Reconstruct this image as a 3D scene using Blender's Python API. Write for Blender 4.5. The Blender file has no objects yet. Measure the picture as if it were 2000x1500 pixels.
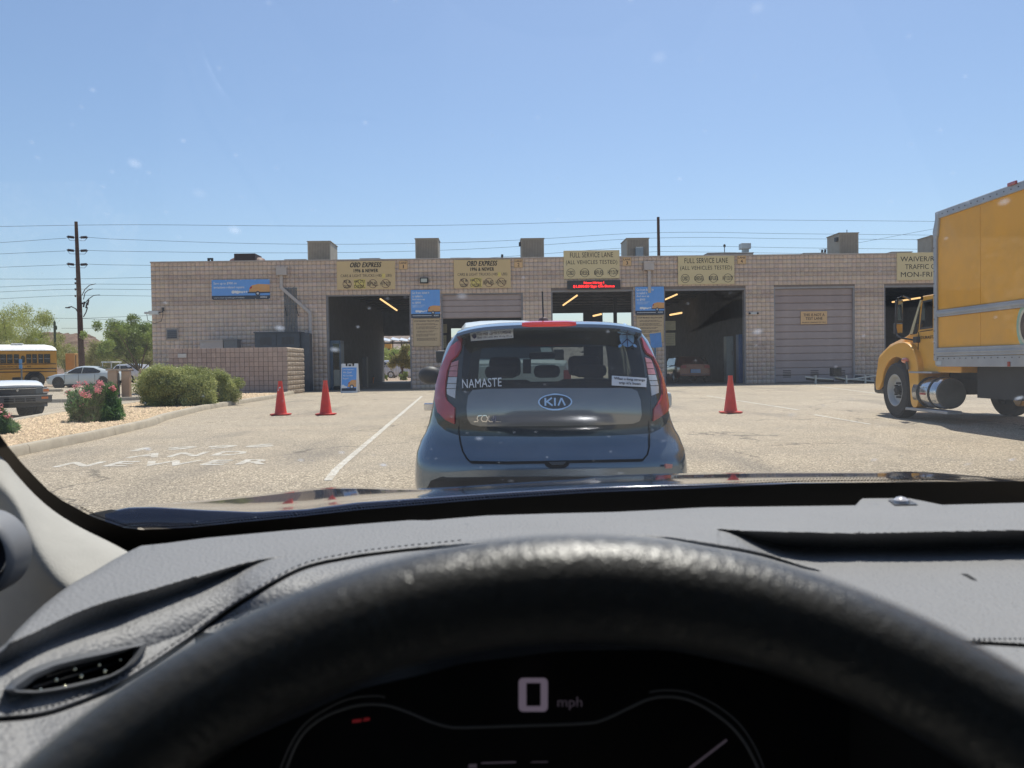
import bpy, bmesh, math, random
import numpy as np
from mathutils import Vector, Matrix
R=math.radians
C=bpy.context.scene.collection
rnd=random.Random(7); RG=np.random.default_rng(7)
# ---------------------------------------------------------------- camera, sky, sun, exposure
CAM_Z=1.08; FX=1600.0; ROLL=R(0.85); PITCH=36/1600.0
cd=bpy.data.cameras.new('camera'); cam=bpy.data.objects.new('camera',cd); C.objects.link(cam)
cam.location=(0,0,CAM_Z)
cam.matrix_world=Matrix.Translation((0,0,CAM_Z))@Matrix.Rotation(R(90)-math.atan(PITCH),4,'X')@Matrix.Rotation(-ROLL,4,'Z')
cd.sensor_width=36; cd.lens=36*FX/2000; cd.clip_start=.02; cd.clip_end=6000
cd.dof.use_dof=True; cd.dof.focus_distance=24; cd.dof.aperture_fstop=11
sc=bpy.context.scene; sc.camera=cam
SUN=Vector((.15,.44,1.0)).normalized()
w=bpy.data.worlds.new('World'); sc.world=w; w.use_nodes=True
nt=w.node_tree; bg=nt.nodes['Background']; sky=nt.nodes.new('ShaderNodeTexSky'); sky.sky_type='NISHITA'; sky.sun_disc=False
sky.sun_elevation=math.asin(SUN.z); sky.sun_rotation=math.atan2(SUN.x,SUN.y); sky.altitude=0; sky.air_density=1; sky.dust_density=1; sky.ozone_density=4
nt.links.new(sky.outputs[0],bg.inputs[0]); bg.inputs[1].default_value=.106
sl=bpy.data.lights.new('sun','SUN'); sl.energy=4.2; sl.angle=R(.53); sl.color=(1,.95,.86)
so=bpy.data.objects.new('sun',sl); C.objects.link(so); so.rotation_euler=(-SUN).to_track_quat('-Z','Y').to_euler()
vs=sc.view_settings; vs.view_transform='Standard'; vs.look='None'; vs.exposure=.42; vs.gamma=1; vs.use_curve_mapping=False
sc.cycles.max_bounces=8; sc.cycles.transparent_max_bounces=24; sc.cycles.caustics_reflective=False; sc.cycles.caustics_refractive=False
# ---------------------------------------------------------------- pixel helpers (photo pixels, 2000 x 1500)
CW=cam.matrix_world.copy(); EYE=Vector((0,0,CAM_Z))
def ray(u,v): return (CW.to_3x3()@Vector(((u-1000)/FX,-(v-750)/FX,-1.0))).normalized()
def PY(u,v,y):
    d=ray(u,v); return EYE+d*(y/d.y)
def PX(u,v,x):
    d=ray(u,v); return EYE+d*(x/d.x)
def G(u,v,z=0.0):
    d=ray(u,v); return EYE+d*((z-CAM_Z)/d.z)
def PL(u,v,p,n):
    d=ray(u,v); return EYE+d*((Vector(p)-EYE).dot(Vector(n))/d.dot(Vector(n)))
# ---------------------------------------------------------------- materials
def nn(t,typ,**k):
    n=t.nodes.new(typ)
    for a,b in k.items(): setattr(n,a,b)
    return n
MC={}
def pm(name,col,rough=.6,metal=0,var=.12,scale=4,bump=0,bscale=60,coat=0,spec=.5,emit=None,estr=1,dirt=None,dirtamt=.4,dirtscale=1.5,tint=False,flake=0):
    if name in MC: return MC[name]
    m=bpy.data.materials.new(name); m.use_nodes=True; t=m.node_tree; b=t.nodes['Principled BSDF']
    tc=nn(t,'ShaderNodeTexCoord'); n=nn(t,'ShaderNodeTexNoise'); n.inputs['Scale'].default_value=scale; n.inputs['Detail'].default_value=6; n.inputs['Roughness'].default_value=.62
    t.links.new(tc.outputs['Object'],n.inputs['Vector'])
    mx=nn(t,'ShaderNodeMix',data_type='RGBA'); mr=nn(t,'ShaderNodeMapRange'); mr.inputs['From Min'].default_value=.3; mr.inputs['From Max'].default_value=.7
    t.links.new(n.outputs['Fac'],mr.inputs['Value']); t.links.new(mr.outputs[0],mx.inputs['Factor'])
    c=Vector(col[:3]); mx.inputs['A'].default_value=(*(c*(1-var)),1); mx.inputs['B'].default_value=(*(c*(1+var)),1)
    out=mx.outputs['Result']
    if dirt:
        n2=nn(t,'ShaderNodeTexNoise'); n2.inputs['Scale'].default_value=dirtscale; n2.inputs['Detail'].default_value=8; n2.inputs['Roughness'].default_value=.7
        t.links.new(tc.outputs['Object'],n2.inputs['Vector'])
        m2=nn(t,'ShaderNodeMapRange'); m2.inputs['From Min'].default_value=.48; m2.inputs['From Max'].default_value=.72; m2.inputs['To Max'].default_value=dirtamt
        t.links.new(n2.outputs['Fac'],m2.inputs['Value'])
        x2=nn(t,'ShaderNodeMix',data_type='RGBA'); t.links.new(m2.outputs[0],x2.inputs['Factor']); t.links.new(out,x2.inputs['A']); x2.inputs['B'].default_value=(*dirt,1); out=x2.outputs['Result']
    if tint:
        a=nn(t,'ShaderNodeAttribute',attribute_name='tint'); x3=nn(t,'ShaderNodeMix',data_type='RGBA',blend_type='MULTIPLY'); x3.inputs['Factor'].default_value=1
        t.links.new(out,x3.inputs['A']); t.links.new(a.outputs['Color'],x3.inputs['B']); out=x3.outputs['Result']
    t.links.new(out,b.inputs['Base Color'])
    b.inputs['Roughness'].default_value=rough; b.inputs['Metallic'].default_value=metal; b.inputs['Coat Weight'].default_value=coat; b.inputs['Coat Roughness'].default_value=.05
    b.inputs['Specular IOR Level'].default_value=spec
    if bump:
        n3=nn(t,'ShaderNodeTexNoise'); n3.inputs['Scale'].default_value=bscale; n3.inputs['Detail'].default_value=4
        t.links.new(tc.outputs['Object'],n3.inputs['Vector']); bp=nn(t,'ShaderNodeBump'); bp.inputs['Strength'].default_value=bump; bp.inputs['Distance'].default_value=.01
        t.links.new(n3.outputs['Fac'],bp.inputs['Height']); t.links.new(bp.outputs[0],b.inputs['Normal'])
    if emit: b.inputs['Emission Color'].default_value=(*emit,1); b.inputs['Emission Strength'].default_value=estr
    MC[name]=m; return m
def glass_mat(name,tintc,refl=1.0,dust=False):
    m=bpy.data.materials.new(name); m.use_nodes=True; t=m.node_tree; t.nodes.clear(); o=nn(t,'ShaderNodeOutputMaterial')
    tr=nn(t,'ShaderNodeBsdfTransparent'); tr.inputs[0].default_value=(*tintc,1); gl=nn(t,'ShaderNodeBsdfGlossy'); gl.inputs['Roughness'].default_value=.02; gl.inputs['Color'].default_value=(refl,refl,refl,1)
    fr=nn(t,'ShaderNodeFresnel'); fr.inputs[0].default_value=1.45; mx=nn(t,'ShaderNodeMixShader'); t.links.new(fr.outputs[0],mx.inputs[0]); t.links.new(tr.outputs[0],mx.inputs[1]); t.links.new(gl.outputs[0],mx.inputs[2])
    out=mx.outputs[0]
    if dust:   # dried spots and a thin film of dust on the pane
        tc=nn(t,'ShaderNodeTexCoord')
        vo=nn(t,'ShaderNodeTexVoronoi'); vo.inputs['Scale'].default_value=21; t.links.new(tc.outputs['Object'],vo.inputs['Vector'])
        mr=nn(t,'ShaderNodeMapRange'); mr.inputs['From Min'].default_value=.13; mr.inputs['From Max'].default_value=.03; t.links.new(vo.outputs['Distance'],mr.inputs['Value'])
        # only some cells carry a spot
        sp=nn(t,'ShaderNodeSeparateColor'); t.links.new(vo.outputs['Color'],sp.inputs[0]); gt=nn(t,'ShaderNodeMapRange'); gt.inputs['From Min'].default_value=.5; gt.inputs['From Max'].default_value=1.0; t.links.new(sp.outputs[0],gt.inputs['Value'])
        mu=nn(t,'ShaderNodeMath',operation='MULTIPLY'); t.links.new(mr.outputs[0],mu.inputs[0]); t.links.new(gt.outputs[0],mu.inputs[1])
        no=nn(t,'ShaderNodeTexNoise'); no.inputs['Scale'].default_value=9; no.inputs['Detail'].default_value=7; no.inputs['Roughness'].default_value=.7; t.links.new(tc.outputs['Object'],no.inputs['Vector'])
        m3=nn(t,'ShaderNodeMapRange'); m3.inputs['From Min'].default_value=.3; m3.inputs['From Max'].default_value=.8; m3.inputs['To Min'].default_value=.008; m3.inputs['To Max'].default_value=.024; t.links.new(no.outputs['Fac'],m3.inputs['Value'])
        mu2=nn(t,'ShaderNodeMath',operation='MULTIPLY'); t.links.new(mu.outputs[0],mu2.inputs[0]); mu2.inputs[1].default_value=.42
        v2=nn(t,'ShaderNodeTexVoronoi'); v2.inputs['Scale'].default_value=75; t.links.new(tc.outputs['Object'],v2.inputs['Vector'])
        r2=nn(t,'ShaderNodeMapRange'); r2.inputs['From Min'].default_value=.16; r2.inputs['From Max'].default_value=.04; r2.inputs['To Max'].default_value=.3; t.links.new(v2.outputs['Distance'],r2.inputs['Value'])
        s2=nn(t,'ShaderNodeSeparateColor'); t.links.new(v2.outputs['Color'],s2.inputs[0]); g2=nn(t,'ShaderNodeMapRange'); g2.inputs['From Min'].default_value=.72; g2.inputs['From Max'].default_value=1; t.links.new(s2.outputs[1],g2.inputs['Value'])
        k2=nn(t,'ShaderNodeMath',operation='MULTIPLY'); t.links.new(r2.outputs[0],k2.inputs[0]); t.links.new(g2.outputs[0],k2.inputs[1])
        k3=nn(t,'ShaderNodeMath',operation='ADD'); t.links.new(mu2.outputs[0],k3.inputs[0]); t.links.new(k2.outputs[0],k3.inputs[1])
        ad=nn(t,'ShaderNodeMath',operation='ADD',use_clamp=True); t.links.new(k3.outputs[0],ad.inputs[0]); t.links.new(m3.outputs[0],ad.inputs[1])
        tl=nn(t,'ShaderNodeBsdfTranslucent'); tl.inputs[0].default_value=(.75,.85,1,1); df=nn(t,'ShaderNodeBsdfDiffuse'); df.inputs[0].default_value=(.7,.75,.8,1)
        md=nn(t,'ShaderNodeMixShader'); md.inputs[0].default_value=.5; t.links.new(tl.outputs[0],md.inputs[1]); t.links.new(df.outputs[0],md.inputs[2])
        m4=nn(t,'ShaderNodeMixShader'); t.links.new(ad.outputs[0],m4.inputs[0]); t.links.new(out,m4.inputs[1]); t.links.new(md.outputs[0],m4.inputs[2]); out=m4.outputs[0]
    t.links.new(out,o.inputs[0]); return m
def leaf_mat(name,c1,c2,trans=.3):
    m=bpy.data.materials.new(name); m.use_nodes=True; t=m.node_tree; b=t.nodes['Principled BSDF']; a=nn(t,'ShaderNodeAttribute',attribute_name='tint')
    s=nn(t,'ShaderNodeSeparateColor'); t.links.new(a.outputs['Color'],s.inputs[0]); mx=nn(t,'ShaderNodeMix',data_type='RGBA'); mx.inputs['A'].default_value=(*c1,1); mx.inputs['B'].default_value=(*c2,1)
    t.links.new(s.outputs[0],mx.inputs['Factor']); t.links.new(mx.outputs['Result'],b.inputs['Base Color']); b.inputs['Roughness'].default_value=.5; b.inputs['Specular IOR Level'].default_value=.25
    tl=nn(t,'ShaderNodeBsdfTranslucent'); t.links.new(mx.outputs['Result'],tl.inputs[0]); ms=nn(t,'ShaderNodeMixShader'); ms.inputs[0].default_value=trans
    t.links.new(b.outputs[0],ms.inputs[1]); t.links.new(tl.outputs[0],ms.inputs[2]); t.links.new(ms.outputs[0],t.nodes['Material Output'].inputs[0]); return m
# ---------------------------------------------------------------- mesh builder and tagging
ORG={}
def org(p): return ORG.get(p.name,Vector((0,0,0))) if p else Vector((0,0,0))
class MB:
    def __init__(s): s.v=[]; s.f=[]; s.m=[]; s.k=0
    def add(s,vs,fs):
        o=len(s.v); s.v+= [tuple(x) for x in vs]; s.f+=[tuple(i+o for i in f) for f in fs]; s.m+=[s.k]*len(fs); return s
    def box(s,x0,x1,y0,y1,z0,z1):
        return s.add([(x,y,z) for z in(z0,z1) for y in(y0,y1) for x in(x0,x1)],[(0,2,3,1),(4,5,7,6),(0,1,5,4),(2,6,7,3),(0,4,6,2),(1,3,7,5)])
    def quad(s,*p): return s.add(p,[tuple(range(len(p)))])
    def prism(s,pts,a,b,f):      # polygon pts (2D) placed by f(p,q,t) at t=a and t=b
        n=len(pts); vs=[f(p,q,a) for p,q in pts]+[f(p,q,b) for p,q in pts]
        return s.add(vs,[tuple(range(n)),tuple(range(2*n-1,n-1,-1))]+[(i,i+n,(i+1)%n+n,(i+1)%n) for i in range(n)])
    def xz(s,pts,y0,y1): return s.prism(pts,y0,y1,lambda p,q,t:(p,t,q))
    def yz(s,pts,x0,x1): return s.prism(pts,x0,x1,lambda p,q,t:(t,p,q))
    def xy(s,pts,z0,z1): return s.prism(pts,z0,z1,lambda p,q,t:(p,q,t))
    def cyl(s,p0,p1,r0,r1=None,n=12,cap=True):
        p0=Vector(p0);p1=Vector(p1); r1=r0 if r1 is None else r1; d=(p1-p0).normalized(); a=d.orthogonal().normalized(); b=d.cross(a)
        vs=[p0+(a*math.cos(2*math.pi*i/n)+b*math.sin(2*math.pi*i/n))*r0 for i in range(n)]+[p1+(a*math.cos(2*math.pi*i/n)+b*math.sin(2*math.pi*i/n))*r1 for i in range(n)]
        fs=[(i,(i+1)%n,(i+1)%n+n,i+n) for i in range(n)]
        if cap: fs+=[tuple(range(n-1,-1,-1)),tuple(range(n,2*n))]
        return s.add(vs,fs)
    def tube(s,pts,r,n=8,rs=None):
        pts=[Vector(p) for p in pts]; up=None; vs=[]; fs=[]
        for i,p in enumerate(pts):
            d=(pts[min(i+1,len(pts)-1)]-pts[max(i-1,0)]).normalized()
            if up is None: up=d.orthogonal().normalized()
            a=(up-d*up.dot(d)); a=a.normalized() if a.length>1e-6 else d.orthogonal().normalized(); up=a; b=d.cross(a); q=rs[i] if rs else r
            vs+=[p+(a*math.cos(2*math.pi*k/n)+b*math.sin(2*math.pi*k/n))*q for k in range(n)]
        for i in range(len(pts)-1):
            fs+=[(i*n+k,i*n+(k+1)%n,(i+1)*n+(k+1)%n,(i+1)*n+k) for k in range(n)]
        fs+=[tuple(range(n-1,-1,-1)),tuple(range((len(pts)-1)*n,len(pts)*n))]
        return s.add(vs,fs)
    def grid(s,rows,wrap=False):
        n=len(rows[0]); vs=[p for r in rows for p in r]; fs=[]
        for i in range(len(rows)-1):
            for j in range(n if wrap else n-1): fs.append((i*n+j,i*n+(j+1)%n,(i+1)*n+(j+1)%n,(i+1)*n+j))
        return s.add(vs,fs)
    def lathe(s,prof,c,ax='z',n=24):   # prof = [(radius, along)]
        c=Vector(c); rows=[]
        for r,h in prof:
            row=[]
            for k in range(n):
                a=2*math.pi*k/n; x,y=r*math.cos(a),r*math.sin(a)
                row.append(c+Vector({'z':(x,y,h),'y':(x,h,y),'x':(h,x,y)}[ax]))
            rows.append(row)
        return s.grid(rows,True)
    def sph(s,c,rx,ry,rz,n=12,m=8):
        return s.grid([[(c[0]+rx*math.sin(math.pi*i/m)*math.cos(2*math.pi*k/n),c[1]+ry*math.sin(math.pi*i/m)*math.sin(2*math.pi*k/n),c[2]+rz*math.cos(math.pi*i/m)) for k in range(n)] for i in range(m+1)],True)
    def build(s,name,mat,parent=None,smooth=False,bev=0,label=None,kind=None,ang=35,sub=0,fix=True):
        o0=org(parent); me=bpy.data.meshes.new(name); me.from_pydata([(x-o0[0],y-o0[1],z-o0[2]) for x,y,z in s.v],[],s.f)
        for mt in (mat if isinstance(mat,(list,tuple)) else [mat]): me.materials.append(mt)
        if any(s.m): me.polygons.foreach_set('material_index',s.m)
        if fix and len(s.f)<60000:
            b=bmesh.new(); b.from_mesh(me); bmesh.ops.recalc_face_normals(b,faces=b.faces); b.to_mesh(me); b.free()
        if smooth:
            me.shade_smooth(); me.set_sharp_from_angle(angle=R(ang))
        o=bpy.data.objects.new(name,me); C.objects.link(o)
        if parent: o.parent=parent; ORG[o.name]=o0.copy()
        if bev: b=o.modifiers.new('bevel','BEVEL'); b.width=bev; b.segments=2; b.limit_method='ANGLE'
        if sub: b=o.modifiers.new('subdivision','SUBSURF'); b.levels=sub; b.render_levels=sub
        if label: o['label']=label
        if kind: o['kind']=kind
        return o
def thing(name,label,cat,loc=(0,0,0),group=None,M=None):
    """an Empty at the thing's base; parts are given in the coordinates of frame M (default: world)"""
    o=bpy.data.objects.new(name,None); C.objects.link(o); o.empty_display_size=.2
    if M is None: o.location=loc
    else: o.matrix_world=M@Matrix.Translation(loc)
    ORG[o.name]=Vector(loc); o['label']=label; o['category']=cat
    if group: o['group']=group
    return o
def dup(o,parent=None,loc=None,label=None,rotz=None):
    c=o.copy(); C.objects.link(c)
    if parent: c.parent=parent
    for ch in list(o.children): dup(ch,c)
    if loc is not None: c.location=loc
    if rotz is not None: c.rotation_euler.z=rotz
    if label: c['label']=label
    return c
_tc={}
def text_geo(s,bold=0.0,shear=0.0,sp=1.0):
    k=(s,bold,shear,sp)
    if k not in _tc:
        cu=bpy.data.curves.new('t','FONT'); cu.body=s; cu.offset=bold; cu.shear=shear; cu.space_character=sp; cu.extrude=0; cu.resolution_u=3
        ob=bpy.data.objects.new('t',cu); me=bpy.data.meshes.new_from_object(ob)
        vs=np.array([v.co[:2] for v in me.vertices]); fs=[tuple(p.vertices) for p in me.polygons]
        bpy.data.objects.remove(ob); bpy.data.curves.remove(cu); bpy.data.meshes.remove(me)
        mn=vs.min(0); mxx=vs.max(0); _tc[k]=((vs-mn)/(mxx-mn),fs,(mxx-mn))
    return _tc[k]
def text(mb,s,x0,x1,z0,z1,y,f=None,bold=0.0,shear=0.0,sp=1.0,keep=False):
    vs,fs,sz=text_geo(s,min(bold,0),shear,sp); st=[(0,0)] if bold<=0 else ([(-.5,0),(.5,0)] if bold<.01 else [(-1,-.4),(-.35,.4),(.35,-.4),(1,.4)])
    if keep:
        w2=(z1-z0)*sz[0]/sz[1]; x1=x0+w2
    for i,(da,db) in enumerate(st):
        P=[(x0+(x1-x0)*(a*(1-2*bold/sz[0] if bold>0 else 1)+(bold*(1+da)/sz[0] if bold>0 else 0)),z0+(z1-z0)*(b+bold*db/sz[1])) for a,b in vs]
        V=[Vector(f(a,b) if f else (a,y,b))-Vector((0,.00035*i,0)) for a,b in P]; mb.add([tuple(v) for v in V],fs)
    return mb
def ring2d(cx,cz,r,t,y,n=28,mb=None):
    mb=mb or MB(); vs=[]
    for k in range(n):
        a=2*math.pi*k/n; vs+=[(cx+r*math.cos(a),y,cz+r*math.sin(a)),(cx+(r-t)*math.cos(a),y,cz+(r-t)*math.sin(a))]
    mb.add(vs,[(2*k,2*k+1,(2*k+3)%(2*n),(2*k+2)%(2*n)) for k in range(n)]); return mb
def leaves(centres,radii,n,size,asp=2.2,up=0.0,shell=.55,seed=1,droop=0):
    """n small leaf faces spread through ellipsoid clumps; returns verts, faces, tint"""
    g=np.random.default_rng(seed); c=np.array(centres,float); r=np.array(radii,float)
    if r.ndim==0: r=np.full(len(c),float(r))
    if r.ndim==1: r=np.repeat(r[:,None],3,1)
    wgt=(r.prod(1))**(2/3); idx=g.choice(len(c),n,p=wgt/wgt.sum())
    d=g.normal(size=(n,3)); d/=np.linalg.norm(d,axis=1)[:,None]; rad=(shell+(1-shell)*g.random(n))*np.where(g.random(n)<.2,g.random(n),1)*(1+.1*g.normal(size=n))
    p=c[idx]+d*r[idx]*rad[:,None]
    a=g.normal(size=(n,3))+d*.8; a[:,2]+=up; a/=np.linalg.norm(a,axis=1)[:,None]; b=np.cross(a,g.normal(size=(n,3))); b/=np.linalg.norm(b,axis=1)[:,None]
    L=size*(.6+.8*g.random(n))[:,None]; Wd=L/asp
    v=np.empty((n,4,3)); v[:,0]=p-a*L*.5; v[:,1]=p+b*Wd*.5; v[:,2]=p+a*L*.5; v[:,3]=p-b*Wd*.5
    ct=g.random(len(c)); tint=np.clip(.5*ct[idx]+.5*g.random(n),0,1)
    return v.reshape(-1,3),np.arange(n*4).reshape(-1,4),tint
def fast_mesh(name,v,f,mat,parent=None,tint=None,kind=None,label=None):
    o0=org(parent); v=np.asarray(v,np.float32)-np.array(o0[:],np.float32); f=np.asarray(f,np.int32); me=bpy.data.meshes.new(name); k=f.shape[1]
    me.vertices.add(len(v)); me.vertices.foreach_set('co',v.ravel()); me.loops.add(f.size); me.loops.foreach_set('vertex_index',f.ravel())
    me.polygons.add(len(f)); me.polygons.foreach_set('loop_start',np.arange(len(f))*k); me.update(calc_edges=True)
    if tint is not None:
        a=me.attributes.new('tint','FLOAT_COLOR','FACE'); t=np.ones((len(f),4),np.float32); t[:,:3]=np.asarray(tint).reshape(len(f),-1); a.data.foreach_set('color',t.ravel())
    me.materials.append(mat); o=bpy.data.objects.new(name,me); C.objects.link(o)
    if parent: o.parent=parent; ORG[o.name]=o0.copy()
    if kind: o['kind']=kind
    if label: o['label']=label
    return o
def circ(cx,cz,r,n=24,a0=0,a1=360): return [(cx+r*math.cos(R(a0+(a1-a0)*k/n)),cz+r*math.sin(R(a0+(a1-a0)*k/n))) for k in range(n)]
def rrect(x0,x1,z0,z1,r,n=5):
    o=[]
    for cx,cz,a in((x1-r,z1-r,0),(x0+r,z1-r,90),(x0+r,z0+r,180),(x1-r,z0+r,270)):
        o+=[(cx+r*math.cos(R(a+90*k/n)),cz+r*math.sin(R(a+90*k/n))) for k in range(n+1)]
    return o
def itp(pts): 
    a=np.array(sorted(pts),float); return lambda x: np.interp(x,a[:,0],a[:,1])
# ================================================================ SETTING
# ground sheet: level beyond 9 m, dipping 0.22 m towards the queue lane; material is coarse sun-bleached asphalt
def asphalt(name,paint=None):
    m=bpy.data.materials.new(name); m.use_nodes=True; t=m.node_tree; b=t.nodes['Principled BSDF']; L=t.links.new
    ge=nn(t,'ShaderNodeNewGeometry')
    def noise(s,d=5,r=.6):
        n=nn(t,'ShaderNodeTexNoise'); n.inputs['Scale'].default_value=s; n.inputs['Detail'].default_value=d; n.inputs['Roughness'].default_value=r; L(ge.outputs['Position'],n.inputs['Vector']); return n
    def ramp(src,a,b_,c0,c1):
        mr=nn(t,'ShaderNodeMapRange'); mr.inputs['From Min'].default_value=a; mr.inputs['From Max'].default_value=b_; mr.inputs['To Min'].default_value=c0; mr.inputs['To Max'].default_value=c1; L(src,mr.inputs['Value']); return mr.outputs[0]
    vo=nn(t,'ShaderNodeTexVoronoi'); vo.inputs['Scale'].default_value=84; L(ge.outputs['Position'],vo.inputs['Vector'])
    sep=nn(t,'ShaderNodeSeparateColor'); L(vo.outputs['Color'],sep.inputs[0])
    cr=nn(t,'ShaderNodeValToRGB'); e=cr.color_ramp.elements; e[0].position=0; e[0].color=(.18,.145,.10,1); e[1].position=1; e[1].color=(.85,.73,.55,1)
    for p,c in((.3,(.31,.255,.185)),(.72,(.45,.375,.275)),(.9,(.58,.49,.365))): q=e.new(p); q.color=(*c,1)
    L(sep.outputs[0],cr.inputs[0]); col=cr.outputs[0]
    def mul(col,f,c):
        x=nn(t,'ShaderNodeMix',data_type='RGBA'); L(f,x.inputs['Factor']); L(col,x.inputs['A']); x.inputs['B'].default_value=(*c,1); return x.outputs['Result']
    col=mul(col,ramp(noise(.55,7,.7).outputs['Fac'],.42,.7,0,.42),(.2,.18,.15))       # wear and dust patches
    col=mul(col,ramp(noise(.16,4).outputs['Fac'],.5,.75,0,.35),(.52,.44,.33))
    st=nn(t,'ShaderNodeMapping'); st.inputs['Scale'].default_value=(1.0,.18,1); L(ge.outputs['Position'],st.inputs['Vector']); n=nn(t,'ShaderNodeTexNoise'); n.inputs['Scale'].default_value=.9; n.inputs['Detail'].default_value=6; L(st.outputs[0],n.inputs['Vector'])
    col=mul(col,ramp(n.outputs['Fac'],.56,.70,0,.42),(.12,.11,.1))                      # tyre and oil streaks along the lanes
    # cracks
    dn=noise(.8,4); ad=nn(t,'ShaderNodeVectorMath',operation='ADD'); sc_=nn(t,'ShaderNodeVectorMath',operation='SCALE'); sc_.inputs['Scale'].default_value=1.6; L(dn.outputs['Color'],sc_.inputs[0]); L(ge.outputs['Position'],ad.inputs[0]); L(sc_.outputs[0],ad.inputs[1])
    v2=nn(t,'ShaderNodeTexVoronoi',feature='DISTANCE_TO_EDGE'); v2.inputs['Scale'].default_value=.24; L(ad.outputs[0],v2.inputs['Vector'])
    ck=nn(t,'ShaderNodeMath',operation='MULTIPLY'); L(ramp(v2.outputs['Distance'],.003,.009,1,0),ck.inputs[0]); L(ramp(noise(.35,3).outputs['Fac'],.46,.54,0,.55),ck.inputs[1])
    col=mul(col,ck.outputs[0],(.05,.045,.04))
    if paint:
        pn=ramp(noise(5,8,.75).outputs['Fac'],.38,.64,.8,.12); pn2=nn(t,'ShaderNodeMath',operation='MULTIPLY'); L(pn,pn2.inputs[0]); L(ramp(sep.outputs[1],.0,.25,.35,1),pn2.inputs[1])
        col=mul(col,pn2.outputs[0],paint)
    L(col,b.inputs['Base Color']); b.inputs['Roughness'].default_value=.85; b.inputs['Specular IOR Level'].default_value=.3
    bp=nn(t,'ShaderNodeBump'); bp.inputs['Strength'].default_value=.6; bp.inputs['Distance'].default_value=.006; L(sep.outputs[2],bp.inputs['Height']); L(bp.outputs[0],b.inputs['Normal'])
    return m
M_ASPH=asphalt('weathered_asphalt'); M_PAINTW=asphalt('worn_white_paint',(.72,.7,.64)); M_PAINTY=asphalt('worn_cream_paint',(.66,.55,.34))
def gz(y): 
    t=min(max((y-5.8)/3.2,0),1); return -.22*(1-t*t*(3-2*t))
ys=[-60,-20,-5,0,3,5.5,6,6.4,6.8,7.2,7.6,8,8.4,8.8,9.2,12,20,30,40,60,90]; xs=[-120,-60,-30,-15,-6,-3,0,3,6,15,30,60,120]
MB().grid([[(x,y,gz(y)) for x in xs] for y in ys]).build('asphalt_lot',M_ASPH,smooth=True,ang=60,kind='structure')
mgnd=pm('desert_soil',(.36,.28,.19),.95,var=.25,scale=.4,bump=.4,bscale=8)
MB().grid([[(x,y,-.45 if -60<y<90 and abs(x)<150 else -.03) for x in(-3000,-200.1,-119,119,200.1,3000)] for y in(-3000,-61,-59,88,92,5000)]).build('ground',mgnd,kind='structure')
def gpoly(pxs,z=0.0): return [(p.x,p.y) for p in (G(u,v,z) for u,v in pxs)]
def stripe(pts,wid,name,mat,z=.004):
    P=[Vector((*p,0)) for p in pts]; vs=[]
    for i,p in enumerate(P):
        d=(P[min(i+1,len(P)-1)]-P[max(i-1,0)]).normalized(); n_=Vector((-d.y,d.x,0))*wid/2
        vs+=[(p.x-n_.x,p.y-n_.y,z+gz(p.y)),(p.x+n_.x,p.y+n_.y,z+gz(p.y))]
    return MB().add(vs,[(2*i,2*i+1,2*i+3,2*i+2) for i in range(len(P)-1)]).build(name,mat,kind='structure')
def lerp2(a,b,n): return [(a[0]+(b[0]-a[0])*i/n,a[1]+(b[1]-a[1])*i/n) for i in range(n+1)]
a=G(640,943,-.06); b_=G(824,774); stripe(lerp2((a.x,a.y),(b_.x,b_.y),40),.085,'lane_line',M_PAINTW)
for (p,q,wd,mt) in(((1525,745.5),(1712,768.5),.1,M_PAINTW),((1380,773),(1560,801),.09,M_PAINTW),((1590,810),(1700,829),.08,M_PAINTW),((1556,752),(1800,748),.12,M_PAINTY),((590,766),(760,763),.1,M_PAINTY),((760,763),(900,760.5),.1,M_PAINTY)):
    a=G(*p);b_=G(*q); stripe(lerp2((a.x,a.y),(b_.x,b_.y),4),wd,'painted_line',mt)
# stencilled words in the left lane, stretched along the lane
LD=(G(824,774)-G(700,880)).normalized()
for s,pl,pr,h in(('NEWER',(100,913),(520,907),.52),('AND',(240,895),(470,889),.55),('1996',(250,882),(530,873),.5)):
    a=G(*pl); b_=G(*pr); e=(b_-a); n_=e.cross(Vector((0,0,1)))*-1; up=Vector((LD.x,LD.y,0))*h
    mb=MB(); vs_,fs_,sz=text_geo(s,.025,0,1.3)
    mb.add([tuple(a+e*x+up*y) for x,y in vs_],fs_)
    mb.v=[(x,y,.003+gz(y)) for x,y,z in mb.v]; o=mb.build('lane_lettering',M_PAINTW,kind='structure',fix=False)
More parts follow.
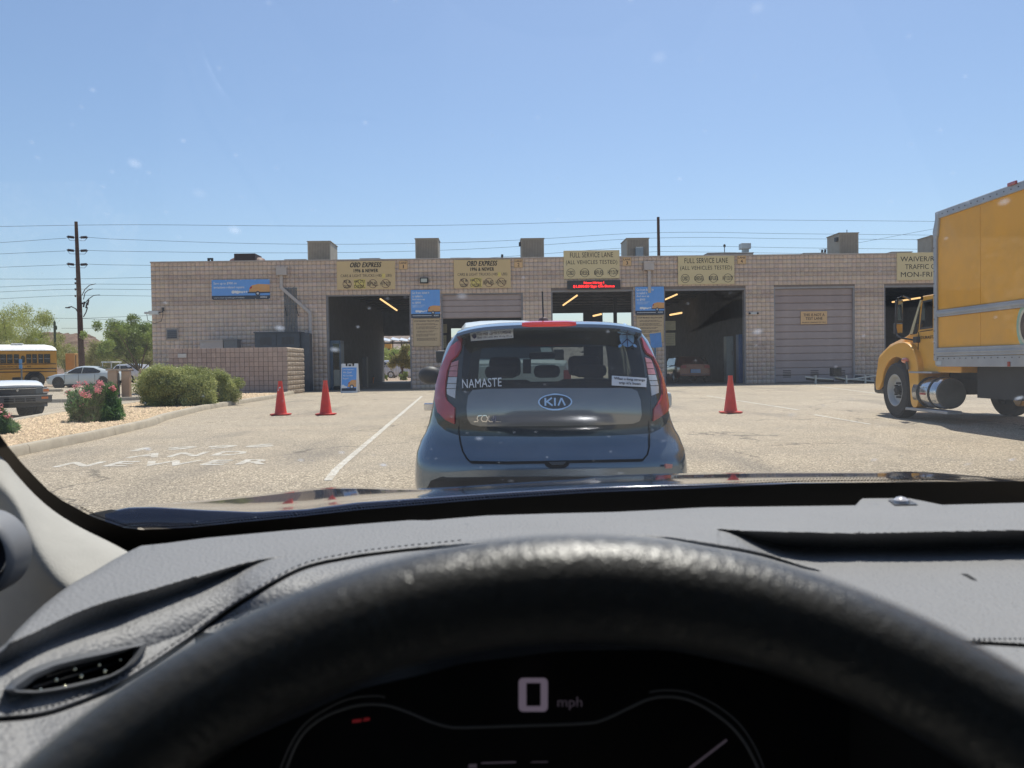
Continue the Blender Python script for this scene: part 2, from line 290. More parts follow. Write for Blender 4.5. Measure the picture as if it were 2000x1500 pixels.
# kerbs
M_KERB=pm('kerb_concrete',(.43,.37,.28),.85,var=.14,scale=3,bump=.25,bscale=90,dirt=(.25,.22,.18),dirtamt=.5,dirtscale=4)
K1=[(-170,948),(0,899),(36,891.5),(121,873),(190,858.6),(300,832),(328,820),(400,801),(453,792),(544,777),(585,766.5)]
def kerb(pts,name,label,side=1,wid=.16,h=.13,seg=3.0,end=None):
    P=[Vector((*p,0)) for p in pts]; t=thing(name,label,'kerb',(P[len(P)//2].x,P[len(P)//2].y,0)); t['kind']='structure'; del t['category']
    # resample
    D=[0]
    for i in range(1,len(P)): D.append(D[-1]+(P[i]-P[i-1]).length)
    def at(s):
        s=min(max(s,0),D[-1]); i=max(0,min(len(P)-2,int(np.searchsorted(D,s))-1)); return P[i].lerp(P[i+1],(s-D[i])/(D[i+1]-D[i]))
    s=0
    while s<D[-1]-.3:
        e=min(s+seg-.012,D[-1]); rows=[]
        for k in range(7):
            q=s+(e-s)*k/6; p=at(q); d=(at(q+.2)-at(q-.2)).normalized(); n_=Vector((-d.y,d.x,0))*side; z=gz(p.y)
            prof=[(0,-.05),(.008,h*.72),(.035,h),(wid,h),(wid,-.05)]
            rows.append([(p.x+n_.x*a,p.y+n_.y*a,z+b) for a,b in prof])
        m=MB().grid(rows); n5=5; m.add(rows[0],[(0,1,2,3,4)]); m.add(rows[-1],[(4,3,2,1,0)]); m.build('kerb_stone',M_KERB,t,smooth=True,ang=40)
        s+=seg
    return t
k1=[(G(u,v).x,G(u,v).y) for u,v in K1]; kerb(k1,'kerb','pale concrete kerb curving along the gravel island towards the building')
k1+=[(k1[-1][0]+.35,k1[-1][1]+1.5)]
K2=[(-170,872),(27,831),(129,812),(238,797),(267,792),(330,784)]
k2=[(G(u,v).x,G(u,v).y) for u,v in K2]; kerb(k2,'kerb','pale concrete kerb behind the oleanders at the far side of the gravel island')
k3=[(G(u,v).x,G(u,v).y) for u,v in((-60,790),(94,787),(264,782),(330,780))]; kerb(k3,'kerb','shaded kerb in front of the beige enclosure wall',wid=.2)
# gravel island
M_GRB=pm('gravel_bed',(.50,.37,.24),.95,var=.3,scale=18,bump=.6,bscale=60)
pin=[]
for i,(x,y) in enumerate(k1[:-1]):
    d=Vector((k1[i+1][0]-x,k1[i+1][1]-y,0)).normalized(); pin.append((x-d.y*.15,y+d.x*.15))
wallc=[(G(592,766).x,G(592,766).y+.5),(G(561,771).x,G(561,771).y),(G(330,777).x,G(330,777).y)]
isl=pin+[wallc[0],wallc[1],wallc[2]]+k2[::-1]
mb=MB(); mb.add([(x,y,.085) for x,y in isl],[tuple(range(len(isl)))]); mb.build('gravel_bed',M_GRB,kind='structure')
def inside(px_,py_,poly):
    r=np.zeros(len(px_),bool); n=len(poly)
    for i in range(n):
        x1,y1=poly[i]; x2,y2=poly[(i+1)%n]; c=((y1>py_)!=(y2>py_))&(px_<(x2-x1)*(py_-y1)/(y2-y1+1e-9)+x1); r^=c
    return r
I=np.array(isl); n=170000; gx=RG.uniform(I[:,0].min(),-1,n); gy=RG.uniform(8,min(36,I[:,1].max()),n); keep=inside(gx,gy,isl)&(RG.random(n)<np.clip(14/gy,0,1)**1.2)&(gx<G(0,0,0).x if False else True); gx=gx[keep];gy=gy[keep]; n=len(gx)
s_=RG.uniform(.006,.02,n)*(1+gy/26); base=np.array([(1,0,0),(0,1,0),(-1,0,0),(0,-1,0),(0,0,.8),(0,0,-.3)],float)
ang=RG.uniform(0,6.28,n); ca,sa=np.cos(ang),np.sin(ang); V=base[None]*s_[:,None,None]*RG.uniform(.6,1.2,(n,6,1)); X=V[...,0]*ca[:,None]-V[...,1]*sa[:,None]; Y=V[...,0]*sa[:,None]+V[...,1]*ca[:,None]
V=np.stack([X+gx[:,None],Y+gy[:,None],V[...,2]+.092],2); F=np.array([(0,1,4),(1,2,4),(2,3,4),(3,0,4)]); F=(F[None]+np.arange(n)[:,None,None]*6).reshape(-1,3)
tn=np.repeat(RG.uniform(.55,1.3,(n,1))*np.array([[1,1,1]])+RG.uniform(-.025,.025,(n,3)),4,0)
fast_mesh('gravel',V.reshape(-1,3),F,pm('desert_gravel',(.56,.42,.27),.9,var=.1,scale=30,tint=True),tint=tn,kind='stuff',label='tan desert gravel on the island')
# ================================================================ TEST STATION
TH=R(1.35); FO=Vector((0,40.15,0)); FM=Matrix.Translation(FO)@Matrix.Rotation(TH,4,'Z'); FI=FM.inverted(); FN=(FM.to_3x3()@Vector((0,1,0)))
def FP(u,v,t=0.0):
    p=PL(u,v,FM@Vector((0,t,0)),FN); q=FI@p; return q.x,q.z
def FS(u,v=640,t=0): return FP(u,v,t)[0]
TOP=6.33; SL=FS(297); SR=FS(2060,600)+3.2; DEEP=22.0
doors=[(FS(638),FS(803),FP(720,574)[1]),(FS(862),FS(1022),FP(940,571)[1]),(FS(1077),FS(1238),FP(1150,566)[1]),(FS(1297),FS(1457),FP(1380,563.5)[1]),(FS(1512),FS(1670),FP(1590,559.5)[1]),(FS(1727),FS(1886),FP(1780,557)[1])]
BLD=thing('test_station_building','low tan block building with drive-through vehicle test lanes','building',(0,0,0),M=FM)
M_CORE=pm('mortar',(.19,.155,.135),.95,var=.15,scale=6)
M_BLK=pm('block_smooth',(.66,.515,.41),.9,var=.07,scale=12,bump=.25,bscale=120,tint=True,dirt=(.43,.36,.32),dirtamt=.35,dirtscale=.9)
M_SPL=pm('block_splitface',(.57,.445,.36),.95,var=.16,scale=16,bump=.6,bscale=30,tint=True,dirt=(.38,.33,.30),dirtamt=.35,dirtscale=.7)
BW,BH=.2155,.211
def wallspans(z0,z1):
    """solid s-intervals of the facade at heights z0..z1"""
    cuts=[(a,b) for a,b,h in doors if z0<h-.02]; s=SL; out=[]
    for a,b in cuts: out.append((s,a)); s=b
    out.append((s,SR)); return out
core=MB(); th=.3; zt=[0]+sorted({d[2] for d in doors})+[TOP-.03]
for a,b in zip(zt[:-1],zt[1:]):
    if b-a<.001: continue
    for s0,s1 in wallspans(a+.001,b): core.box(s0,s1,.012,th,a,b)
core.box(SL,SL+th,th,DEEP,0,TOP-.03); core.box(SR-th,SR,th,DEEP,0,TOP-.03)
core.build('wall',M_CORE,BLD,fix=False)
# faces of the blocks, joints recessed
v=[];f=[];tint=[];mi=[]
g=np.random.default_rng(3); rows=int(TOP/BH)
for r_ in range(rows):
    z0=r_*BH+.0042; z1=(r_+1)*BH-.0042; top=rows-1-r_
    rough=(top in(3,4,8,9)) or r_<10
    for s0,s1 in wallspans(z0+.05,z1-.02):
        k=math.floor((s0-SL)/BW)
        while True:
            a=max(s0,SL+k*BW+.004); b=min(s1,SL+(k+1)*BW-.004); k+=1
            if a>=s1: break
            if b-a<.03: continue
            zz1=z1
            for da,db,dh in doors:
                if a<db and b>da and z0<dh<z1: z0b=dh
            dep=-.002-(g.random()*.012 if rough else g.random()*.003); o=len(v); c=.004
            v+=[(a,.014,z0),(b,.014,z0),(b,.014,z1),(a,.014,z1),(a+c,dep,z0+c),(b-c,dep+(g.random()*.008 if rough else 0),z0+c),(b-c,dep,z1-c),(a+c,dep+(g.random()*.008 if rough else 0),z1-c)]
            f+=[(o+4,o+5,o+6,o+7),(o,o+1,o+5,o+4),(o+1,o+2,o+6,o+5),(o+2,o+3,o+7,o+6),(o+3,o,o+4,o+7)]
            tt=g.normal(1,.04)*np.array([1,1+g.normal(0,.012),1+g.normal(0,.02)])*(1.07 if 10<=r_<=19 else .97); tint+=[tt]*5; mi+=[1 if rough else 0]*5
o=fast_mesh('block',v,f,M_BLK,BLD,tint=np.array(tint),kind='stuff'); o.data.materials.append(M_SPL); o.data.polygons.foreach_set('material_index',mi)
# coping, lintel returns, roof deck, ceiling, back wall with openings
cop=pm('metal_coping',(.42,.36,.32),.6,var=.1)
MB().box(SL-.02,SR+.02,-.035,.33,TOP-.03,TOP+.03).build('coping',cop,BLD,bev=.008)
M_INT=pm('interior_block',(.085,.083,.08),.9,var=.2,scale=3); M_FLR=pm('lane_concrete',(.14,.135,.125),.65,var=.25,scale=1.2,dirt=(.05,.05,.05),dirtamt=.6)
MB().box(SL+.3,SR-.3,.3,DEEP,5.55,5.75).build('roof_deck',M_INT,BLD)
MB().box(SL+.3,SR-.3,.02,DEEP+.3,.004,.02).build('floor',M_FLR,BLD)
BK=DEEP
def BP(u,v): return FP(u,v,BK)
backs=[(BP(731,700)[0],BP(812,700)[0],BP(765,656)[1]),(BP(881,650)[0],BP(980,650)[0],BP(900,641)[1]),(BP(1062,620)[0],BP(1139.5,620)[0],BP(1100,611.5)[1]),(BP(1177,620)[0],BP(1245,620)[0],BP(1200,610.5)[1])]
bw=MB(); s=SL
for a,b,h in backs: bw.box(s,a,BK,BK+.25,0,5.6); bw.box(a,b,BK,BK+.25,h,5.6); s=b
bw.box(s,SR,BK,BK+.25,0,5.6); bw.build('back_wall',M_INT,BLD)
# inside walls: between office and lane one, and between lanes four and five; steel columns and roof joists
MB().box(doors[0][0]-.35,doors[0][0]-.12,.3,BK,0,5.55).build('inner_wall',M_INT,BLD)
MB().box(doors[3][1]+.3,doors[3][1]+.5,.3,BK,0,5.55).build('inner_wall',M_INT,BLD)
M_STL=pm('dark_steel',(.07,.07,.072),.6,metal=.3)
for i in range(9):
    m=MB(); y=1.5+i*2.4; m.box(SL+.5,SR-.5,y,y+.12,5.2,5.28); m.box(SL+.5,SR-.5,y+.02,y+.1,5.42,5.5)
    n_=int((SR-SL)/1.2)
    for k in range(n_): m.tube([(SL+.5+k*1.2,y+.06,5.26),(SL+1.1+k*1.2,y+.06,5.45),(SL+1.7+k*1.2,y+.06,5.26)],.015,4)
    m.build('roof_joist',M_STL,BLD)
for u_,t_ in((1201.5,10),(848,9),(1060,12)):
    s=FP(u_,620,t_)[0]; MB().box(s-.1,s+.1,t_-.1,t_+.1,0,5.2).build('column',M_STL,BLD)
# jambs / steel trim of each door opening
M_JMB=pm('door_trim',(.23,.22,.225),.5,var=.1)
for i,(a,b,h) in enumerate(doors):
    m=MB(); m.box(a-.012,a+.07,.02,.34,.02,h); m.box(b-.07,b+.012,.02,.34,.02,h); m.box(a+.07,b-.07,.02,.34,h-.09,h+.02); m.build('door_frame',M_JMB if i!=4 else pm('door_trim_light',(.33,.31,.31),.5),BLD)
# roller doors: lane 2 half lowered, fifth bay shut; every slat its own piece
M_RD=pm('roller_door_taupe',(.37,.30,.285),.55,var=.08,scale=2,bump=.05,dirt=(.27,.23,.22),dirtamt=.3)
def roller(a,b,ztop,zbot,n,label):
    t=thing('roller_door',label,'roller door',((a+b)/2,.2,0),M=FM); h=(ztop-zbot)/n
    base=None
    for k in range(n):
        if base is None:
            z0=zbot; base=MB().add([(a+.07,.16,z0+.02),(b-.07,.16,z0+.02),(b-.07,.135,z0+.05),(a+.07,.135,z0+.05),(a+.07,.135,z0+h-.02),(b-.07,.135,z0+h-.02),(b-.07,.16,z0+h),(a+.07,.16,z0+h),(a+.07,.18,z0),(b-.07,.18,z0)],[(8,9,1,0),(0,1,2,3),(3,2,5,4),(4,5,6,7)]).build('panel',M_RD,t)
        else:
            o=base.copy(); C.objects.link(o); o.location=base.location+Vector((0,0,h*k))
    MB().box(a+.07,b-.07,.19,.21,zbot,ztop).build('backing',M_RD,t); return t
d=doors[4]; t5=roller(d[0],d[1],d[2]-.09,.03,13,'shut taupe roller door in the bay marked not a test lane')
m=MB()
for u_ in(1537,1591,1643):
    for k in range(5):
        s,z=FP(u_,724+k*3.1,.13); m.box(s-.2,s+.2,.124,.134,z-.014,z+.014)
m.build('vent_slot',pm('black_gap',(.01,.01,.01),.9),t5)
d=doors[1]; roller(d[0],d[1],d[2]-.09,FP(940,621)[1],4,'taupe roller door lowered halfway over the opening marked lane 2')
# ---------------------------------------------------------------- signs on the facade
M_TAN=pm('tan_sign_board',(.66,.49,.25),.5,var=.05,scale=1.5,dirt=(.52,.4,.23),dirtamt=.3); M_TAN2=pm('cream_sign_board',(.68,.56,.31),.5,var=.05,scale=1.5,dirt=(.52,.44,.27),dirtamt=.3); M_BLKINK=pm('black_lettering',(.015,.015,.015),.6); M_YEL=pm('yellow_overlay',(.72,.58,.16),.5); M_REDINK=pm('dark_red_line',(.09,.02,.02),.6)
M_TANP=pm('tan_rules_board',(.56,.42,.25),.6,var=.06); M_ORGP=pm('lane_plate_tan',(.70,.45,.22),.5,var=.06); M_EDGE=pm('board_edge',(.3,.24,.14),.6)
def board(name,label,cat,u0,u1,v0,v1,mat,t0=-.07,th=.05,frame=None,grp=None,bev=.004):
    um=(u0+u1)/2; vm=(v0+v1)/2; s0=FP(u0,vm,t0)[0]; s1=FP(u1,vm,t0)[0]; z1=FP(um,v0,t0)[1]; z0=FP(um,v1,t0)[1]
    t=thing(name,label,cat,((s0+s1)/2,t0,z0),M=FM,group=grp)
    MB().box(s0,s1,t0,t0+th,z0,z1).build('board',mat,t,bev=bev)
    return t,s0,s1,z0,z1
def rel(s0,s1,z0,z1): return lambda a,b:(s0+(s1-s0)*a, z1-(z1-z0)*b)
def put(mb,s,box,R4,y,**k):
    f=rel(*R4); x0,z1=f(box[0],box[1]); x1,z0=f(box[2],box[3]); text(mb,s,x0,x1,z0,z1,y,**k)
for i,(u0,u1,v0,v1,lab) in enumerate(((657.8,771.7,509.8,564.8,'OBD EXPRESS sign with struck-out circles above the opening beside the LANE 1 plate'),(886.4,997.3,506.8,562.4,'OBD EXPRESS sign with struck-out circles above the half-lowered door, beside the LANE 2 plate'))):
    t,s0,s1,z0,z1=board('lane_sign',lab,'sign',u0,u1,v0,v1,M_TAN,grp='tan lane signs along the roof edge'); Q=(s0,s1,z0,z1); y=-.0745
    m=MB(); put(m,'OBD EXPRESS',(.23,.05,.77,.22),Q,y,bold=.05,shear=.28,sp=1.1); m.build('lettering',M_BLKINK,t,fix=False)
    m=MB(); put(m,'1996 & NEWER',(.29,.28,.71,.40),Q,y,bold=.045,sp=1.1); m.build('lettering',M_BLKINK,t,fix=False)
    m=MB(); put(m,'CARS & LIGHT TRUCKS (<8501 LBS)',(.065,.47,.94,.595),Q,y,bold=.006,sp=1.0); m.build('lettering',M_BLKINK,t,fix=False)
    f=rel(*Q); a=f(.29,.64); b=f(.49,.97); MB().box(a[0],b[0],-.0745,-.071,b[1],a[1]).build('overlay',M_YEL,t)
    a=f(.775,.46); b=f(.825,.605); MB().box(a[0],b[0],-.0775,-.0755,b[1],a[1]).build('overlay',M_YEL,t)
    for k,(cx,s) in enumerate(((.175,('95 &','OLDER')),(.39,('HVY DTY','DIESEL')),(.615,('BIFUEL',)),(.835,('HVY DTY',)))):
        c=f(cx,.81); r=.205*(z1-z0)*.76; yy=-.0785; m=ring2d(c[0],c[1],r,.022,yy); d_=r*.7
        m.quad((c[0]-d_-.01,yy-.001,c[1]+d_-.01),(c[0]-d_+.01,yy-.001,c[1]+d_+.01),(c[0]+d_+.01,yy-.001,c[1]-d_+.01),(c[0]+d_-.01,yy-.001,c[1]-d_-.01)); m.build('circle_mark',M_REDINK,t,fix=False)
        m=MB()
        for j,w_ in enumerate(s):
            hw=r*(1.25 if len(w_)>5 else .8); h_=.1 if len(s)>1 else .13; zc=c[1]+(.12-.24*j if len(s)>1 else 0)
            text(m,w_,c[0]-hw,c[0]+hw,zc-h_*.7,zc+h_*.7,yy+.0005,bold=.01)
        m.build('lettering',M_BLKINK,t,fix=False)
for (u0,u1,v0,v1,lab) in((1101,1210,489,544,'FULL SERVICE LANE sign standing above the roof edge over the red LED display'),(1324.3,1434.2,500,555,'FULL SERVICE LANE sign over the dark opening beside the LANE 4 plate')):
    t,s0,s1,z0,z1=board('lane_sign',lab,'sign',u0,u1,v0,v1,M_TAN2,grp='tan lane signs along the roof edge'); Q=(s0,s1,z0,z1); y=-.0745; f=rel(*Q)
    m=MB(); put(m,'FULL SERVICE LANE',(.115,.07,.885,.25),Q,y,bold=.007,sp=1.1); m.build('lettering',M_BLKINK,t,fix=False)
    m=MB(); put(m,'(ALL VEHICLES TESTED)',(.04,.345,.96,.53),Q,y,bold=.007,sp=1.1); m.build('lettering',M_BLKINK,t,fix=False)
    for cx,w_ in((.125,'OBD'),(.375,'DIESEL'),(.63,'BIFUEL'),(.885,'HVY DUTY')):
        c=f(cx,.79); r=.155*(z1-z0); m=ring2d(c[0],c[1],r,.02,y); m.build('circle_mark',M_BLKINK,t,fix=False); hw=r*(.7 if len(w_)<4 else 1.1 if len(w_)<7 else 1.25)
        m=MB(); text(m,w_,c[0]-hw,c[0]+hw,c[1]-.1,c[1]+.1,y-.001,bold=.01); m.build('lettering',M_BLKINK,t,fix=False)
t,s0,s1,z0,z1=board('office_sign','large tan sign reading WAIVER and TRAFFIC, partly hidden behind the yellow truck','sign',1752,1872,493,547,M_TAN2); Q=(s0,s1,z0,z1)
for s,bx in(('WAIVER/REFEREE',(.055,.14,.98,.32)),('TRAFFIC ONLY',(.13,.42,.83,.60)),('MON-FRI  8-5',(.06,.70,.82,.88))):
    m=MB(); put(m,s,bx,Q,-.0745,bold=.007,sp=1.02); m.build('lettering',M_BLKINK,t,fix=False)
for i,(u0,v0) in enumerate(((779,509.5),(1004,506),(1216,502.5),(1440,499))):
    t,s0,s1,z0,z1=board('lane_plate','small tan LANE plate at the roof edge, '+('right of the left OBD EXPRESS sign','right of the right-hand OBD EXPRESS sign','right of the raised FULL SERVICE LANE sign','right of the lower FULL SERVICE LANE sign')[i],'sign',u0,u0+17.2,v0,v0+16.7,M_ORGP,t0=-.035,th=.02,grp='small lane number plates'); Q=(s0,s1,z0,z1)
    m=MB(); put(m,'LANE',(.1,.14,.9,.36),Q,-.0385,bold=.012); m.build('lettering',M_BLKINK,t,fix=False); m=MB(); put(m,str(i+1),((.46 if i==0 else .38),.46,(.56 if i==0 else .62),.86),Q,-.0385,bold=.015); m.build('lettering',M_BLKINK,t,fix=False)
    m=MB()
    for x0_,x1_,a0,a1 in((s0,s1,z1-.012,z1),(s0,s1,z0,z0+.012),(s0,s0+.012,z0+.012,z1-.012),(s1-.012,s1,z0+.012,z1-.012)): m.box(x0_,x1_,-.041,-.0365,a0,a1)
    m.build('rim',M_EDGE,t)
t,s0,s1,z0,z1=board('door_sign','tan sign reading THIS IS NOT A TEST LANE on the shut roller door','sign',1564,1615.6,608,633,M_ORGP,t0=.085,th=.03); Q=(s0,s1,z0,z1)
for s,bx in(('THIS IS NOT A',(.1,.17,.9,.38)),('TEST LANE',(.18,.45,.82,.66)),('MAXIMUM CLEARANCE TEST ONLY',(.05,.82,.95,.91))):
    m=MB(); put(m,s,bx,Q,.0815,bold=.012); m.build('lettering',M_BLKINK,t,fix=False)
# red LED display
t,s0,s1,z0,z1=board('led_display','black LED display with red text hanging below a FULL SERVICE LANE sign','display',1108,1212,547.5,564.5,pm('led_housing',(.02,.02,.022),.4),t0=-.13,th=.11); Q=(s0,s1,z0,z1)
M_LED=pm('red_led',(.3,0,0),.5,emit=(1,.02,.02),estr=2.2)
for s,bx in(('Now Hiring !',(.31,.14,.69,.5)),('$1,000.00 Sign On Bonus',(.11,.54,.89,.9))):
    m=MB(); put(m,s,bx,Q,-.1345,bold=.03,sp=.98); m.build('led_text',M_LED,t,fix=False)
# blue posters with the orange car
M_PB=pm('poster_blue',(.13,.36,.80),.35,var=.06); M_PN=pm('poster_navy',(.015,.03,.06),.4); M_PW=pm('poster_white',(.78,.8,.82),.5); M_PO=pm('poster_orange',(.72,.36,.12),.45,dirt=(.45,.42,.3),dirtamt=.5,dirtscale=3); M_PR=pm('poster_red',(.4,.03,.03),.4); M_FRM=pm('poster_frame',(.03,.08,.13),.4)
def carpic(t,f,y,x0=.56,zb=.745,x1=1.0,sc_=1.0,asp=1.0):
    # rear of an orange car with a puff of smoke, flat print
    W=x1-x0; pts=[(0,.16),(.03,.55),(.16,.86),(.45,1),(1,.94),(1,.04),(.45,.04),(.05,.04)]; H=.30*sc_
    P=[f(x0+W*a,zb-H*b) for a,b in pts]; MB().add([(p[0],y,p[1]) for p in P],[tuple(range(len(P)))]).build('car_picture',M_PO,t,fix=False)
    a=f(x0-.02,zb-H*.12); b=f(x1,zb+H*.02); MB().quad((a[0],y-.001,b[1]),(b[0],y-.001,b[1]),(b[0],y-.001,a[1]),(a[0],y-.001,a[1])).build('car_sill',M_PN,t,fix=False)
    P=[f(x0+W*c,zb-H*d_) for c,d_ in((.02,.5),(.1,.78),(.17,.66),(.1,.48))]; MB().add([(p[0],y-.001,p[1]) for p in P],[(0,1,2,3)]).build('tail_lamp',M_PR,t,fix=False)
    c=f(x0+W*.42,zb+H*.05); r=abs(f(0,H*.27)[1]-f(0,0)[1]); MB().add([(x,y-.002,z) for x,z in circ(c[0],c[1],r)],[tuple(range(24))]).build('wheel_arch',M_PN,t,fix=False)
    m=MB()
    for k in range(6):
        a_=R(60*k); dx,dz=math.cos(a_)*r*.55,math.sin(a_)*r*.55; px_,pz_=-math.sin(a_)*r*.1,math.cos(a_)*r*.1
        m.quad((c[0]+px_,y-.003,c[1]+pz_),(c[0]+dx+px_,y-.003,c[1]+dz+pz_),(c[0]+dx-px_,y-.003,c[1]+dz-pz_),(c[0]-px_,y-.003,c[1]-pz_))
    m.build('wheel_spokes',M_PW,t,fix=False)
    m=MB(); rr=np.random.default_rng(5)
    for k in range(7):
        q=f(x0-.06*asp-k*.055*asp,zb-H*.1-rr.random()*.03); r2=r*(.25+.07*min(k,4)+rr.random()*.15); m.add([(x,y-.0005-k*.0002,z) for x,z in circ(q[0],q[1],r2,14)],[tuple(range(14))])
    m.build('smoke_picture',M_PW,t,fix=False)
for i,(u0,u1,v0,v1,lab) in enumerate(((802.7,859.4,566,620.8,'blue poster with an orange car on the pillar beside the lane 1 doorway'),(1241,1297,560,614.5,'blue poster with an orange car below the short downpipe on the pillar'))):
    t,s0,s1,z0,z1=board('poster',lab,'poster',u0,u1,v0,v1,M_PB,t0=-.09,th=.03,grp='blue posters on the pillars'); Q=(s0,s1,z0,z1); f=rel(*Q); y=-.094
    a=f(0,.855); MB().box(s0,s1,-.0945,-.0915,z0,a[1]).build('footer',M_PN,t)
    for j,s in enumerate(('Go from failed it','to nailed it.','And save up','to $900')):
        m=MB(); put(m,s,(.04,.06+j*.12,.04+(.6,.38,.44,.3)[j],.145+j*.12),Q,y,bold=.018); m.build('lettering',M_PW,t,fix=False)
    m=MB()
    for j in range(3): p=f(.05,.54+j*.035); q=f(.5-.06*j,.547+j*.035); m.quad((p[0],y,q[1]),(q[0],y,q[1]),(q[0],y,p[1]),(p[0],y,p[1]))
    p=f(.05,.915); q=f(.7,.93); m.quad((p[0],y-.003,q[1]),(q[0],y-.003,q[1]),(q[0],y-.003,p[1]),(p[0],y-.003,p[1])); m.build('small_print',M_PW,t,fix=False)
    m=MB(); put(m,'ADEQ',(.78,.895,.95,.95),Q,y-.004,bold=.02); m.build('lettering',M_PW,t,fix=False)
    carpic(t,f,y,x0=.58,zb=.80,sc_=.8)
def tiny_lines(t,Q,y,rows,mat):
    m=MB(); f=rel(*Q); g=np.random.default_rng(11)
    for (a,b,zc) in rows:
        x=a
        while x<b:
            w_=.012+g.random()*.05; x2=min(x+w_,b); p=f(x,zc-.008); q=f(x2,zc+.008); m.quad((p[0],y,q[1]),(q[0],y,q[1]),(q[0],y,p[1]),(p[0],y,p[1])); x=x2+.014
    m.build('small_print',mat,t,fix=False)
for i,(u0,u1,v0,v1,lab) in enumerate(((806.5,860,622,676.5,'tan STOP BEHIND YELLOW LINE board on the pillar beside the lane 1 opening'),(1243,1296.5,615.7,669,'tan STOP BEHIND YELLOW LINE board behind the blue folded panel'))):
    t,s0,s1,z0,z1=board('rules_board',lab,'sign',u0,u1,v0,v1,M_TANP,t0=-.085,th=.03,grp='tan rules boards on the pillars'); Q=(s0,s1,z0,z1)
    m=MB(); put(m,'STOP BEHIND YELLOW LINE',(.05,.065,.95,.115),Q,-.089,bold=.02); m.build('lettering',M_BLKINK,t,fix=False)
    rows=[(.12,.8,.19),(.12,.93,.225),(.12,.85,.30),(.12,.78,.335),(.12,.93,.37),(.14,.78,.45),(.14,.72,.485),(.12,.9,.56),(.12,.8,.595),(.12,.55,.63),(.14,.88,.71),(.14,.8,.745),(.14,.88,.78)]
    tiny_lines(t,Q,-.089,rows,M_BLKINK)
    m=MB()
    for x0_,x1_,a0,a1 in((s0,s1,z1-.014,z1),(s0,s1,z0,z0+.014),(s0,s0+.014,z0+.014,z1-.014),(s1-.014,s1,z0+.014,z1-.014)): m.box(x0_,x1_,-.1,-.0865,a0,a1)
    m.build('rim',M_EDGE,t)
# wide blue banner on the office wall
t,s0,s1,z0,z1=board('banner','wide blue vinyl banner with an orange car, tied to the office wall','banner',413.6,527,546,585,M_PB,t0=-.045,th=.012,bev=0); Q=(s0,s1,z0,z1); f=rel(*Q)
MB().box(s0,s1,-.049,-.046,z0,f(0,.8)[1]).build('footer',M_PN,t)
for s,bx in(('Save up to $900 on',(.035,.12,.43,.27)),('emissions-related repairs.',(.035,.32,.57,.47))):
    m=MB(); put(m,s,bx,Q,-.0485,bold=.016); m.build('lettering',M_PW,t,fix=False)
m=MB(); put(m,'Learn more at azdeq.gov/CarHelp',(.035,.87,.56,.95),Q,-.0515,bold=.005); m.build('lettering',M_PW,t,fix=False)
m=MB(); put(m,'ADEQ',(.83,.84,.95,.94),Q,-.0515,bold=.02); m.build('lettering',M_PW,t,fix=False)
carpic(t,f,-.0485,x0=.64,zb=.68,sc_=1.5,asp=.7)
m=MB()
for a in(.01,.25,.5,.75,.99):
    for b in(.02,.98): c=f(a,b); m.add([(x,-.0535,z) for x,z in circ(c[0],c[1],.018,8)],[tuple(range(8))])
m.build('grommet',M_PW,t,fix=False)
# ---------------------------------------------------------------- facade fittings
M_PIPE=pm('painted_metal_beige',(.48,.43,.40),.5,var=.06,scale=3); M_GREYC=pm('grey_cabinet',(.055,.07,.09),.5,var=.15,scale=3,dirt=(.12,.13,.14),dirtamt=.3)
def pipe_box(label,u0,u1,v0,v1,path,w_=.15,d=.1):
    s0,z1=FP(u0,v0,-.25); s1,z0=FP(u1,v1,-.25); t=thing('downpipe',label,'downpipe',((s0+s1)/2,-.1,0),M=FM)
    m=MB(); m.box(s0,s1,-.25,-.03,z0,z1); m.box(s0-.02,s1+.02,-.27,-.03,z1-.03,z1+.02); m.build('rain_head',M_PIPE,t,bev=.01)
    P=[FP(u,v,-.1) for u,v in path]
    for i in range(len(P)-1):
        a=Vector((P[i][0],0,P[i][1])); b=Vector((P[i+1][0],0,P[i+1][1])); dd=(b-a).normalized(); n_=Vector((dd.z,0,-dd.x))*w_/2
        a2=a-dd*(.05 if i else 0); pts=[(a2.x-n_.x,a2.z-n_.z),(b.x-n_.x,b.z-n_.z),(b.x+n_.x,b.z+n_.z),(a2.x+n_.x,a2.z+n_.z)]
        MB().xz(pts,-.03-d-.004*i,-.03-.004*(i%2)).build('pipe',M_PIPE,t,bev=.012)
pipe_box('beige downpipe that slants to the right beside the blue banner',538.7,559.5,522,537,[(549.3,536),(549.5,562),(605.5,611),(608.5,750)])
pipe_box('beige downpipe with a rain head that ends at the blue poster',1258,1278,512,527,[(1268,527),(1268.5,572)])
# conduits
t=thing('conduit_bundle','bundle of grey conduits running up the wall behind the slanted downpipe','conduits',(FS(567),-.03,2.5),M=FM); M_CON=pm('galvanised_conduit',(.17,.18,.19),.4,metal=.5)
for k in range(9):
    s=FS(556+k*2.9,600,-.03); zt_=FP(0+567,561+(k%3)*1.5,-.03)[1]; MB().cyl((s,-.03,2.3),(s,-.03,zt_),.022,n=8).build('conduit',M_CON,t,smooth=True)
m=MB(); sA=FS(555,595,-.06); sB=FS(581,595,-.06)
for v_ in(563,594): z=FP(567,v_,-.06)[1]; m.box(sA,sB,-.062,-.05,z-.02,z+.02)
m.build('strut',M_CON,t); m=MB(); s,z=FP(556,597,-.08); m.tube([(s,-.07,z),(s+.05,-.09,z-.25),(s+.1,-.07,z-.5)],.02,6); s,z=FP(578,597,-.08); m.tube([(s,-.07,z),(s+.05,-.09,z-.25),(s+.12,-.07,z-.5)],.02,6); m.build('cable',M_STL,t)
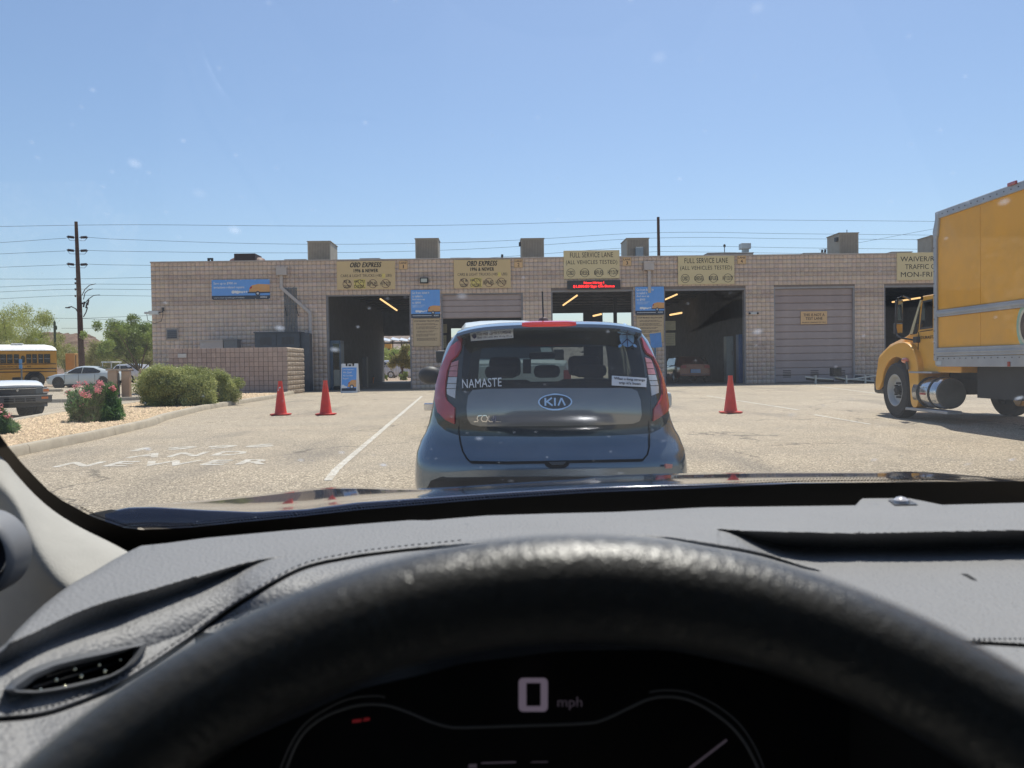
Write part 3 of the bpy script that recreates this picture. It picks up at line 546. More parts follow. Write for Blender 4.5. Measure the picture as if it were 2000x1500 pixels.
# electrical cabinets behind the low wall
s0=FS(496.7,650,-1.1); s1=FS(584.7,650,-1.1); z1=FP(540,650,-1.1)[1]
t=thing('electrical_cabinet','dark grey double-door electrical cabinet behind the low block wall','cabinet',((s0+s1)/2,-.8,0),M=FM)
MB().box(s0,s1,-1.08,-.25,0,z1).build('housing',M_GREYC,t,bev=.01); MB().box(s0-.03,s1+.05,-1.14,-.2,z1,z1+.05).build('lid',M_GREYC,t)
sm=FS(540,650,-1.1)
for a,b in((s0+.03,sm-.015),(sm+.015,s1-.03)):
    dd=MB().box(a,b,-1.11,-1.082,.15,z1-.05).build('door',M_GREYC,t,bev=.008); m=MB()
    for k in range(9): x=a+.25+(b-a-.5)*k/8; m.box(x-.02,x+.02,-1.118,-1.112,z1-.55,z1-.2)
    m.build('louvre',M_STL,dd)
MB().box(s1+.01,s1+.42,-.9,-.3,0,z1-.02).build('side_section',M_GREYC,t,bev=.01)
for u0,u1,v0,mt,lab in((390,435,664,M_PIPE,'beige utility box standing above the low block wall'),(436.5,463,663,pm('utility_grey',(.16,.17,.18),.5),'grey utility box beside the beige one above the low wall')):
    a=FS(u0,670,-1.0); b=FS(u1,670,-1.0); z=FP(u0,v0,-1.0)[1]; t=thing('utility_box',lab,'utility box',((a+b)/2,-.8,0),M=FM)
    MB().box(a,b,-1.0,-.4,0,z-.06).build('body',mt,t,bev=.01); MB().box(a-.04,b+.03,-1.04,-.36,z-.06,z).build('lid',mt,t,bev=.008); MB().box((a+b)/2-.06,(a+b)/2+.06,-1.03,-1.0,z-.8,z-.7).build('handle',M_STL,t)
# louvre vent
t,s0,s1,z0,z1=board('wall_vent','small louvred vent near the left end of the office wall','vent',324,348,641,663.5,pm('vent_frame',(.33,.29,.26),.6),t0=-.04,th=.03)
MB().box(s0+.07,s1-.07,-.043,-.0405,z0+.07,z1-.07).build('opening',pm('black_gap',(.01,.01,.01),.9),t)
for k in range(4):
    z=z0+.1+k*(z1-z0-.17)/4; MB().add([(s0+.07,-.09,z),(s1-.07,-.09,z),(s1-.07,-.045,z+.09),(s0+.07,-.045,z+.09)],[(0,1,2,3)]).build('slat',pm('vent_slat',(.14,.15,.16),.4,metal=.3),t)
# flood light
t,s0,s1,z0,z1=board('floodlight','black-framed floodlight on the wall between lanes 1 and 2','floodlight',820,836,542,553,pm('black_metal',(.02,.02,.02),.5),t0=-.2,th=.19)
MB().box(s0+.05,s1-.05,-.204,-.201,z0+.05,z1-.05).build('lens',pm('lamp_lens',(.5,.52,.45),.2),t)
# cameras and signal fixtures
t=thing('security_camera','white security camera on a bracket at the left corner of the building','camera',(*FP(300,611,-.4),0) if False else (FS(300,611,-.4),-.4,FP(300,611,-.4)[1]),M=FM); cx=FS(301,611,-.4); cz=FP(301,611,-.4)[1]
M_WHT=pm('white_housing',(.6,.61,.6),.4)
MB().box(cx-.24,cx+.22,-.5,-.32,cz-.09,cz+.09).build('body',M_WHT,t,bev=.02); MB().box(cx-.45,cx-.26,-.47,-.33,cz-.05,cz+.05).build('lens_hood',M_WHT,t,bev=.02)
s,z=FP(318,604,-.05); m=MB(); m.tube([(cx+.2,-.4,cz),(cx+.35,-.3,cz+.05),(s,-.05,z)],.03,8); m.box(s-.06,s+.06,-.06,-.01,z-.09,z+.09); m.build('bracket',M_STL,t)
MB().tube([(cx-.35,-.4,cz-.05),(cx-.32,-.38,cz-.35),(cx-.05,-.3,cz-.5),(cx+.25,-.2,cz-.4),(cx+.3,-.12,cz-.1),(s,-.05,z)],.014,6).build('cable',M_STL,t)
for u_,v_,lab in((1472,612,'small two-lamp fixture on the pillar right of lane 4'),):
    s,z=FP(u_,v_,-.06); t=thing('lamp_fixture',lab,'lamp',(s,-.05,z),M=FM); MB().box(s-.22,s+.22,-.07,-.01,z-.05,z+.05).build('plate',M_WHT,t,bev=.01); m=MB()
    for dx in(-.2,.2): m.lathe([(.001,-.1),(.045,-.1),(.05,-.07)],(s+dx,0,z),'y',12)
    m.build('lamp',pm('black_metal',(.02,.02,.02),.5),t,smooth=True)
# ---------------------------------------------------------------- rooftop
M_AC=pm('cooler_tan',(.46,.38,.28),.6,var=.08,scale=2,dirt=(.25,.2,.15),dirtamt=.35); M_ACD=pm('cooler_rib',(.36,.29,.22),.6)
def cooler(u0,u1,v0,t_,dep,lab,vent=False):
    a=FS(u0,480,t_); b=FS(u1,480,t_); z1=FP((u0+u1)/2,v0,t_)[1]; t=thing('rooftop_cooler',lab,'rooftop cooler',((a+b)/2,t_+dep/2,5.75),M=FM,group='tan coolers standing on the roof')
    MB().box(a,b,t_,t_+dep,5.75,z1).build('housing',M_AC,t,bev=.015); MB().box(a-.03,b+.03,t_-.03,t_+dep+.03,z1,z1+.04).build('lid',M_AC,t)
    m=MB(); n_=max(6,int((b-a)/.09))
    for k in range(n_): x=a+.1+(b-a-.2)*k/(n_-1); m.box(x-.02,x+.02,t_-.018,t_-.002,6.1,z1-.06)
    m.build('louvre_panel',M_ACD,t); return t,a,b,z1
cooler(600.5,645,472,3.5,2.0,'tall tan cooler on the roof left of the lane 1 sign'); cooler(811,856,466.5,3.5,1.5,'tall tan cooler on the roof above the floodlight')
t,a,b,z1=cooler(1018,1062.5,466.5,3.5,1.5,'tall tan cooler on the roof left of the raised FULL SERVICE LANE sign'); MB().box(a-.12,a,3.6,3.8,z1-.35,z1-.15).build('pipe_stub',M_STL,t)
t,a,b,z1=cooler(1224,1267.5,466,3.5,1.9,'tan cooler with a small grey duct, on the roof left of the bare pole')
s0=FS(1241,485,3.3); s1=FS(1256,485,3.3); z0,z1b=FP(1248,501,3.3)[1],FP(1248,483,3.3)[1]; MB().box(s0,s1,3.2,3.48,z0,z1b).build('duct',pm('galvanised',(.32,.35,.36),.4,metal=.4),t,bev=.02)
t,a,b,z1=cooler(1639,1677,455.5,3.6,1.6,'widest tan cooler on the roof above the shut roller door'); MB().box(a-.12,a,3.7,3.95,z1-.4,z1-.2).build('pipe_stub',M_STL,t); MB().cyl((a+.6,4,z1),(a+.6,4,z1+.25),.02,n=6).build('mast',M_STL,t)
cooler(1818,1862,461,3.6,1.4,'tan cooler on the roof almost hidden by the truck box')
for u0,u1,v0,lab in((556,597,506,'low pale roof hatch left of the first cooler'),(703,741,504,'low pale roof hatch behind the left OBD EXPRESS sign'),(881,918,503,'low pale roof hatch behind the right OBD EXPRESS sign'),(1383,1472,493,'long low white roof unit behind the lane 4 sign'),(1570,1614,493.5,'low roof hatch left of the widest cooler'),(1742,1782,491,'low roof hatch above the waiver sign')):
    a=FS(u0,500,2); b=FS(u1,500,2); z=FP((u0+u1)/2,v0,2)[1]; t=thing('roof_hatch',lab,'roof hatch',((a+b)/2,2.5,5.75),M=FM,group='low hatches on the roof'); MB().box(a,b,2.05,3.1,5.75,z-.04).build('curb',cop,t); MB().box(a-.03,b+.03,2,3.15,z-.04,z).build('lid',pm('white_lid',(.55,.53,.48),.6),t,bev=.01)
a,z0=FP(1452,500,3); b=FS(1463,500,3); t=thing('roof_vent','grey box-headed roof vent near the LANE 4 plate','roof vent',((a+b)/2,3,5.75),M=FM); MB().box(a,b,3,3.3,5.75,FP(1458,484,3)[1]).build('stack',pm('galvanised',(.32,.35,.36),.4,metal=.4),t,bev=.01)
MB().box(FS(1447,480,3),FS(1466,480,3),2.9,3.4,FP(1456,486,3)[1],FP(1456,475,3)[1]).build('hood',pm('galvanised2',(.42,.45,.46),.4,metal=.3),t,bev=.02)
s,z=FP(1415,480,3); t=thing('roof_mast','thin roof mast with a small round head','mast',(s,3,5.75),M=FM); m=MB(); m.cyl((s,3,5.75),(s,3,z),.02,n=6); m.sph((s,3,z),.07,.05,.09,8,6); m.build('pole',M_STL,t)
for u_,v_,lab in((981,497,'short dark vent pipe leaning on the roof behind the LANE 2 plate'),(1606,488,'short dark pipe at the left foot of the widest cooler'),(1612,487,'second short dark pipe against the widest cooler')):
    s,z=FP(u_,v_,3); t=thing('vent_pipe',lab,'pipe',(s,3,5.75),M=FM); MB().cyl((s-.1,3,5.75),(s,3,z),.06,n=10).build('pipe',M_STL,t,smooth=True)
# rusty tank with saddle
M_RUST=pm('rusty_brown',(.12,.045,.028),.6,var=.35,scale=5,dirt=(.2,.12,.08),dirtamt=.5)
a=FS(439,504,4); b=FS(516,504,4); z=FP(478,500,4)[1]; t=thing('roof_tank','rusty brown horizontal tank with a dark saddle on the office roof','tank',((a+b)/2,4.6,5.75),M=FM); r_=.55; L_=b-a
prof=[(.001,a),(r_*.5,a+.04),(r_*.85,a+.16),(r_,a+.35),(r_,b-.35),(r_*.85,b-.16),(r_*.5,b-.04),(.001,b)]
MB().lathe(prof,(0,4.6,z-r_),'x',20).build('tank_body',M_RUST,t,smooth=True,ang=50)
MB().box(FS(457.5,500,4),FS(499,500,4),3.95,5.2,z-1.2,FP(478,495,3.95)[1]).build('saddle',pm('dark_rust',(.05,.022,.018),.7),t,bev=.02)
s,z=FP(405,507,2); t=thing('roof_bracket','small black bracket on the roof above the banner','bracket',(s,2,5.9),M=FM); m=MB(); q=FS(415.5,507,2); zz=FP(409,503.8,2)[1]; m.box(s,q,2,2.1,zz-.08,zz); m.box(s,s+.1,2,2.1,6,zz-.08); m.box(q-.1,q,2,2.1,6,zz-.08); m.build('bracket_body',pm('black_metal',(.02,.02,.02),.5),t)
# ---------------------------------------------------------------- lit tubes under the roof
M_TUBE=pm('lit_tube',(.8,.6,.3),.5,emit=(1,.62,.26),estr=1.1)
for i,(p,q,ta,tb,lab) in enumerate((((743,584),(775,606),3.0,5.5,'slanting lit tube inside the lane 1 opening'),((1100,596),(1127,577),6,3.2,'lit tube below the LED display in lane 3'),((1159,617),(1174,613.5),14,12,'short far lit tube in lane 3'),((1297,586),(1322,575),5.5,3.2,'lit tube at the upper left of the lane 4 opening'),((1309,615),(1331,611),14,11,'lower lit tube at the left of the lane 4 opening'),((1435,590),(1454,584.5),6,4,'lit tube at the upper right of the lane 4 opening'),((1743,590),(1797,581.5),8,4,'lit tube in the opening behind the truck mirror'))):
    a,za=FP(*p,ta); b,zb=FP(*q,tb); t=thing('tube_light',lab,'light',(a,ta,za),M=FM,group='lit tubes under the roof'); MB().cyl((a,ta,za),(b,tb,zb),.045 if i not in(2,4) else .06,n=8).build('tube',M_TUBE,t); MB().box(min(a,b),max(a,b),min(ta,tb),min(ta,tb)+.03,max(za,zb)+.12,max(za,zb)+.15).build('batten',M_STL,t)
# equipment in the lanes
M_BLUEG=pm('booth_blue',(.04,.10,.17),.45,var=.15); M_GLS=glass_mat('booth_glass',(.55,.7,.62),.9)
a=FS(642,720,.5); b=FS(665.5,720,.5); z=FP(655,667,.5)[1]; t=thing('attendant_booth','blue-grey attendant booth with a glazed door at the left of lane 1','booth',((a+b)/2,.9,0),M=FM)
m=MB(); m.box(a,a+.06,.5,1.5,0,z); m.box(b-.05,b,.5,1.5,0,z); m.box(a,b,.5,1.5,z-.1,z+.05); m.box(a,b,1.46,1.5,0,z); m.box(a+.06,a+.22,.5,.56,0,z-.1); m.build('frame',M_BLUEG,t); MB().box(a+.22,b-.05,.52,.53,.2,z-.1).build('door_glass',M_GLS,t); MB().box(a+.24,b-.06,.515,.56,.2,1.0).build('door_panel',pm('putty_panel',(.3,.3,.25),.6),t)
for u0,u1,v0,v1,t_,mt,lab in((1419,1433,657,742,1.2,pm('steel_green',(.10,.13,.13),.4),'tall grey equipment cabinet inside lane 4'),(1443,1454,653,744,1.0,pm('cabinet_blue',(.03,.10,.25),.4),'narrow blue cabinet at the right edge of lane 4'),(707,716,697,757,4,pm('cab_dark',(.05,.055,.06),.5),'slim dark post cabinet inside lane 1')):
    a=FS(u0,700,t_); b=FS(u1,700,t_); z=FP(u0,v0,t_)[1]; t=thing('equipment_cabinet',lab,'cabinet',((a+b)/2,t_,0),M=FM); MB().box(a,b,t_,t_+.5,.02,z).build('housing',mt,t,bev=.02); MB().box(a+.05,b-.05,t_-.02,t_-.002,z*.55,z-.1).build('door',mt,t,bev=.01); MB().box(b-.1,b-.07,t_-.05,t_-.02,z*.6,z*.7).build('handle',M_STL,t)
for (u0,u1,v0,v1,lab) in((1297,1319.5,627,645,'upper tan notice on the inner wall of lane 4'),(1296.5,1319,650,675,'lower tan notice on the inner wall of lane 4'),(862,873,633,650,'upper notice inside lane 2 beside the pillar'),(862,872,655,680,'lower notice inside lane 2 beside the pillar')):
    t,s0,s1,z0,z1=board('notice',lab,'sign',u0,u1,v0,v1,pm('notice_tan',(.33,.29,.17),.6),t0=1.5,th=.03,grp='notices inside the lanes'); tiny_lines(t,(s0,s1,z0,z1),1.496,[(.1,.9,.15+k*.14) for k in range(6)],M_BLKINK)
    MB().box(s0+.1,s0+.14,1.54,1.6,0.02,z1).build('post',M_STL,t)
# orange bucket and black tray
s=FS(724,740,16); t=thing('orange_bin','orange bucket on the floor near the far doorway of lane 1','bucket',(s,16,0),M=FM); MB().lathe([(.001,.02),(.2,.02),(.26,.42),(.24,.42),(.19,.05),(.001,.05)],(s,16,0),'z',16).build('shell',pm('orange_plastic',(.7,.22,.04),.5),t,smooth=True); MB().tube([(s-.24,16,.42),(s-.2,16,.7),(s+.05,16,.85),(s+.24,16,.42)],.012,6).build('handle',M_STL,t)
s=FS(738,740,21); t=thing('floor_mat','black tray lying at the far doorway of lane 1','tray',(s,21,0),M=FM); MB().box(s-.35,s+.35,20.6,21.4,.02,.16).build('tray_body',pm('black_metal',(.02,.02,.02),.5),t,bev=.03)
# ================================================================ low block wall in front of the office
xr=PY(561,720,34.5).x; xl=PY(330,720,34.5).x; zt1=PY(450,679.5,34.5).z; XR=xr; Y0=34.5; Y1=37.3
LW=thing('low_block_wall','low tan block enclosure wall with a rough stone return at its right end','wall',((xl+xr)/2,Y0,0))
m=MB(); m.box(xl,xr-.013,Y0+.013,Y0+.2,0,zt1-.01); m.box(xr-.2,xr-.013,Y0+.2,Y1,0,zt1-.01); m.build('mortar_core',M_CORE,LW)
nr=10; nc=25; bh=zt1/nr; bw_=(xr-xl)/nc
def blockmesh(name,w_,h_,d_,mat,seed=0):
    g=np.random.default_rng(seed); c=.004; q=[(0,.014,0),(w_,.014,0),(w_,.014,h_),(0,.014,h_)]+[(a,-.002-g.random()*d_,b) for a,b in((c,c),(w_-c,c),(w_-c,h_-c),(c,h_-c))]
    me=bpy.data.meshes.new(name); me.from_pydata(q,[],[(4,5,6,7),(0,1,5,4),(1,2,6,5),(2,3,7,6),(3,0,4,7)]); me.materials.append(mat); return me
mats=[pm('low_wall_block_%d'%i,tuple(c*k for c in(.43,.335,.29)),.92,var=.1,scale=9,bump=.35,bscale=100,dirt=(.24,.2,.18),dirtamt=.4,dirtscale=1.3) for i,k in enumerate((.92,1,1.07,.97))]
bm_=[blockmesh('block',bw_-.011,bh-.011,.006,mats[i%4],i) for i in range(8)]
for i in range(nc):
    for j in range(nr):
        o=bpy.data.objects.new('block',bm_[rnd.randrange(8)]); C.objects.link(o); o.parent=LW; o.location=Vector((xl+i*bw_+.0055,Y0,j*bh+.0055))-ORG[LW.name]
# split-faced return, facing the lanes
v=[];f=[];g=np.random.default_rng(9); nb=13; L=Y1-Y0
for i in range(7):
    for j in range(nr):
        y0=Y0+i*L/7+.007; y1=Y0+(i+1)*L/7-.007; z0=j*bh+.007; z1=(j+1)*bh-.007; o=len(v); K=9; Kz=6
        for a in range(K+1):
            for b in range(Kz+1):
                e=(a in(0,K)) or (b in(0,Kz)); v.append((xr-.013 if e else xr+.005+g.random()*.035,y0+(y1-y0)*a/K,z0+(z1-z0)*b/Kz))
        f+=[(o+a*(Kz+1)+b,o+(a+1)*(Kz+1)+b,o+(a+1)*(Kz+1)+b+1,o+a*(Kz+1)+b+1) for a in range(K) for b in range(Kz)]
fast_mesh('splitface_block',v,f,pm('splitface_stone',(.5,.4,.3),.95,var=.3,scale=25),LW,kind='stuff')
# white plate on it
p0=PY(347.7,698.7,Y0-.01); p1=PY(364,690.8,Y0-.01); t=thing('wall_plate','blank white plate on the low block wall','plate',((p0.x+p1.x)/2,Y0-.02,p0.z)); MB().box(p0.x,p1.x,Y0-.03,Y0-.012,p0.z,p1.z).build('plate_face',pm('white_plate',(.6,.6,.58),.5),t,bev=.004)
# beige dumpster enclosure
M_STU=pm('beige_stucco',(.42,.29,.20),.9,var=.06,scale=2,bump=.2,bscale=60,dirt=(.3,.22,.16),dirtamt=.3)
ye=32.5; a=PY(210,750,ye); b=PY(249,750,ye); zt_=PY(230,724,ye).z
t=thing('enclosure_wall','beige stucco enclosure wall with a gap, behind the pink oleander','wall',(PY(260,750,ye).x,ye,0))
MB().box(a.x,PY(230,750,ye).x-.03,ye,ye+.2,0,zt_).build('wall_panel',M_STU,t,bev=.02); MB().box(PY(232,750,ye).x+.03,b.x,ye+.15,ye+.35,0,zt_-.02).build('gate_panel',M_STU,t,bev=.01)
MB().box(b.x+.01,PY(345,750,ye+1).x,ye+1,ye+1.2,0,zt_+.06).build('wall_panel',M_STU,t,bev=.02); MB().box(a.x-.05,b.x+.04,ye-.03,ye+.4,zt_+.004,zt_+.07).build('coping',pm('stucco_cap',(.40,.30,.22),.8),t,bev=.01)
for x in(PY(231,750,ye).x,): MB().cyl((x,ye+.05,0),(x,ye+.05,zt_-.1),.035,n=8).build('gate_post',M_STL,t)
# ================================================================ cones and A-frame sign
M_CONE=pm('cone_red',(.72,.055,.035),.5,var=.12,scale=6,dirt=(.45,.10,.07),dirtamt=.45,dirtscale=5); M_CB=pm('cone_foot_wear',(.5,.05,.035),.7,var=.3)
def cone(u,v,lab,h=.8,rz=0):
    p=G(u,v); t=thing('traffic_cone',lab,'traffic cone',(p.x,p.y,0),group='red traffic cones')
    prof=[(.15,.035),(.137,.06),(.05,h-.06),(.048,h),(.038,h),(.03,h-.05)]
    MB().lathe(prof,(p.x,p.y,0),'z',28).build('cone_body',M_CONE,t,smooth=True,ang=50)
    c=.225; pts=[(p.x+x,p.y+y) for x,y in((c,-c*.55),(c,c*.55),(c*.55,c),(-c*.55,c),(-c,c*.55),(-c,-c*.55),(-c*.55,-c),(c*.55,-c))]
    b=MB().xy(pts,.012,.04).build('base',M_CB,t,bev=.008)
    for dx,dy in((1,1),(-1,1),(1,-1),(-1,-1)): MB().box(p.x+dx*.15-.03,p.x+dx*.15+.03,p.y+dy*.15-.03,p.y+dy*.15+.03,0,.014).build('foot',M_CB,b)
    return t,p
t,p=cone(548.5,811,'leftmost of three red traffic cones, with a white scuff near its tip')
m=MB(); m.quad((p.x-.02,p.y-.083,.62),(p.x+.035,p.y-.081,.64),(p.x+.03,p.y-.076,.67),(p.x-.01,p.y-.077,.66)); m.quad((p.x-.035,p.y-.085,.57),(p.x-.01,p.y-.087,.58),(p.x,p.y-.083,.61),(p.x-.03,p.y-.081,.60)); m.build('scuff',M_WHT,t,fix=False)
cone(636.5,810.5,'middle red traffic cone, just in front of the blue A-frame sign'); cone(1427,807,'red traffic cone standing alone to the right of the grey car')
# A-frame
p=G(682,767); t=thing('a_frame_sign','white plastic A-frame with a blue We Care poster beside lane 1','sign',(p.x,p.y,0)); hw=.36; H=1.27
M_WPL=pm('white_plastic',(.72,.74,.76),.4,var=.04)
for sgn,nm in((-1,'front_panel'),(1,'rear_panel')):
    f=lambda a,z,d,sgn=sgn:(p.x+a,p.y+.27+sgn*(.27*(1-z/H)+.02)+sgn*d,z)
    pts=[(-hw,0),(hw,0),(hw,H),(hw-.16,H),(hw-.16,H-.11),(-hw+.16,H-.11),(-hw+.16,H),(-hw,H)]
    MB().prism(pts,0,.03,lambda a,b,d:f(a,b,d)).build(nm,M_WPL,t,bev=.006)
m=MB(); 
for a0,a1,z0,z1 in((-.1,-.07,H-.11,H-.01),(.07,.1,H-.11,H-.01),(-.1,.1,H-.03,H)): m.box(p.x+a0,p.x+a1,p.y+.24,p.y+.3,z0,z1)
m.build('handle',M_WPL,t)
ff=lambda a,z,off=0:(p.x+a,p.y+.27-(.27*(1-z/H)+.02)-.033-off,z)
m=MB(); m.quad(ff(-hw+.03,.08),ff(hw-.05,.08),ff(hw-.05,H-.17),ff(-hw+.03,H-.17)); m.build('poster_sheet',M_PB,t,fix=False)
m=MB(); m.quad(ff(-hw+.03,.08,.003),ff(hw-.05,.08,.003),ff(hw-.05,.2,.003),ff(-hw+.03,.2,.003)); m.build('footer',M_PN,t,fix=False)
for s,x0,x1,z0,z1 in(('Failed Inspection?',-.29,.2,.98,1.04),('We Care!',-.28,.1,.85,.93),('AZ Can Help',-.28,.15,.70,.78),('Repair!',-.28,-.02,.57,.66)):
    m=MB(); text(m,s,x0,x1,z0,z1,0,f=lambda a,b:ff(a,b,.005),bold=.018); m.build('lettering',M_PW,t,fix=False)
def poly3(pts,nm,mt,off): MB().add([ff(a,b,off) for a,b in pts],[tuple(range(len(pts)))]).build(nm,mt,t,fix=False)
poly3([(-.07,.27),(-.03,.42),(.1,.55),(.25,.56),(.31,.54),(.31,.25),(0,.24)],'car_picture',M_PO,.005); poly3([(-.04,.42),(0,.47),(.03,.44),(-.01,.38)],'tail_lamp',M_PR,.008); poly3(circ(.12,.26,.095),'wheel_arch',M_PN,.008); poly3(circ(.12,.26,.05),'wheel_hub',M_PW,.011); poly3([(-.33,.2),(-.33,.32),(-.26,.36),(-.2,.31),(-.12,.28),(-.07,.25),(-.1,.21)],'smoke_picture',M_PW,.006)
# blue folded panel on a post
p=PY(1279,665,36.5); t=thing('blue_panel','blue folded panel on a post in front of the pillar, right of the grey car','panel',(p.x,36.5,0)); a=PY(1268,652,36.5); b=PY(1291,680,36.5)
M_BLP=pm('blue_panel',(.06,.22,.55),.45); m=MB(); m.add([(a.x,36.42,a.z),(a.x+.26,36.5,a.z+.02),(a.x+.24,36.5,b.z+.02),(a.x+.05,36.42,b.z+.03)],[(0,1,2,3)]); m.add([(a.x+.26,36.5,a.z+.02),(a.x+.5,36.4,a.z+.05),(b.x+.03,36.38,b.z+.05),(a.x+.24,36.5,b.z+.02)],[(0,1,2,3)]); o=m.build('panel_sheet',M_BLP,t,fix=False); md=o.modifiers.new('s','SOLIDIFY'); md.thickness=.015
MB().box(a.x+.22,a.x+.3,36.53,36.6,0,a.z-.05).build('post',pm('blue_post',(.06,.13,.22),.5),t); MB().box(a.x+.1,a.x+.4,36.4,36.7,0,.05).build('base',M_STL,t)
# ================================================================ generic car helpers
M_TYRE=pm('tyre_rubber',(.018,.018,.019),.8,var=.2,scale=20); M_RIMD=pm('dark_alloy',(.03,.03,.033),.35,metal=.6); M_RIML=pm('bright_alloy',(.6,.62,.64),.35,metal=.7); M_TG=pm('tinted_glass',(.012,.014,.016),.06,var=0,spec=.8); M_BLKP=pm('black_plastic',(.02,.02,.022),.55)
def local(o): return o
def wheel(t,x,y,r,w_,side,rim,spokes=5,ax='x'):
    """tyre with rim; axle along x, side=-1 faces -x"""
    s=side; prof=[(r*.6,-w_/2*s),(r*.93,-w_/2*s),(r,-w_*.38*s),(r,w_*.38*s),(r*.93,w_/2*s),(r*.6,w_/2*s),(r*.6,-w_/2*s)]
    wh=MB().lathe(prof,(x,y,r+org(t)[2]),'x',32).build('tyre',M_TYRE,t,smooth=True,ang=30)
    z=r+org(t)[2]; o=MB().lathe([(.001,w_*.15*s),(r*.3,w_*.18*s),(r*.5,w_*.2*s),(r*.58,w_*.44*s),(r*.62,w_*.5*s)],(x,y,z),'x',32).build('rim',rim,wh,smooth=True)
    m=MB()
    for k in range(spokes):
        a=2*math.pi*k/spokes+.3; c,s2=math.cos(a),math.sin(a); px_,pz_=-s2*r*.07,c*r*.07
        q=[(x+w_*.33*s,y+c*r*.1+px_,z+s2*r*.1+pz_),(x+w_*.33*s,y+c*r*.1-px_,z+s2*r*.1-pz_),(x+w_*.43*s,y+c*r*.57-px_*.8,z+s2*r*.57-pz_*.8),(x+w_*.43*s,y+c*r*.57+px_*.8,z+s2*r*.57+pz_*.8)]
        m.add(q+[(a_-w_*.08*s,b_,c_) for a_,b_,c_ in q],[(0,1,2,3),(0,3,7,4),(1,2,6,5)])
    m.build('spoke',rim,wh); return wh
def shell(name,st,mat,parent,O=(0,0,0)):
    """st rows: (y,zlow,zbelt,ztop,w,wtop) along the car; car axis = y"""
    rows=[]
    for y,zl,zb,ztp,w_,wt in st:
        h=[(w_*.93,zl),(w_*.985,zl+(zb-zl)*.12),(w_,zl+(zb-zl)*.5),(w_*.985,zb-(zb-zl)*.12),(w_*.955,zb),(wt+(w_*.955-wt)*.08+.0,ztp-(ztp-zb)*.12),(wt*.93,ztp-(ztp-zb)*.02),(wt*.55,ztp+.012),(0,ztp+.02)]
        rows.append([(O[0]-x,O[1]+y,O[2]+z) for x,z in h]+[(O[0]+x,O[1]+y,O[2]+z) for x,z in h[-2::-1]])
    m=MB().grid(rows); n=len(rows[0]); k=len(m.v); m.f.append(tuple(range(n))); m.f.append(tuple(range(k-1,k-n-1,-1))); m.m+=[0,0]
    return m.build(name,mat,parent,smooth=True,ang=38)
def sidepatch(name,mat,parent,pts,xs,off=.008):
    """polygon pts (y,z) on a side surface x=xs(y,z)"""
    b=bmesh.new(); vs=[b.verts.new((0,y,z)) for y,z in pts]; b.faces.new(vs); bmesh.ops.triangulate(b,faces=b.faces[:])
    bmesh.ops.subdivide_edges(b,edges=b.edges[:],cuts=2,use_grid_fill=True)
    m=MB(); b.verts.ensure_lookup_table(); m.add([(xs(v.co.y,v.co.z)+off,v.co.y,v.co.z) for v in b.verts],[tuple(v.index for v in f.verts) for f in b.faces]); b.free(); return m.build(name,mat,parent,smooth=True)
# ---------------------------------------------------------------- white sedan, seen from its left side (nose to the left)
def rotated_thing(name,lab,cat,loc,rz,group=None):
    t=thing(name,lab,cat,loc,group); t.rotation_euler.z=rz; return t
class Fr:   # local frame of a car: parts are built about the origin, thing is rotated and moved
    def __init__(s,name,lab,cat,loc,rz,group=None,sc_=1):
        s.t=bpy.data.objects.new(name,None); C.objects.link(s.t); s.t.location=loc; s.t.rotation_euler.z=rz; s.t.scale=(sc_,)*3; s.t['label']=lab; s.t['category']=cat
        if group: s.t['group']=group
        ORG[s.t.name]=Vector((0,0,0))
# car axis +y is forward. For the sedan heading to -X (left): rz=+90deg
M_SILV=pm('pearl_white_paint',(.55,.60,.60),.3,var=.02,coat=1); Yc=56.5; pn=PY(86,750,Yc); 
S=Fr('parked_sedan','white four-door sedan with black wheels, parked side-on in front of the school bus','car',(pn.x+2.52,Yc+.95,0),R(90)); t=S.t
st=[(-2.5,.45,.85,.9,.80,.70),(-2.4,.3,.98,1.05,.9,.72),(-1.9,.25,1.0,1.13,.95,.7),(-1.35,.22,.98,1.3,.96,.62),(-.7,.2,.95,1.45,.96,.6),(0,.2,.93,1.49,.96,.6),(.4,.2,.92,1.44,.96,.6),(.95,.2,.91,1.18,.96,.62),(1.25,.2,.92,.99,.95,.75),(1.9,.22,.86,.92,.94,.75),(2.35,.28,.74,.8,.86,.7),(2.5,.38,.62,.66,.72,.6)]
shell('body',st,M_SILV,t)
wx=lambda y,z:-( .93+(.62-.93)*min(max((z-.93)/.55,0),1)**1.15 )-.01
sidepatch('side_window',M_TG,t,[(1.05,.98),(.45,1.33),(-.05,1.40),(-.05,.98)],wx,-.012); sidepatch('side_window',M_TG,t,[(-.1,.98),(-.1,1.40),(-.8,1.36),(-1.35,1.14),(-1.3,1.0)],wx,-.012)
MB().add([(-.6,1.08,1.0),(.6,1.08,1.0),(.52,.42,1.45),(-.52,.42,1.45)],[(0,1,2,3)]).build('windscreen',M_TG,t); MB().add([(-.55,-2.0,1.16),(.55,-2.0,1.16),(.52,-1.0,1.44),(-.52,-1.0,1.44)],[(0,1,2,3)]).build('rear_window',M_TG,t)
for y in(1.55,-1.5):
    for s in(-1,1):
        MB().lathe([(.001,s*.955),(.42,s*.955),(.42,s*.7)],(0,y,.36),'x',24).build('wheel_arch',M_BLKP,t); wheel(t,s*.86,y,.36,.24,s,M_RIMD,10)
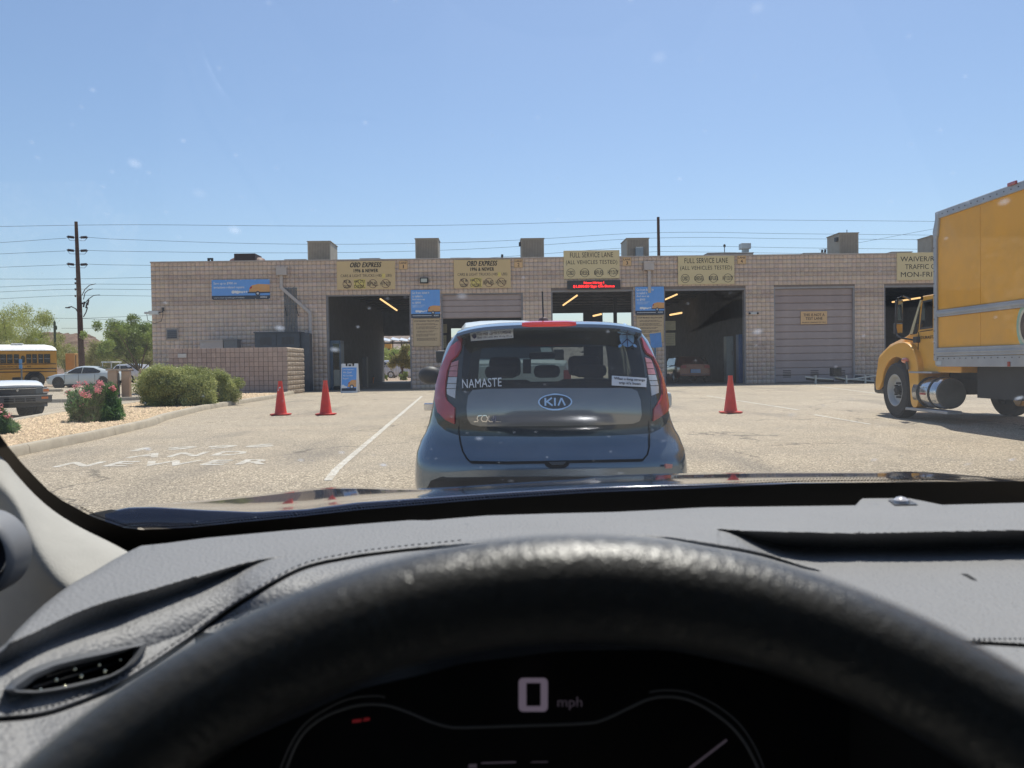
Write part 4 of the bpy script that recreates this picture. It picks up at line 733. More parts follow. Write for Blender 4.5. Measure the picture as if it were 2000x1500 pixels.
m=MB(); m.box(-.97,-.955,.12,.135,.35,.9); m.box(-.97,-.955,-1.0,-.985,.4,.9); m.box(-.97,-.955,1.1,1.115,.35,.9); m.build('door_seam',M_BLKP,t); MB().box(-.985,-.96,-.35,-.15,.82,.85).build('door_handle',M_SILV,t); MB().box(-.985,-.96,.55-1.9,.75-1.9,.84,.87).build('door_handle',M_SILV,t)
MB().box(-1.12,-.93,.85,1.02,.95,1.08).build('side_mirror',M_SILV,t,bev=.03); MB().box(-.88,-.6,2.2,2.44,.62,.74).build('headlight',M_TG,t,bev=.03)
MB().box(-.96,.96,-1.2,1.25,.15,.25).build('sill',M_BLKP,t)
# ---------------------------------------------------------------- school bus behind
M_BUSY=pm('bus_yellow',(.60,.30,.045),.45,var=.04,dirt=(.4,.24,.08),dirtamt=.3); M_BUSW=pm('bus_white',(.75,.75,.72),.5)
yb=62; bl=PY(111,720,yb); Z=lambda v,u=60:PY(u,v,yb).z
BA=R(29); BN=Vector((math.sin(BA),-math.cos(BA),0)); BD=Vector((math.cos(BA),math.sin(BA),0))
S=Fr('school_bus','yellow school bus with a white roof at the left edge, behind the white sedan','bus',(bl.x,yb,0),BA); t=S.t
bx=lambda u:(PL(u,700,(bl.x,yb,0),BN)-Vector((bl.x,yb,0))).dot(BD); z0=.45; zr=Z(685); zt_=Z(676)
MB().box(-9.5,0,0,2.4,z0,zr).build('body',M_BUSY,t,bev=.06)
prof=[(0,zr),(.15,zr+.16),(.5,zr+.3),(1.2,zt_+.12),(1.9,zr+.3),(2.25,zr+.16),(2.4,zr)]
rows=[[(x,y,z if x<-.3 else zr+(z-zr)*k) for y,z in prof] for x,k in((-9.5,1),(-.8,1),(-.3,.8),(-.08,.5),(.02,.1))]; MB().grid(rows).build('roof',M_BUSW,t,smooth=True,ang=60); MB().box(-9.5,.02,-.03,-.002,zr-.04,zr).build('drip_rail',M_BLKP,t); MB().box(bx(21),bx(45),1,1.6,zt_+.1,zt_+.22).build('roof_hatch',M_BUSW,t,bev=.02)
for a,b in((-18,-2),(0,12),(14,24.5),(27,37),(51.5,61),(63,72),(75,84),(86,98)):
    w_=MB().box(bx(a),bx(b),-.04,-.005,Z(709.5),Z(692.5)).build('window_frame',pm('frame_black',(.03,.03,.03),.5),t); MB().box(bx(a)+.05,bx(b)-.05,-.05,-.042,Z(709),Z(701.5)).build('pane',M_TG,w_); MB().box(bx(a)+.05,bx(b)-.05,-.05,-.042,Z(700.5),Z(693.5)).build('pane',M_TG,w_); MB().box(bx(a)+.02,bx(b)-.02,-.06,-.042,Z(701.5),Z(700.5)).build('sash',pm('sash_grey',(.3,.3,.3),.4),w_)
MB().box(bx(39),bx(49.5),-.03,-.003,Z(730),Z(694)).build('door',M_BUSY,t,bev=.02); MB().xz(rrect(bx(41),bx(48.5),Z(709),Z(695),.12),-.05,-.031).build('door_window',M_TG,t)
for v0,v1 in((712,710.7),(721,719.5),(727,725.5)): MB().box(-9.4,-.02,-.045,-.002,Z(v0),Z(v1)).build('rub_rail',M_BLKP,t)
m=MB(); text(m,'SCHOOL DISTRICT NO.',bx(-2),bx(36),Z(717.6),Z(714.3),-.01,bold=.01); text(m,'N 40',bx(53),bx(60),Z(717.6),Z(714.3),-.01,bold=.01); m.build('lettering',M_BLKINK,t,fix=False)
cx=bx(66.5); MB().lathe([(.001,-.05),(.68,-.05),(.68,.2)],(cx,0,.5),'y',28).build('wheel_arch',M_BLKP,t)
w_=MB().lathe([(.28,-.1),(.46,-.12),(.5,-.02),(.5,.2)],(cx,0,.5),'y',28).build('tyre',M_TYRE,t,smooth=True); MB().lathe([(.001,-.04),(.2,-.06),(.29,-.1)],(cx,0,.5),'y',20).build('rim',pm('wheel_grey',(.12,.12,.12),.6),w_)
MB().box(bx(95),bx(107),-.02,-.002,Z(729),Z(723)).build('vent_panel',M_BUSY,t); MB().box(bx(23),bx(44),-.03,-.002,Z(742),Z(736.5)).build('step_well',M_BLKP,t); MB().box(bx(108),.05,-.02,.3,.5,.9).build('bumper',M_BLKP,t)
# blue accessible sign
yp=30; p=PY(40,698,yp); t=thing('parking_sign','small blue parking sign on a thin post in front of the bus','sign',(p.x,yp,0)); a=PY(37,714.5,yp); b=PY(43,701.5,yp)
MB().box(a.x,b.x,yp,yp+.01,a.z+.08,b.z).build('plate',pm('sign_blue',(.12,.3,.55),.5),t,bev=.004); MB().box(a.x,b.x,yp,yp+.01,a.z-.1,a.z+.05).build('plate',pm('sign_blue',(.12,.3,.55),.5),t); MB().cyl((p.x,yp+.04,0),(p.x,yp+.04,b.z),.03,n=6).build('post',M_CON,t)
# ---------------------------------------------------------------- white pickup front at the left edge
M_PICK=pm('pickup_white',(.72,.73,.72),.3,var=.02,coat=.8); yk=19.6
PK=PY(97,770,20.3)
S=Fr('parked_pickup','white compact pickup with black bumper cut off by the left edge, nose to the right','pickup',(PK.x-.6*.75,20.3-.8*.75,0),R(-127),sc_=.87); t=S.t
zz=lambda v:PY(50,v,yk).z
st=[(-4.5,.5,.95,1.0,.85,.8),(-1.6,.42,.98,1.0,.86,.8),(-.5,.42,.93,1.04,.86,.74),(-.2,.42,.84,.99,.86,.72),(-.05,.45,.78,.9,.83,.68)]
shell('body',st,M_PICK,t,O=(0,0,-.02)); 
MB().box(-.80,.80,-.03,.0,.62,.84).build('front_panel',M_BLKP,t,bev=.01); MB().box(-.47,.47,0,.012,.67,.81).build('grille',pm('grille_grey',(.06,.065,.07),.5),t)
m=MB()
for z in(.69,.725,.76): m.box(-.44,.44,.013,.025,z,z+.012)
m.build('grille_bar',M_BLKP,t); MB().box(-.5,.5,.012,.03,.79,.81).build('grille_chrome',pm('chrome',(.6,.6,.6),.2,metal=1),t); MB().lathe([(.001,.03),(.03,.03),(.035,.0)],(0,0.01,.755),'y',12).build('badge',pm('chrome',(.6,.6,.6),.2,metal=1),t)
for s in(-1,1):
    MB().box(s*.48 if s>0 else -.66,.66 if s>0 else -.48,0,.02,.65,.82).build('headlight',pm('lamp_glass',(.10,.12,.13),.08,coat=1),t,bev=.015)
    h=MB().box(min(s*.67,s*.84),max(s*.67,s*.84),-.16,.005,.65,.82).build('corner_lamp',pm('lamp_clear',(.55,.5,.45),.15,coat=1),t,bev=.02); MB().box(min(s*.69,s*.845),max(s*.69,s*.845),-.165,.008,.70,.77).build('amber_reflector',pm('amber',(.7,.18,.03),.3),h)
MB().box(-.88,.88,-.3,.14,.40,.60).build('bumper',pm('bumper_grey',(.085,.085,.085),.55),t,bev=.04); MB().box(-.88,.88,-.02,.15,.58,.61).build('bumper_cap',pm('bumper_top',(.16,.16,.16),.5),t,bev=.01)
for s in(-1,1): MB().box(min(s*.58,s*.76),max(s*.58,s*.76),.13,.148,.50,.565).build('amber_lamp',pm('amber',(.7,.18,.03),.3),t,bev=.01)
m=MB()
for z in(.44,.50): 
    for x in(-.42,-.14,.14): m.box(x,x+.24,.138,.146,z,z+.04)
m.build('air_slot',pm('black_gap',(.01,.01,.01),.9),t); MB().box(-.8,.8,-.4,.0,.28,.42).build('valance',M_BLKP,t)
for s in(-1,1):
    MB().lathe([(.001,s*.868),(.40,s*.868),(.40,s*.5)],(0,-.95,.36),'x',24).build('wheel_arch',M_BLKP,t); wheel(t,s*.77,-.72,.36,.24,s,M_RIML,6)
# panel van side and other vehicles far left
yv=64; a=PY(128,715,yv); b=PY(153,715,yv); t=thing('parked_box_truck','plain orange box truck end partly hidden behind the power pole','truck',((a.x+b.x)/2,yv,0)); MB().box(a.x,b.x-.3,yv,yv+.6,PY(140,722,yv).z,PY(140,690,yv).z).build('box',pm('orange_box',(.52,.27,.08),.6,var=.08),t,bev=.03); MB().box(a.x,b.x-.3,yv+.02,yv+.6,.5,PY(140,722,yv).z-.01).build('lower_panel',pm('box_grey',(.5,.5,.48),.6),t); MB().box(b.x-.2,b.x-.15,yv-.03,yv-.005,PY(140,722,yv).z,PY(140,694,yv).z).build('door_bar',M_BLKP,t)
for x in(a.x+.25,b.x-.25): MB().lathe([(.1,0),(.42,0),(.45,.05),(.45,.25),(.1,.25)],(x,yv+.1,.45),'y',16).build('tyre',M_TYRE,t)
def simple_car(name,lab,cat,x,y,rz,mat,sc_=1,suv=False):
    S=Fr(name,lab,cat,(x,y,0),rz,sc_=sc_); t=S.t; k=1.18 if suv else 1
    if suv: st=[(-2.3,.5,1.05,1.2,.85,.7),(-2.2,.3,1.08,1.72,.92,.66),(-1,.25,1.05,1.80,.94,.68),(.3,.25,1.03,1.76,.94,.66),(1.0,.25,1.02,1.2,.94,.7),(2.1,.3,.95,1.0,.9,.7),(2.3,.4,.75,.8,.78,.6)]
    else: st=[(-2.2,.4,.9,1.0,.82,.7),(-1.7,.25,.95,1.1,.9,.65),(-1.0,.22,.93,1.4,.9,.58),(0,.2,.9,1.44,.9,.58),(.8,.2,.9,1.1,.9,.6),(1.0,.2,.9,.96,.9,.7),(2.0,.25,.75,.8,.85,.65),(2.2,.35,.6,.64,.7,.55)]
    shell('body',st,mat,t); zt=1.62 if suv else 1.34; zb=1.1 if suv else .97
    for s in(-1,1): sidepatch('side_window',M_TG,t,[(.7,zb),(.35,zt),(-1.3,zt),(-1.7 if suv else -1.5,zb)],lambda y,z,s=s:s*(.93-.27*min(max((z-.95)/.8,0),1)),s*.015)
    MB().add([(-.6,.95,zb),(.6,.95,zb),(.5,.45,zt+.02),(-.5,.45,zt+.02)],[(0,1,2,3)]).build('windscreen',M_TG,t)
    MB().add([(-.6,-2.24 if suv else -1.75,zb+.05),(.6,-2.24 if suv else -1.75,zb+.05),(.55,-2.19 if suv else -1.1,zt),(-.55,-2.19 if suv else -1.1,zt)],[(0,1,2,3)]).build('rear_window',M_TG,t)
    for y_ in(1.4,-1.35):
        for s in(-1,1): wheel(t,s*.84,y_,.36,.22,s,M_RIML,5)
    MB().box(-.75,-.5,-2.26,-2.2,.8,.95).build('tail_lamp',M_PR,t); MB().box(.5,.75,-2.26,-2.2,.8,.95).build('tail_lamp',M_PR,t); return t
q=PY(243,722,80); simple_car('parked_suv','white SUV with sun glinting on its back window, behind the beige enclosure','car',q.x,80,R(78),pm('suv_white',(.6,.62,.66),.25,coat=1),1,True)
q=PY(288,722,84); simple_car('parked_car','pale car half hidden between the tree trunk and the building corner','car',q.x,84,R(80),pm('car_pale',(.5,.42,.42),.3,coat=1))
q=PY(210,712,58); t=thing('golf_cart_canopy','white cart canopy on thin posts behind the white sedan','cart',(q.x,58,0)); zc=PY(210,707,58).z; MB().box(q.x-.35,q.x+.35,57.8,59.4,zc-.05,zc+.03).build('canopy',M_WHT,t,bev=.02); m=MB()
for dx in(-.3,.3):
    for dy in(-.1,1.2): m.cyl((q.x+dx,58+dy,.3),(q.x+dx,58+dy,zc),.025,n=6)
m.build('post',M_WHT,t); MB().box(q.x-.45,q.x+.45,57.9,59.3,.35,.75).build('body',M_WHT,t,bev=.08)
for dx in(-.35,.35): MB().lathe([(.05,0),(.22,0),(.22,.15),(.05,.15)],(q.x+dx,58,.22),'y',14).build('tyre',M_TYRE,t)
p=G(103,765); t=thing('wheel_stop','low pale concrete wheel stop on the lot in front of the sedan','wheel stop',(p.x,p.y,0)); MB().box(p.x-.5,p.x+.5,p.y,p.y+.2,0,.14).build('stop_body',M_KERB,t,bev=.03)
# red car waiting inside lane 4
p=G(1355,748); p=PY(1355,742,43.2); simple_car('waiting_car','dark red car seen from behind inside the lane 4 bay','car',p.x,45.4,R(2),pm('dark_red_paint',(.16,.012,.01),.3,coat=1)); t=bpy.data.objects['waiting_car']; MB().box(-.26,.26,-2.31,-2.27,.55,.75).build('licence_plate',pm('plate_blue',(.35,.45,.62),.4,emit=(.3,.4,.6),estr=.0),t); MB().box(-.8,.8,-2.3,-2.22,.38,.5).build('bumper',pm('bumper_red',(.12,.01,.01),.3,coat=1),t,bev=.04)
# ================================================================ grey hatchback directly ahead
YR=5.42; CX0=.255; ZG=-.22
KT=bpy.data.objects.new('boxy_hatchback',None); C.objects.link(KT); KT['label']='boxy grey-blue hatchback with bumper stickers, directly ahead in the queue'; KT['category']='car'; ORG[KT.name]=Vector((0,0,0))
YAW=R(-1.2); KM=Matrix.Translation((CX0,YR,ZG))@Matrix.Rotation(YAW,4,'Z'); KT.matrix_world=KM; KI=KM.inverted()
hwf=itp([(.2,.84),(.35,.94),(.52,.965),(.7,.95),(.80,.918),(.86,.878),(.93,.862),(1.01,.842),(1.17,.818),(1.35,.782),(1.46,.745),(1.52,.70),(1.565,.645),(1.6,.54)])
yrf=itp([(.2,.12),(.35,.03),(.45,0),(.62,.0),(.68,.02),(.74,.07),(.80,.10),(.86,.108),(.95,.10),(1.0,.102),(1.1,.122),(1.2,.158),(1.4,.25),(1.5,.30),(1.53,.30),(1.565,.33),(1.6,.42)])
LC=.42; NP=3.0
def KS(x,h):
    hw=hwf(h); q=min(abs(x)/hw,.9999); return float(yrf(h))+LC*(1-(1-q**NP)**(1/NP))
def onK(u,v):
    d=(KI.to_3x3()@ray(u,v)); e=KI@EYE; best=None; s=5.0
    while s<7.0:
        p=e+d*s; hw=float(hwf(p.z)); r_=abs(p.x)/hw
        if r_<1 and p.y>=KS(p.x,p.z): return (p.x,p.z)
        if best is None or (p.y<.25 and p.y>0) or (p.y>0 and r_<best[0]): best=(r_,p.x,p.z,hw)
        s+=.004
    return (math.copysign(min(abs(best[1]),best[3]*.982),best[1]),best[2])
M_KP=pm('blue_grey_metallic',(.17,.21,.25),.24,metal=.6,var=.04,coat=1,dirt=(.14,.15,.16),dirtamt=.25,dirtscale=3); M_KG=pm('gloss_black_panel',(.022,.03,.032),.12,var=0,coat=.6,dirt=(.05,.055,.055),dirtamt=.3)
hs=[.2,.28,.35,.4,.45,.5,.56,.62,.66,.7,.74,.78,.84,.9,.96,1.02,1.08,1.14,1.2,1.26,1.32,1.38,1.43,1.47,1.5,1.525,1.545,1.565,1.585,1.6]
LEN=4.1
def kloop(h):
    hw=float(hwf(h)); yr=float(yrf(h)); pts=[]
    tl=[0,.12,.25,.38,.5,.6,.7,.78,.85,.9,.94,.97,.99,1]
    for q in tl: pts.append((q*hw,yr+LC*(1-(1-min(q,.99999)**NP)**(1/NP))))
    nose=LEN-(.05 if h<.7 else 0)
    if h>.98: nose=LEN-.95-(h-.98)*1.35
    elif h>.7: nose=LEN-.1-(h-.7)*3.0
    for k in(.1,.25,.4,.55,.7,.85,.95): pts.append((hw*(1-.02*k),yr+LC+(nose-.3-yr-LC)*k))
    pts+=[(hw*.93,nose-.25),(hw*.8,nose-.08),(hw*.5,nose),(0,nose+.03)]
    full=pts+[(-x,y) for x,y in pts[-2:0:-1]]
    return [(x,y,h) for x,y in full]
rows=[kloop(h) for h in hs]
for k,dz in((.7,.012),(.3,.02)):
    r0=rows[len(hs)-1]; cyy=2.0; rows.append([(x*k,cyy+(y-cyy)*(.6+.4*k if k>.5 else .5),1.6+dz) for x,y,z in r0])
m=MB().grid(rows,True); n=len(rows[0]); 
# openings: rear window and windscreen
ff_=[]
def ctr(f): return Vector((sum(m.v[i][0] for i in f)/len(f),sum(m.v[i][1] for i in f)/len(f),sum(m.v[i][2] for i in f)/len(f)))
for f_ in m.f:
    c=ctr(f_)
    if c.y<.6 and abs(c.x)<.56 and 1.10<c.z<1.44: continue
    if c.y>2.0 and abs(c.x)<.62 and 1.06<c.z<1.48: continue
    ff_.append(f_)
m.f=ff_; m.m=[0]*len(ff_); m.f.append(tuple((len(rows)-1)*n+i for i in range(n))); m.m.append(0)
m.build('body',M_KP,KT,smooth=True,ang=45)
def KPt(x,z,off):
    e=.0015; y=KS(x,z); gx=(KS(x+e,z)-KS(x-e,z))/(2*e); gz_=(KS(x,z+e)-KS(x,z-e))/(2*e); n=Vector((gx,-1,gz_)).normalized(); return Vector((x,y,z))+n*off,n
def kpatch(name,mat,poly,off,step=.035,parent=KT,rim=True,kind=None,label=None):
    b=bmesh.new(); vs=[b.verts.new((x,0,z)) for x,z in poly]; b.faces.new(vs)
    xs_=[p[0] for p in poly]; zs=[p[1] for p in poly]
    for a0,a1,no in((min(xs_),max(xs_),(1,0,0)),(min(zs),max(zs),(0,0,1))):
        k=a0+.002; far=max(abs(q) for q in xs_)>.62
        while k<a1-1e-4:
            bmesh.ops.bisect_plane(b,geom=b.verts[:]+b.edges[:]+b.faces[:],plane_co=(k,0,0) if no[0] else (0,0,k),plane_no=no); k+=(step if abs(k)<.6 else .009) if no[0] else (min(step,.03) if far else step)
    for v_ in b.verts: v_.co=KPt(v_.co.x,v_.co.z,off)[0]
    if rim:
        bd=[e for e in b.edges if e.is_boundary]; r=bmesh.ops.extrude_edge_only(b,edges=bd)
        for v_ in r['geom']:
            if isinstance(v_,bmesh.types.BMVert): v_.co-=KPt(math.copysign(min(abs(v_.co.x),float(hwf(v_.co.z))*.99),v_.co.x),v_.co.z,0)[1]*min(off+.008,.02)
    bmesh.ops.recalc_face_normals(b,faces=b.faces[:]); me=bpy.data.meshes.new(name); b.to_mesh(me); b.free(); me.materials.append(mat); me.shade_smooth(); me.set_sharp_from_angle(angle=R(40))
    o=bpy.data.objects.new(name,me); C.objects.link(o); o.parent=parent; ORG[o.name]=Vector((0,0,0))
    if kind: o['kind']=kind
    if label: o['label']=label
    return o
def Kp(pts): return [onK(u,v) for u,v in pts]
z1f=lambda l:[(790+x/3.509,600+y/3.509) for x,y in l]
# black glossy surround as a ring of panels around the rear window hole
outer=Kp(z1f([(365,175),(440,150),(620,140),(1030,135),(1400,142),(1570,158),(1620,190),(1660,260),(1700,330),(1745,430),(1775,530),(1795,640),(1810,740),(1790,800),(1750,835),(1680,865),(1400,880),(1030,888),(650,885),(380,882),(290,850),(235,800),(210,740),(205,650),(220,560),(250,450),(290,340),(330,250)]))
win=Kp(z1f([(430,165),(620,152),(1030,148),(1400,154),(1560,170),(1605,260),(1635,400),(1650,560),(1030,560),(395,575),(398,440),(412,280)]))
kpatch('black_surround',M_KG,Kp(z1f([(395,577),(1650,562),(1680,600),(1685,865),(1400,880),(1030,888),(650,885),(380,882),(375,700)])),.006)
kpatch('black_surround',M_KG,Kp(z1f([(365,180),(430,160),(412,280),(398,440),(395,577),(375,700),(378,882),(290,850),(235,800),(210,740),(205,650),(220,560),(250,450),(290,340),(330,250)])),.006)
kpatch('black_surround',M_KG,Kp(z1f([(1562,158),(1620,190),(1660,260),(1700,330),(1745,430),(1775,530),(1795,640),(1810,740),(1790,800),(1750,835),(1687,865),(1682,600),(1650,562),(1635,400),(1605,260)])),.006)
M_KW=glass_mat('tinted_rear_glass',(.22,.27,.27),1.0)
kpatch('rear_window',M_KW,win,.004,step=.06,rim=False)
# glass frit edge at the top and interior
rows=[]
for x in np.linspace(-.64,.64,27):
    q=abs(x)/.64; dz_=-.04*q**5-.010*q**2; dy_=.07*q**2
    rows.append([(x,y+dy_,z+dz_) for y,z in((.40,1.53),(.22,1.546),(.180,1.556),(.185,1.578),(.30,1.600),(.45,1.612),(.80,1.626),(.80,1.55))])
m=MB().grid(rows); m.add(rows[0],[tuple(range(8))]); m.add(rows[-1],[tuple(range(8))]); m.build('spoiler',M_KP,KT,smooth=True,ang=50)
rows=[]
for x in np.linspace(-.185,.185,13):
    q=abs(x)/.185; rows.append([(x,y+.07*(x/.6)**2,1.582+(z-1.582)*(1-.35*q**6)) for y,z in((.22,1.560),(.170,1.562),(.165,1.570),(.172,1.594),(.22,1.604))])
m=MB().grid(rows); m.add(rows[0],[tuple(range(5))]); m.add(rows[-1],[tuple(range(5))]); m.build('brake_light',pm('brake_light_sunlit',(.75,.03,.02),.2,coat=1,emit=(1,.05,.03),estr=.12),KT,smooth=True,ang=50)  # weak emission stands in for sunlight on the brake light lens
# insert panel, badge, name
kpatch('insert_panel',pm('grey_insert',(.22,.23,.23),.13,metal=.55,var=.03,coat=1,dirt=(.2,.19,.17),dirtamt=.3),Kp(z1f([(470,572),(560,563),(1030,558),(1480,558),(1555,562),(1590,580),(1612,640),(1620,740),(1605,780),(1560,797),(1030,812),(520,815),(460,800),(435,760),(430,690),(440,610)])),.014,step=.06)
bc=onK(790+1032/3.509,600+652/3.509)
M_CHR=pm('chrome_bright',(.75,.76,.78),.12,metal=1)
e=[(bc[0]+.115*math.cos(a),bc[1]+.054*math.sin(a)) for a in np.linspace(0,2*math.pi,40,endpoint=False)]; bd=kpatch('badge',M_CHR,e,.022,step=.3); e2=[(bc[0]+.105*math.cos(a),bc[1]+.046*math.sin(a)) for a in np.linspace(0,2*math.pi,40,endpoint=False)]; kpatch('badge_field',pm('badge_black',(.012,.013,.015),.15,coat=1),e2,.025,step=.3,parent=bd,rim=False)
def ktext(s,x0,x1,z0,z1,off,mat,nm='lettering',parent=KT,**k):
    m=MB(); text(m,s,x0,x1,z0,z1,0,f=lambda a,b:(a,KS(a,b)-off,b),**k); return m.build(nm,mat,parent,fix=False)
# badge letters drawn as strokes: K I and an A without its bar
m=MB()
def stroke(m,a,b,w_,off):
    a=Vector(a);b=Vector(b); d=(b-a).normalized(); n_=Vector((-d.y,d.x))*w_/2; P=[a-n_,b-n_,b+n_,a+n_]; m.add([tuple(KPt(p.x,p.y,off)[0]) for p in P],[(0,1,2,3)])
hx,hz=bc; T=.012
stroke(m,(hx-.066,hz-.026),(hx-.066,hz+.026),T,.029); stroke(m,(hx-.062,hz-.002),(hx-.022,hz+.026),T*.9,.0295); stroke(m,(hx-.055,hz+.002),(hx-.018,hz-.026),T*.9,.030); stroke(m,(hx-.002,hz-.026),(hx-.002,hz+.026),T,.029); stroke(m,(hx+.02,hz-.026),(hx+.042,hz+.024),T*.9,.029); stroke(m,(hx+.042,hz+.024),(hx+.066,hz-.026),T*.9,.0295)
m.build('badge_letters',M_CHR,bd,fix=False)
a=onK(927,824); b=onK(979,811)
m=MB(); W=b[0]-a[0]; H=b[1]-a[1]; x0,z0=a
def pl(pts,w_,off=.019):
    for i in range(len(pts)-1): stroke(m,(x0+pts[i][0]*W,z0+pts[i][1]*H),(x0+pts[i+1][0]*W,z0+pts[i+1][1]*H),w_,off+.0002*i)
pl([(0,.1),(.12,.12),(.17,.3),(.12,.55),(.16,.9),(.3,1)],.007); pl([(.32,.15),(.27,.5),(.33,.95),(.46,.98),(.52,.6),(.47,.12),(.32,.15)],.007); pl([(.56,.95),(.54,.3),(.6,.08),(.7,.12),(.74,.95)],.007); pl([(.8,.95),(.79,.1),(1,.08)],.007); m.build('model_script',M_CHR,KT,fix=False)
# tail lamps
M_TR=pm('tail_lamp_red',(.36,.035,.045),.18,var=.15,scale=8,coat=1); M_TC=pm('tail_lamp_clear',(.50,.52,.55),.2,var=.12,scale=12,coat=1); M_TCR=pm('tail_lamp_pink',(.5,.2,.2),.25,var=.2,scale=20,coat=1)
Lr=Kp(z1f([(330,275),(402,225),(395,290),(372,335),(330,372),(305,440),(292,520),(288,600),(300,640),(352,690),(350,800),(290,770),(240,720),(222,640),(230,540),(262,420)])); Rr=Kp(z1f([(1612,215),(1640,255),(1680,320),(1722,400),(1755,480),(1780,570),(1797,680),(1790,715),(1745,750),(1695,780),(1700,700),(1745,635),(1755,600),(1748,500),(1725,420),(1690,345),(1650,320),(1630,285)]))
kpatch('tail_lamp',M_TR,Lr,.02); kpatch('tail_lamp',M_TR,Rr,.02)
def strips(poly_l,poly_r,name):
    n_=len(poly_l)-1
    for i in range(n_):
        (x0,y0),(x1,y1)=poly_l[i],poly_l[i+1]; (u0,v0),(u1,v1)=poly_r[i],poly_r[i+1]; g=4
        kpatch('lamp_segment',M_TC if i>=n_-3 else M_TCR,Kp(z1f([(x0,y0+g),(u0,v0+g),(u1,v1-1),(x1,y1-1)])),.012,step=.2)
strips([(330,380),(322,410),(314,440),(308,480),(302,525),(297,560),(298,600)],[(375,365),(372,400),(368,440),(364,480),(360,525),(356,560),(353,628)],'l')
strips([(1642,345),(1650,385),(1658,425),(1664,465),(1672,505),(1680,540),(1687,610)],[(1678,355),(1692,385),(1702,425),(1713,465),(1724,505),(1732,540),(1733,590)],'r')
# tailgate seam, handle, lower dark bumper band, reflectors
M_GAP=pm('shut_line',(.006,.006,.007),.9)
def kline(pts,w_,off,nm):
    m=MB(); P=Kp(z1f(pts)); 
    for i in range(len(P)-1): stroke(m,P[i],P[i+1],w_,off)
    return m.build(nm,M_GAP,KT,fix=False)
kline([(378,882),(384,930),(400,990),(430,1040),(458,1065)],.010,.004,'shut_line'); kline([(458,1064),(700,1068),(1030,1062),(1400,1055),(1630,1050)],.016,.012,'shut_line'); kline([(1630,1050),(1665,1010),(1676,960),(1677,870)],.010,.004,'shut_line'); kline([(398,160),(372,560),(376,882)],.006,.009,'shut_line'); kline([(1570,155),(1648,560),(1677,870)],.006,.009,'shut_line')
kpatch('handle_recess',M_GAP,Kp(z1f([(955,1062),(1135,1058),(1125,1085),(1100,1100),(1000,1102),(970,1090)])),.014); kpatch('tailgate_handle',pm('handle_grey',(.05,.055,.06),.4),Kp(z1f([(990,1064),(1105,1062),(1090,1082),(1010,1084)])),.02)
kpatch('bumper_ledge',M_KP,Kp(z1f([(240,1130),(500,1112),(1030,1105),(1600,1095),(1850,1085),(1900,1150),(1800,1165),(300,1165)])),.03,step=.08)
kpatch('lower_bumper',M_BLKP,Kp(z1f([(180,1222),(200,1185),(260,1162),(600,1158),(1030,1155),(1600,1150),(1850,1150),(1880,1260),(170,1260)])),.035,step=.08)
kpatch('bumper_reflector',M_TCR,Kp(z1f([(1770,1078),(1815,1076),(1812,1100),(1770,1102)])),.036,step=.2)
# wheel arches flares and wheels
for s in(-1,1):
    MB().lathe([(.001,s*.93),(.39,s*.93),(.39,s*.6)],(0,.72,.34),'x',26).build('wheel_arch',M_BLKP,KT); wheel(KT,s*.81,.72,.34,.23,s,M_RIML,5); wheel(KT,s*.81,3.25,.34,.23,s,M_RIML,5)
# interior seen through the glass
M_IN=pm('cabin_black',(.006,.006,.007),.9)
MB().box(-.7,.7,.35,3.1,.9,.93).build('parcel_shelf',M_IN,KT)
for x,y,s in((-.36,1.0,1),(.34,1.0,1),(0,1.0,.8),(-.36,2.0,1.1),(.36,2.0,1.1)):
    st_=MB().box(x-.24,x+.24,y,y+.12,.7,1.17).build('seat_back',M_IN,KT,bev=.05); MB().box(x-.13*s,x+.13*s,y,y+.09,1.2,1.38 if y>1.5 else 1.30).build('headrest',M_IN,st_,bev=.04)
MB().box(-.72,.72,2.75,3.2,.85,1.02).build('dashboard',M_IN,KT,bev=.05); MB().box(-.14,.12,2.62,2.66,1.36,1.43).build('rear_view_mirror',M_IN,KT,bev=.02)
MB().box(-.2,-.12,2.64,2.66,1.22,1.36).build('hanging_tag',pm('tag_grey',(.12,.12,.13),.6),KT)
# antenna, side mirrors, roof edge
MB().cyl((-.03,.62,1.6),(-.035,.60,1.84),.006,n=6).build('antenna',M_BLKP,KT); MB().lathe([(.001,.07),(.03,.06),(.06,0)],(-.03,.62,1.585),'z',12).build('antenna_base',pm('antenna_red',(.08,.03,.03),.5),KT,smooth=True)
q=KI@PY(836,733,YR+2.55); sm=MB(); sm.sph((q.x+.02,q.y,q.z),.115,.08,.088,18,12); sm.build('side_mirror',M_BLKP,KT,smooth=True); MB().box(q.x+.08,-.7,q.y+.0,q.y+.06,q.z-.05,q.z+.02).build('mirror_arm',M_BLKP,KT,bev=.01)
q2=dup(bpy.data.objects['side_mirror']); q2.parent=KT; q2.location.x=1.9-.02
q=KI@PY(833,795,YR+.9); MB().box(q.x-.02,q.x+.06,q.y,q.y+.03,q.z-.03,q.z+.03).build('fuel_flap_bracket',M_CHR,KT,bev=.008)
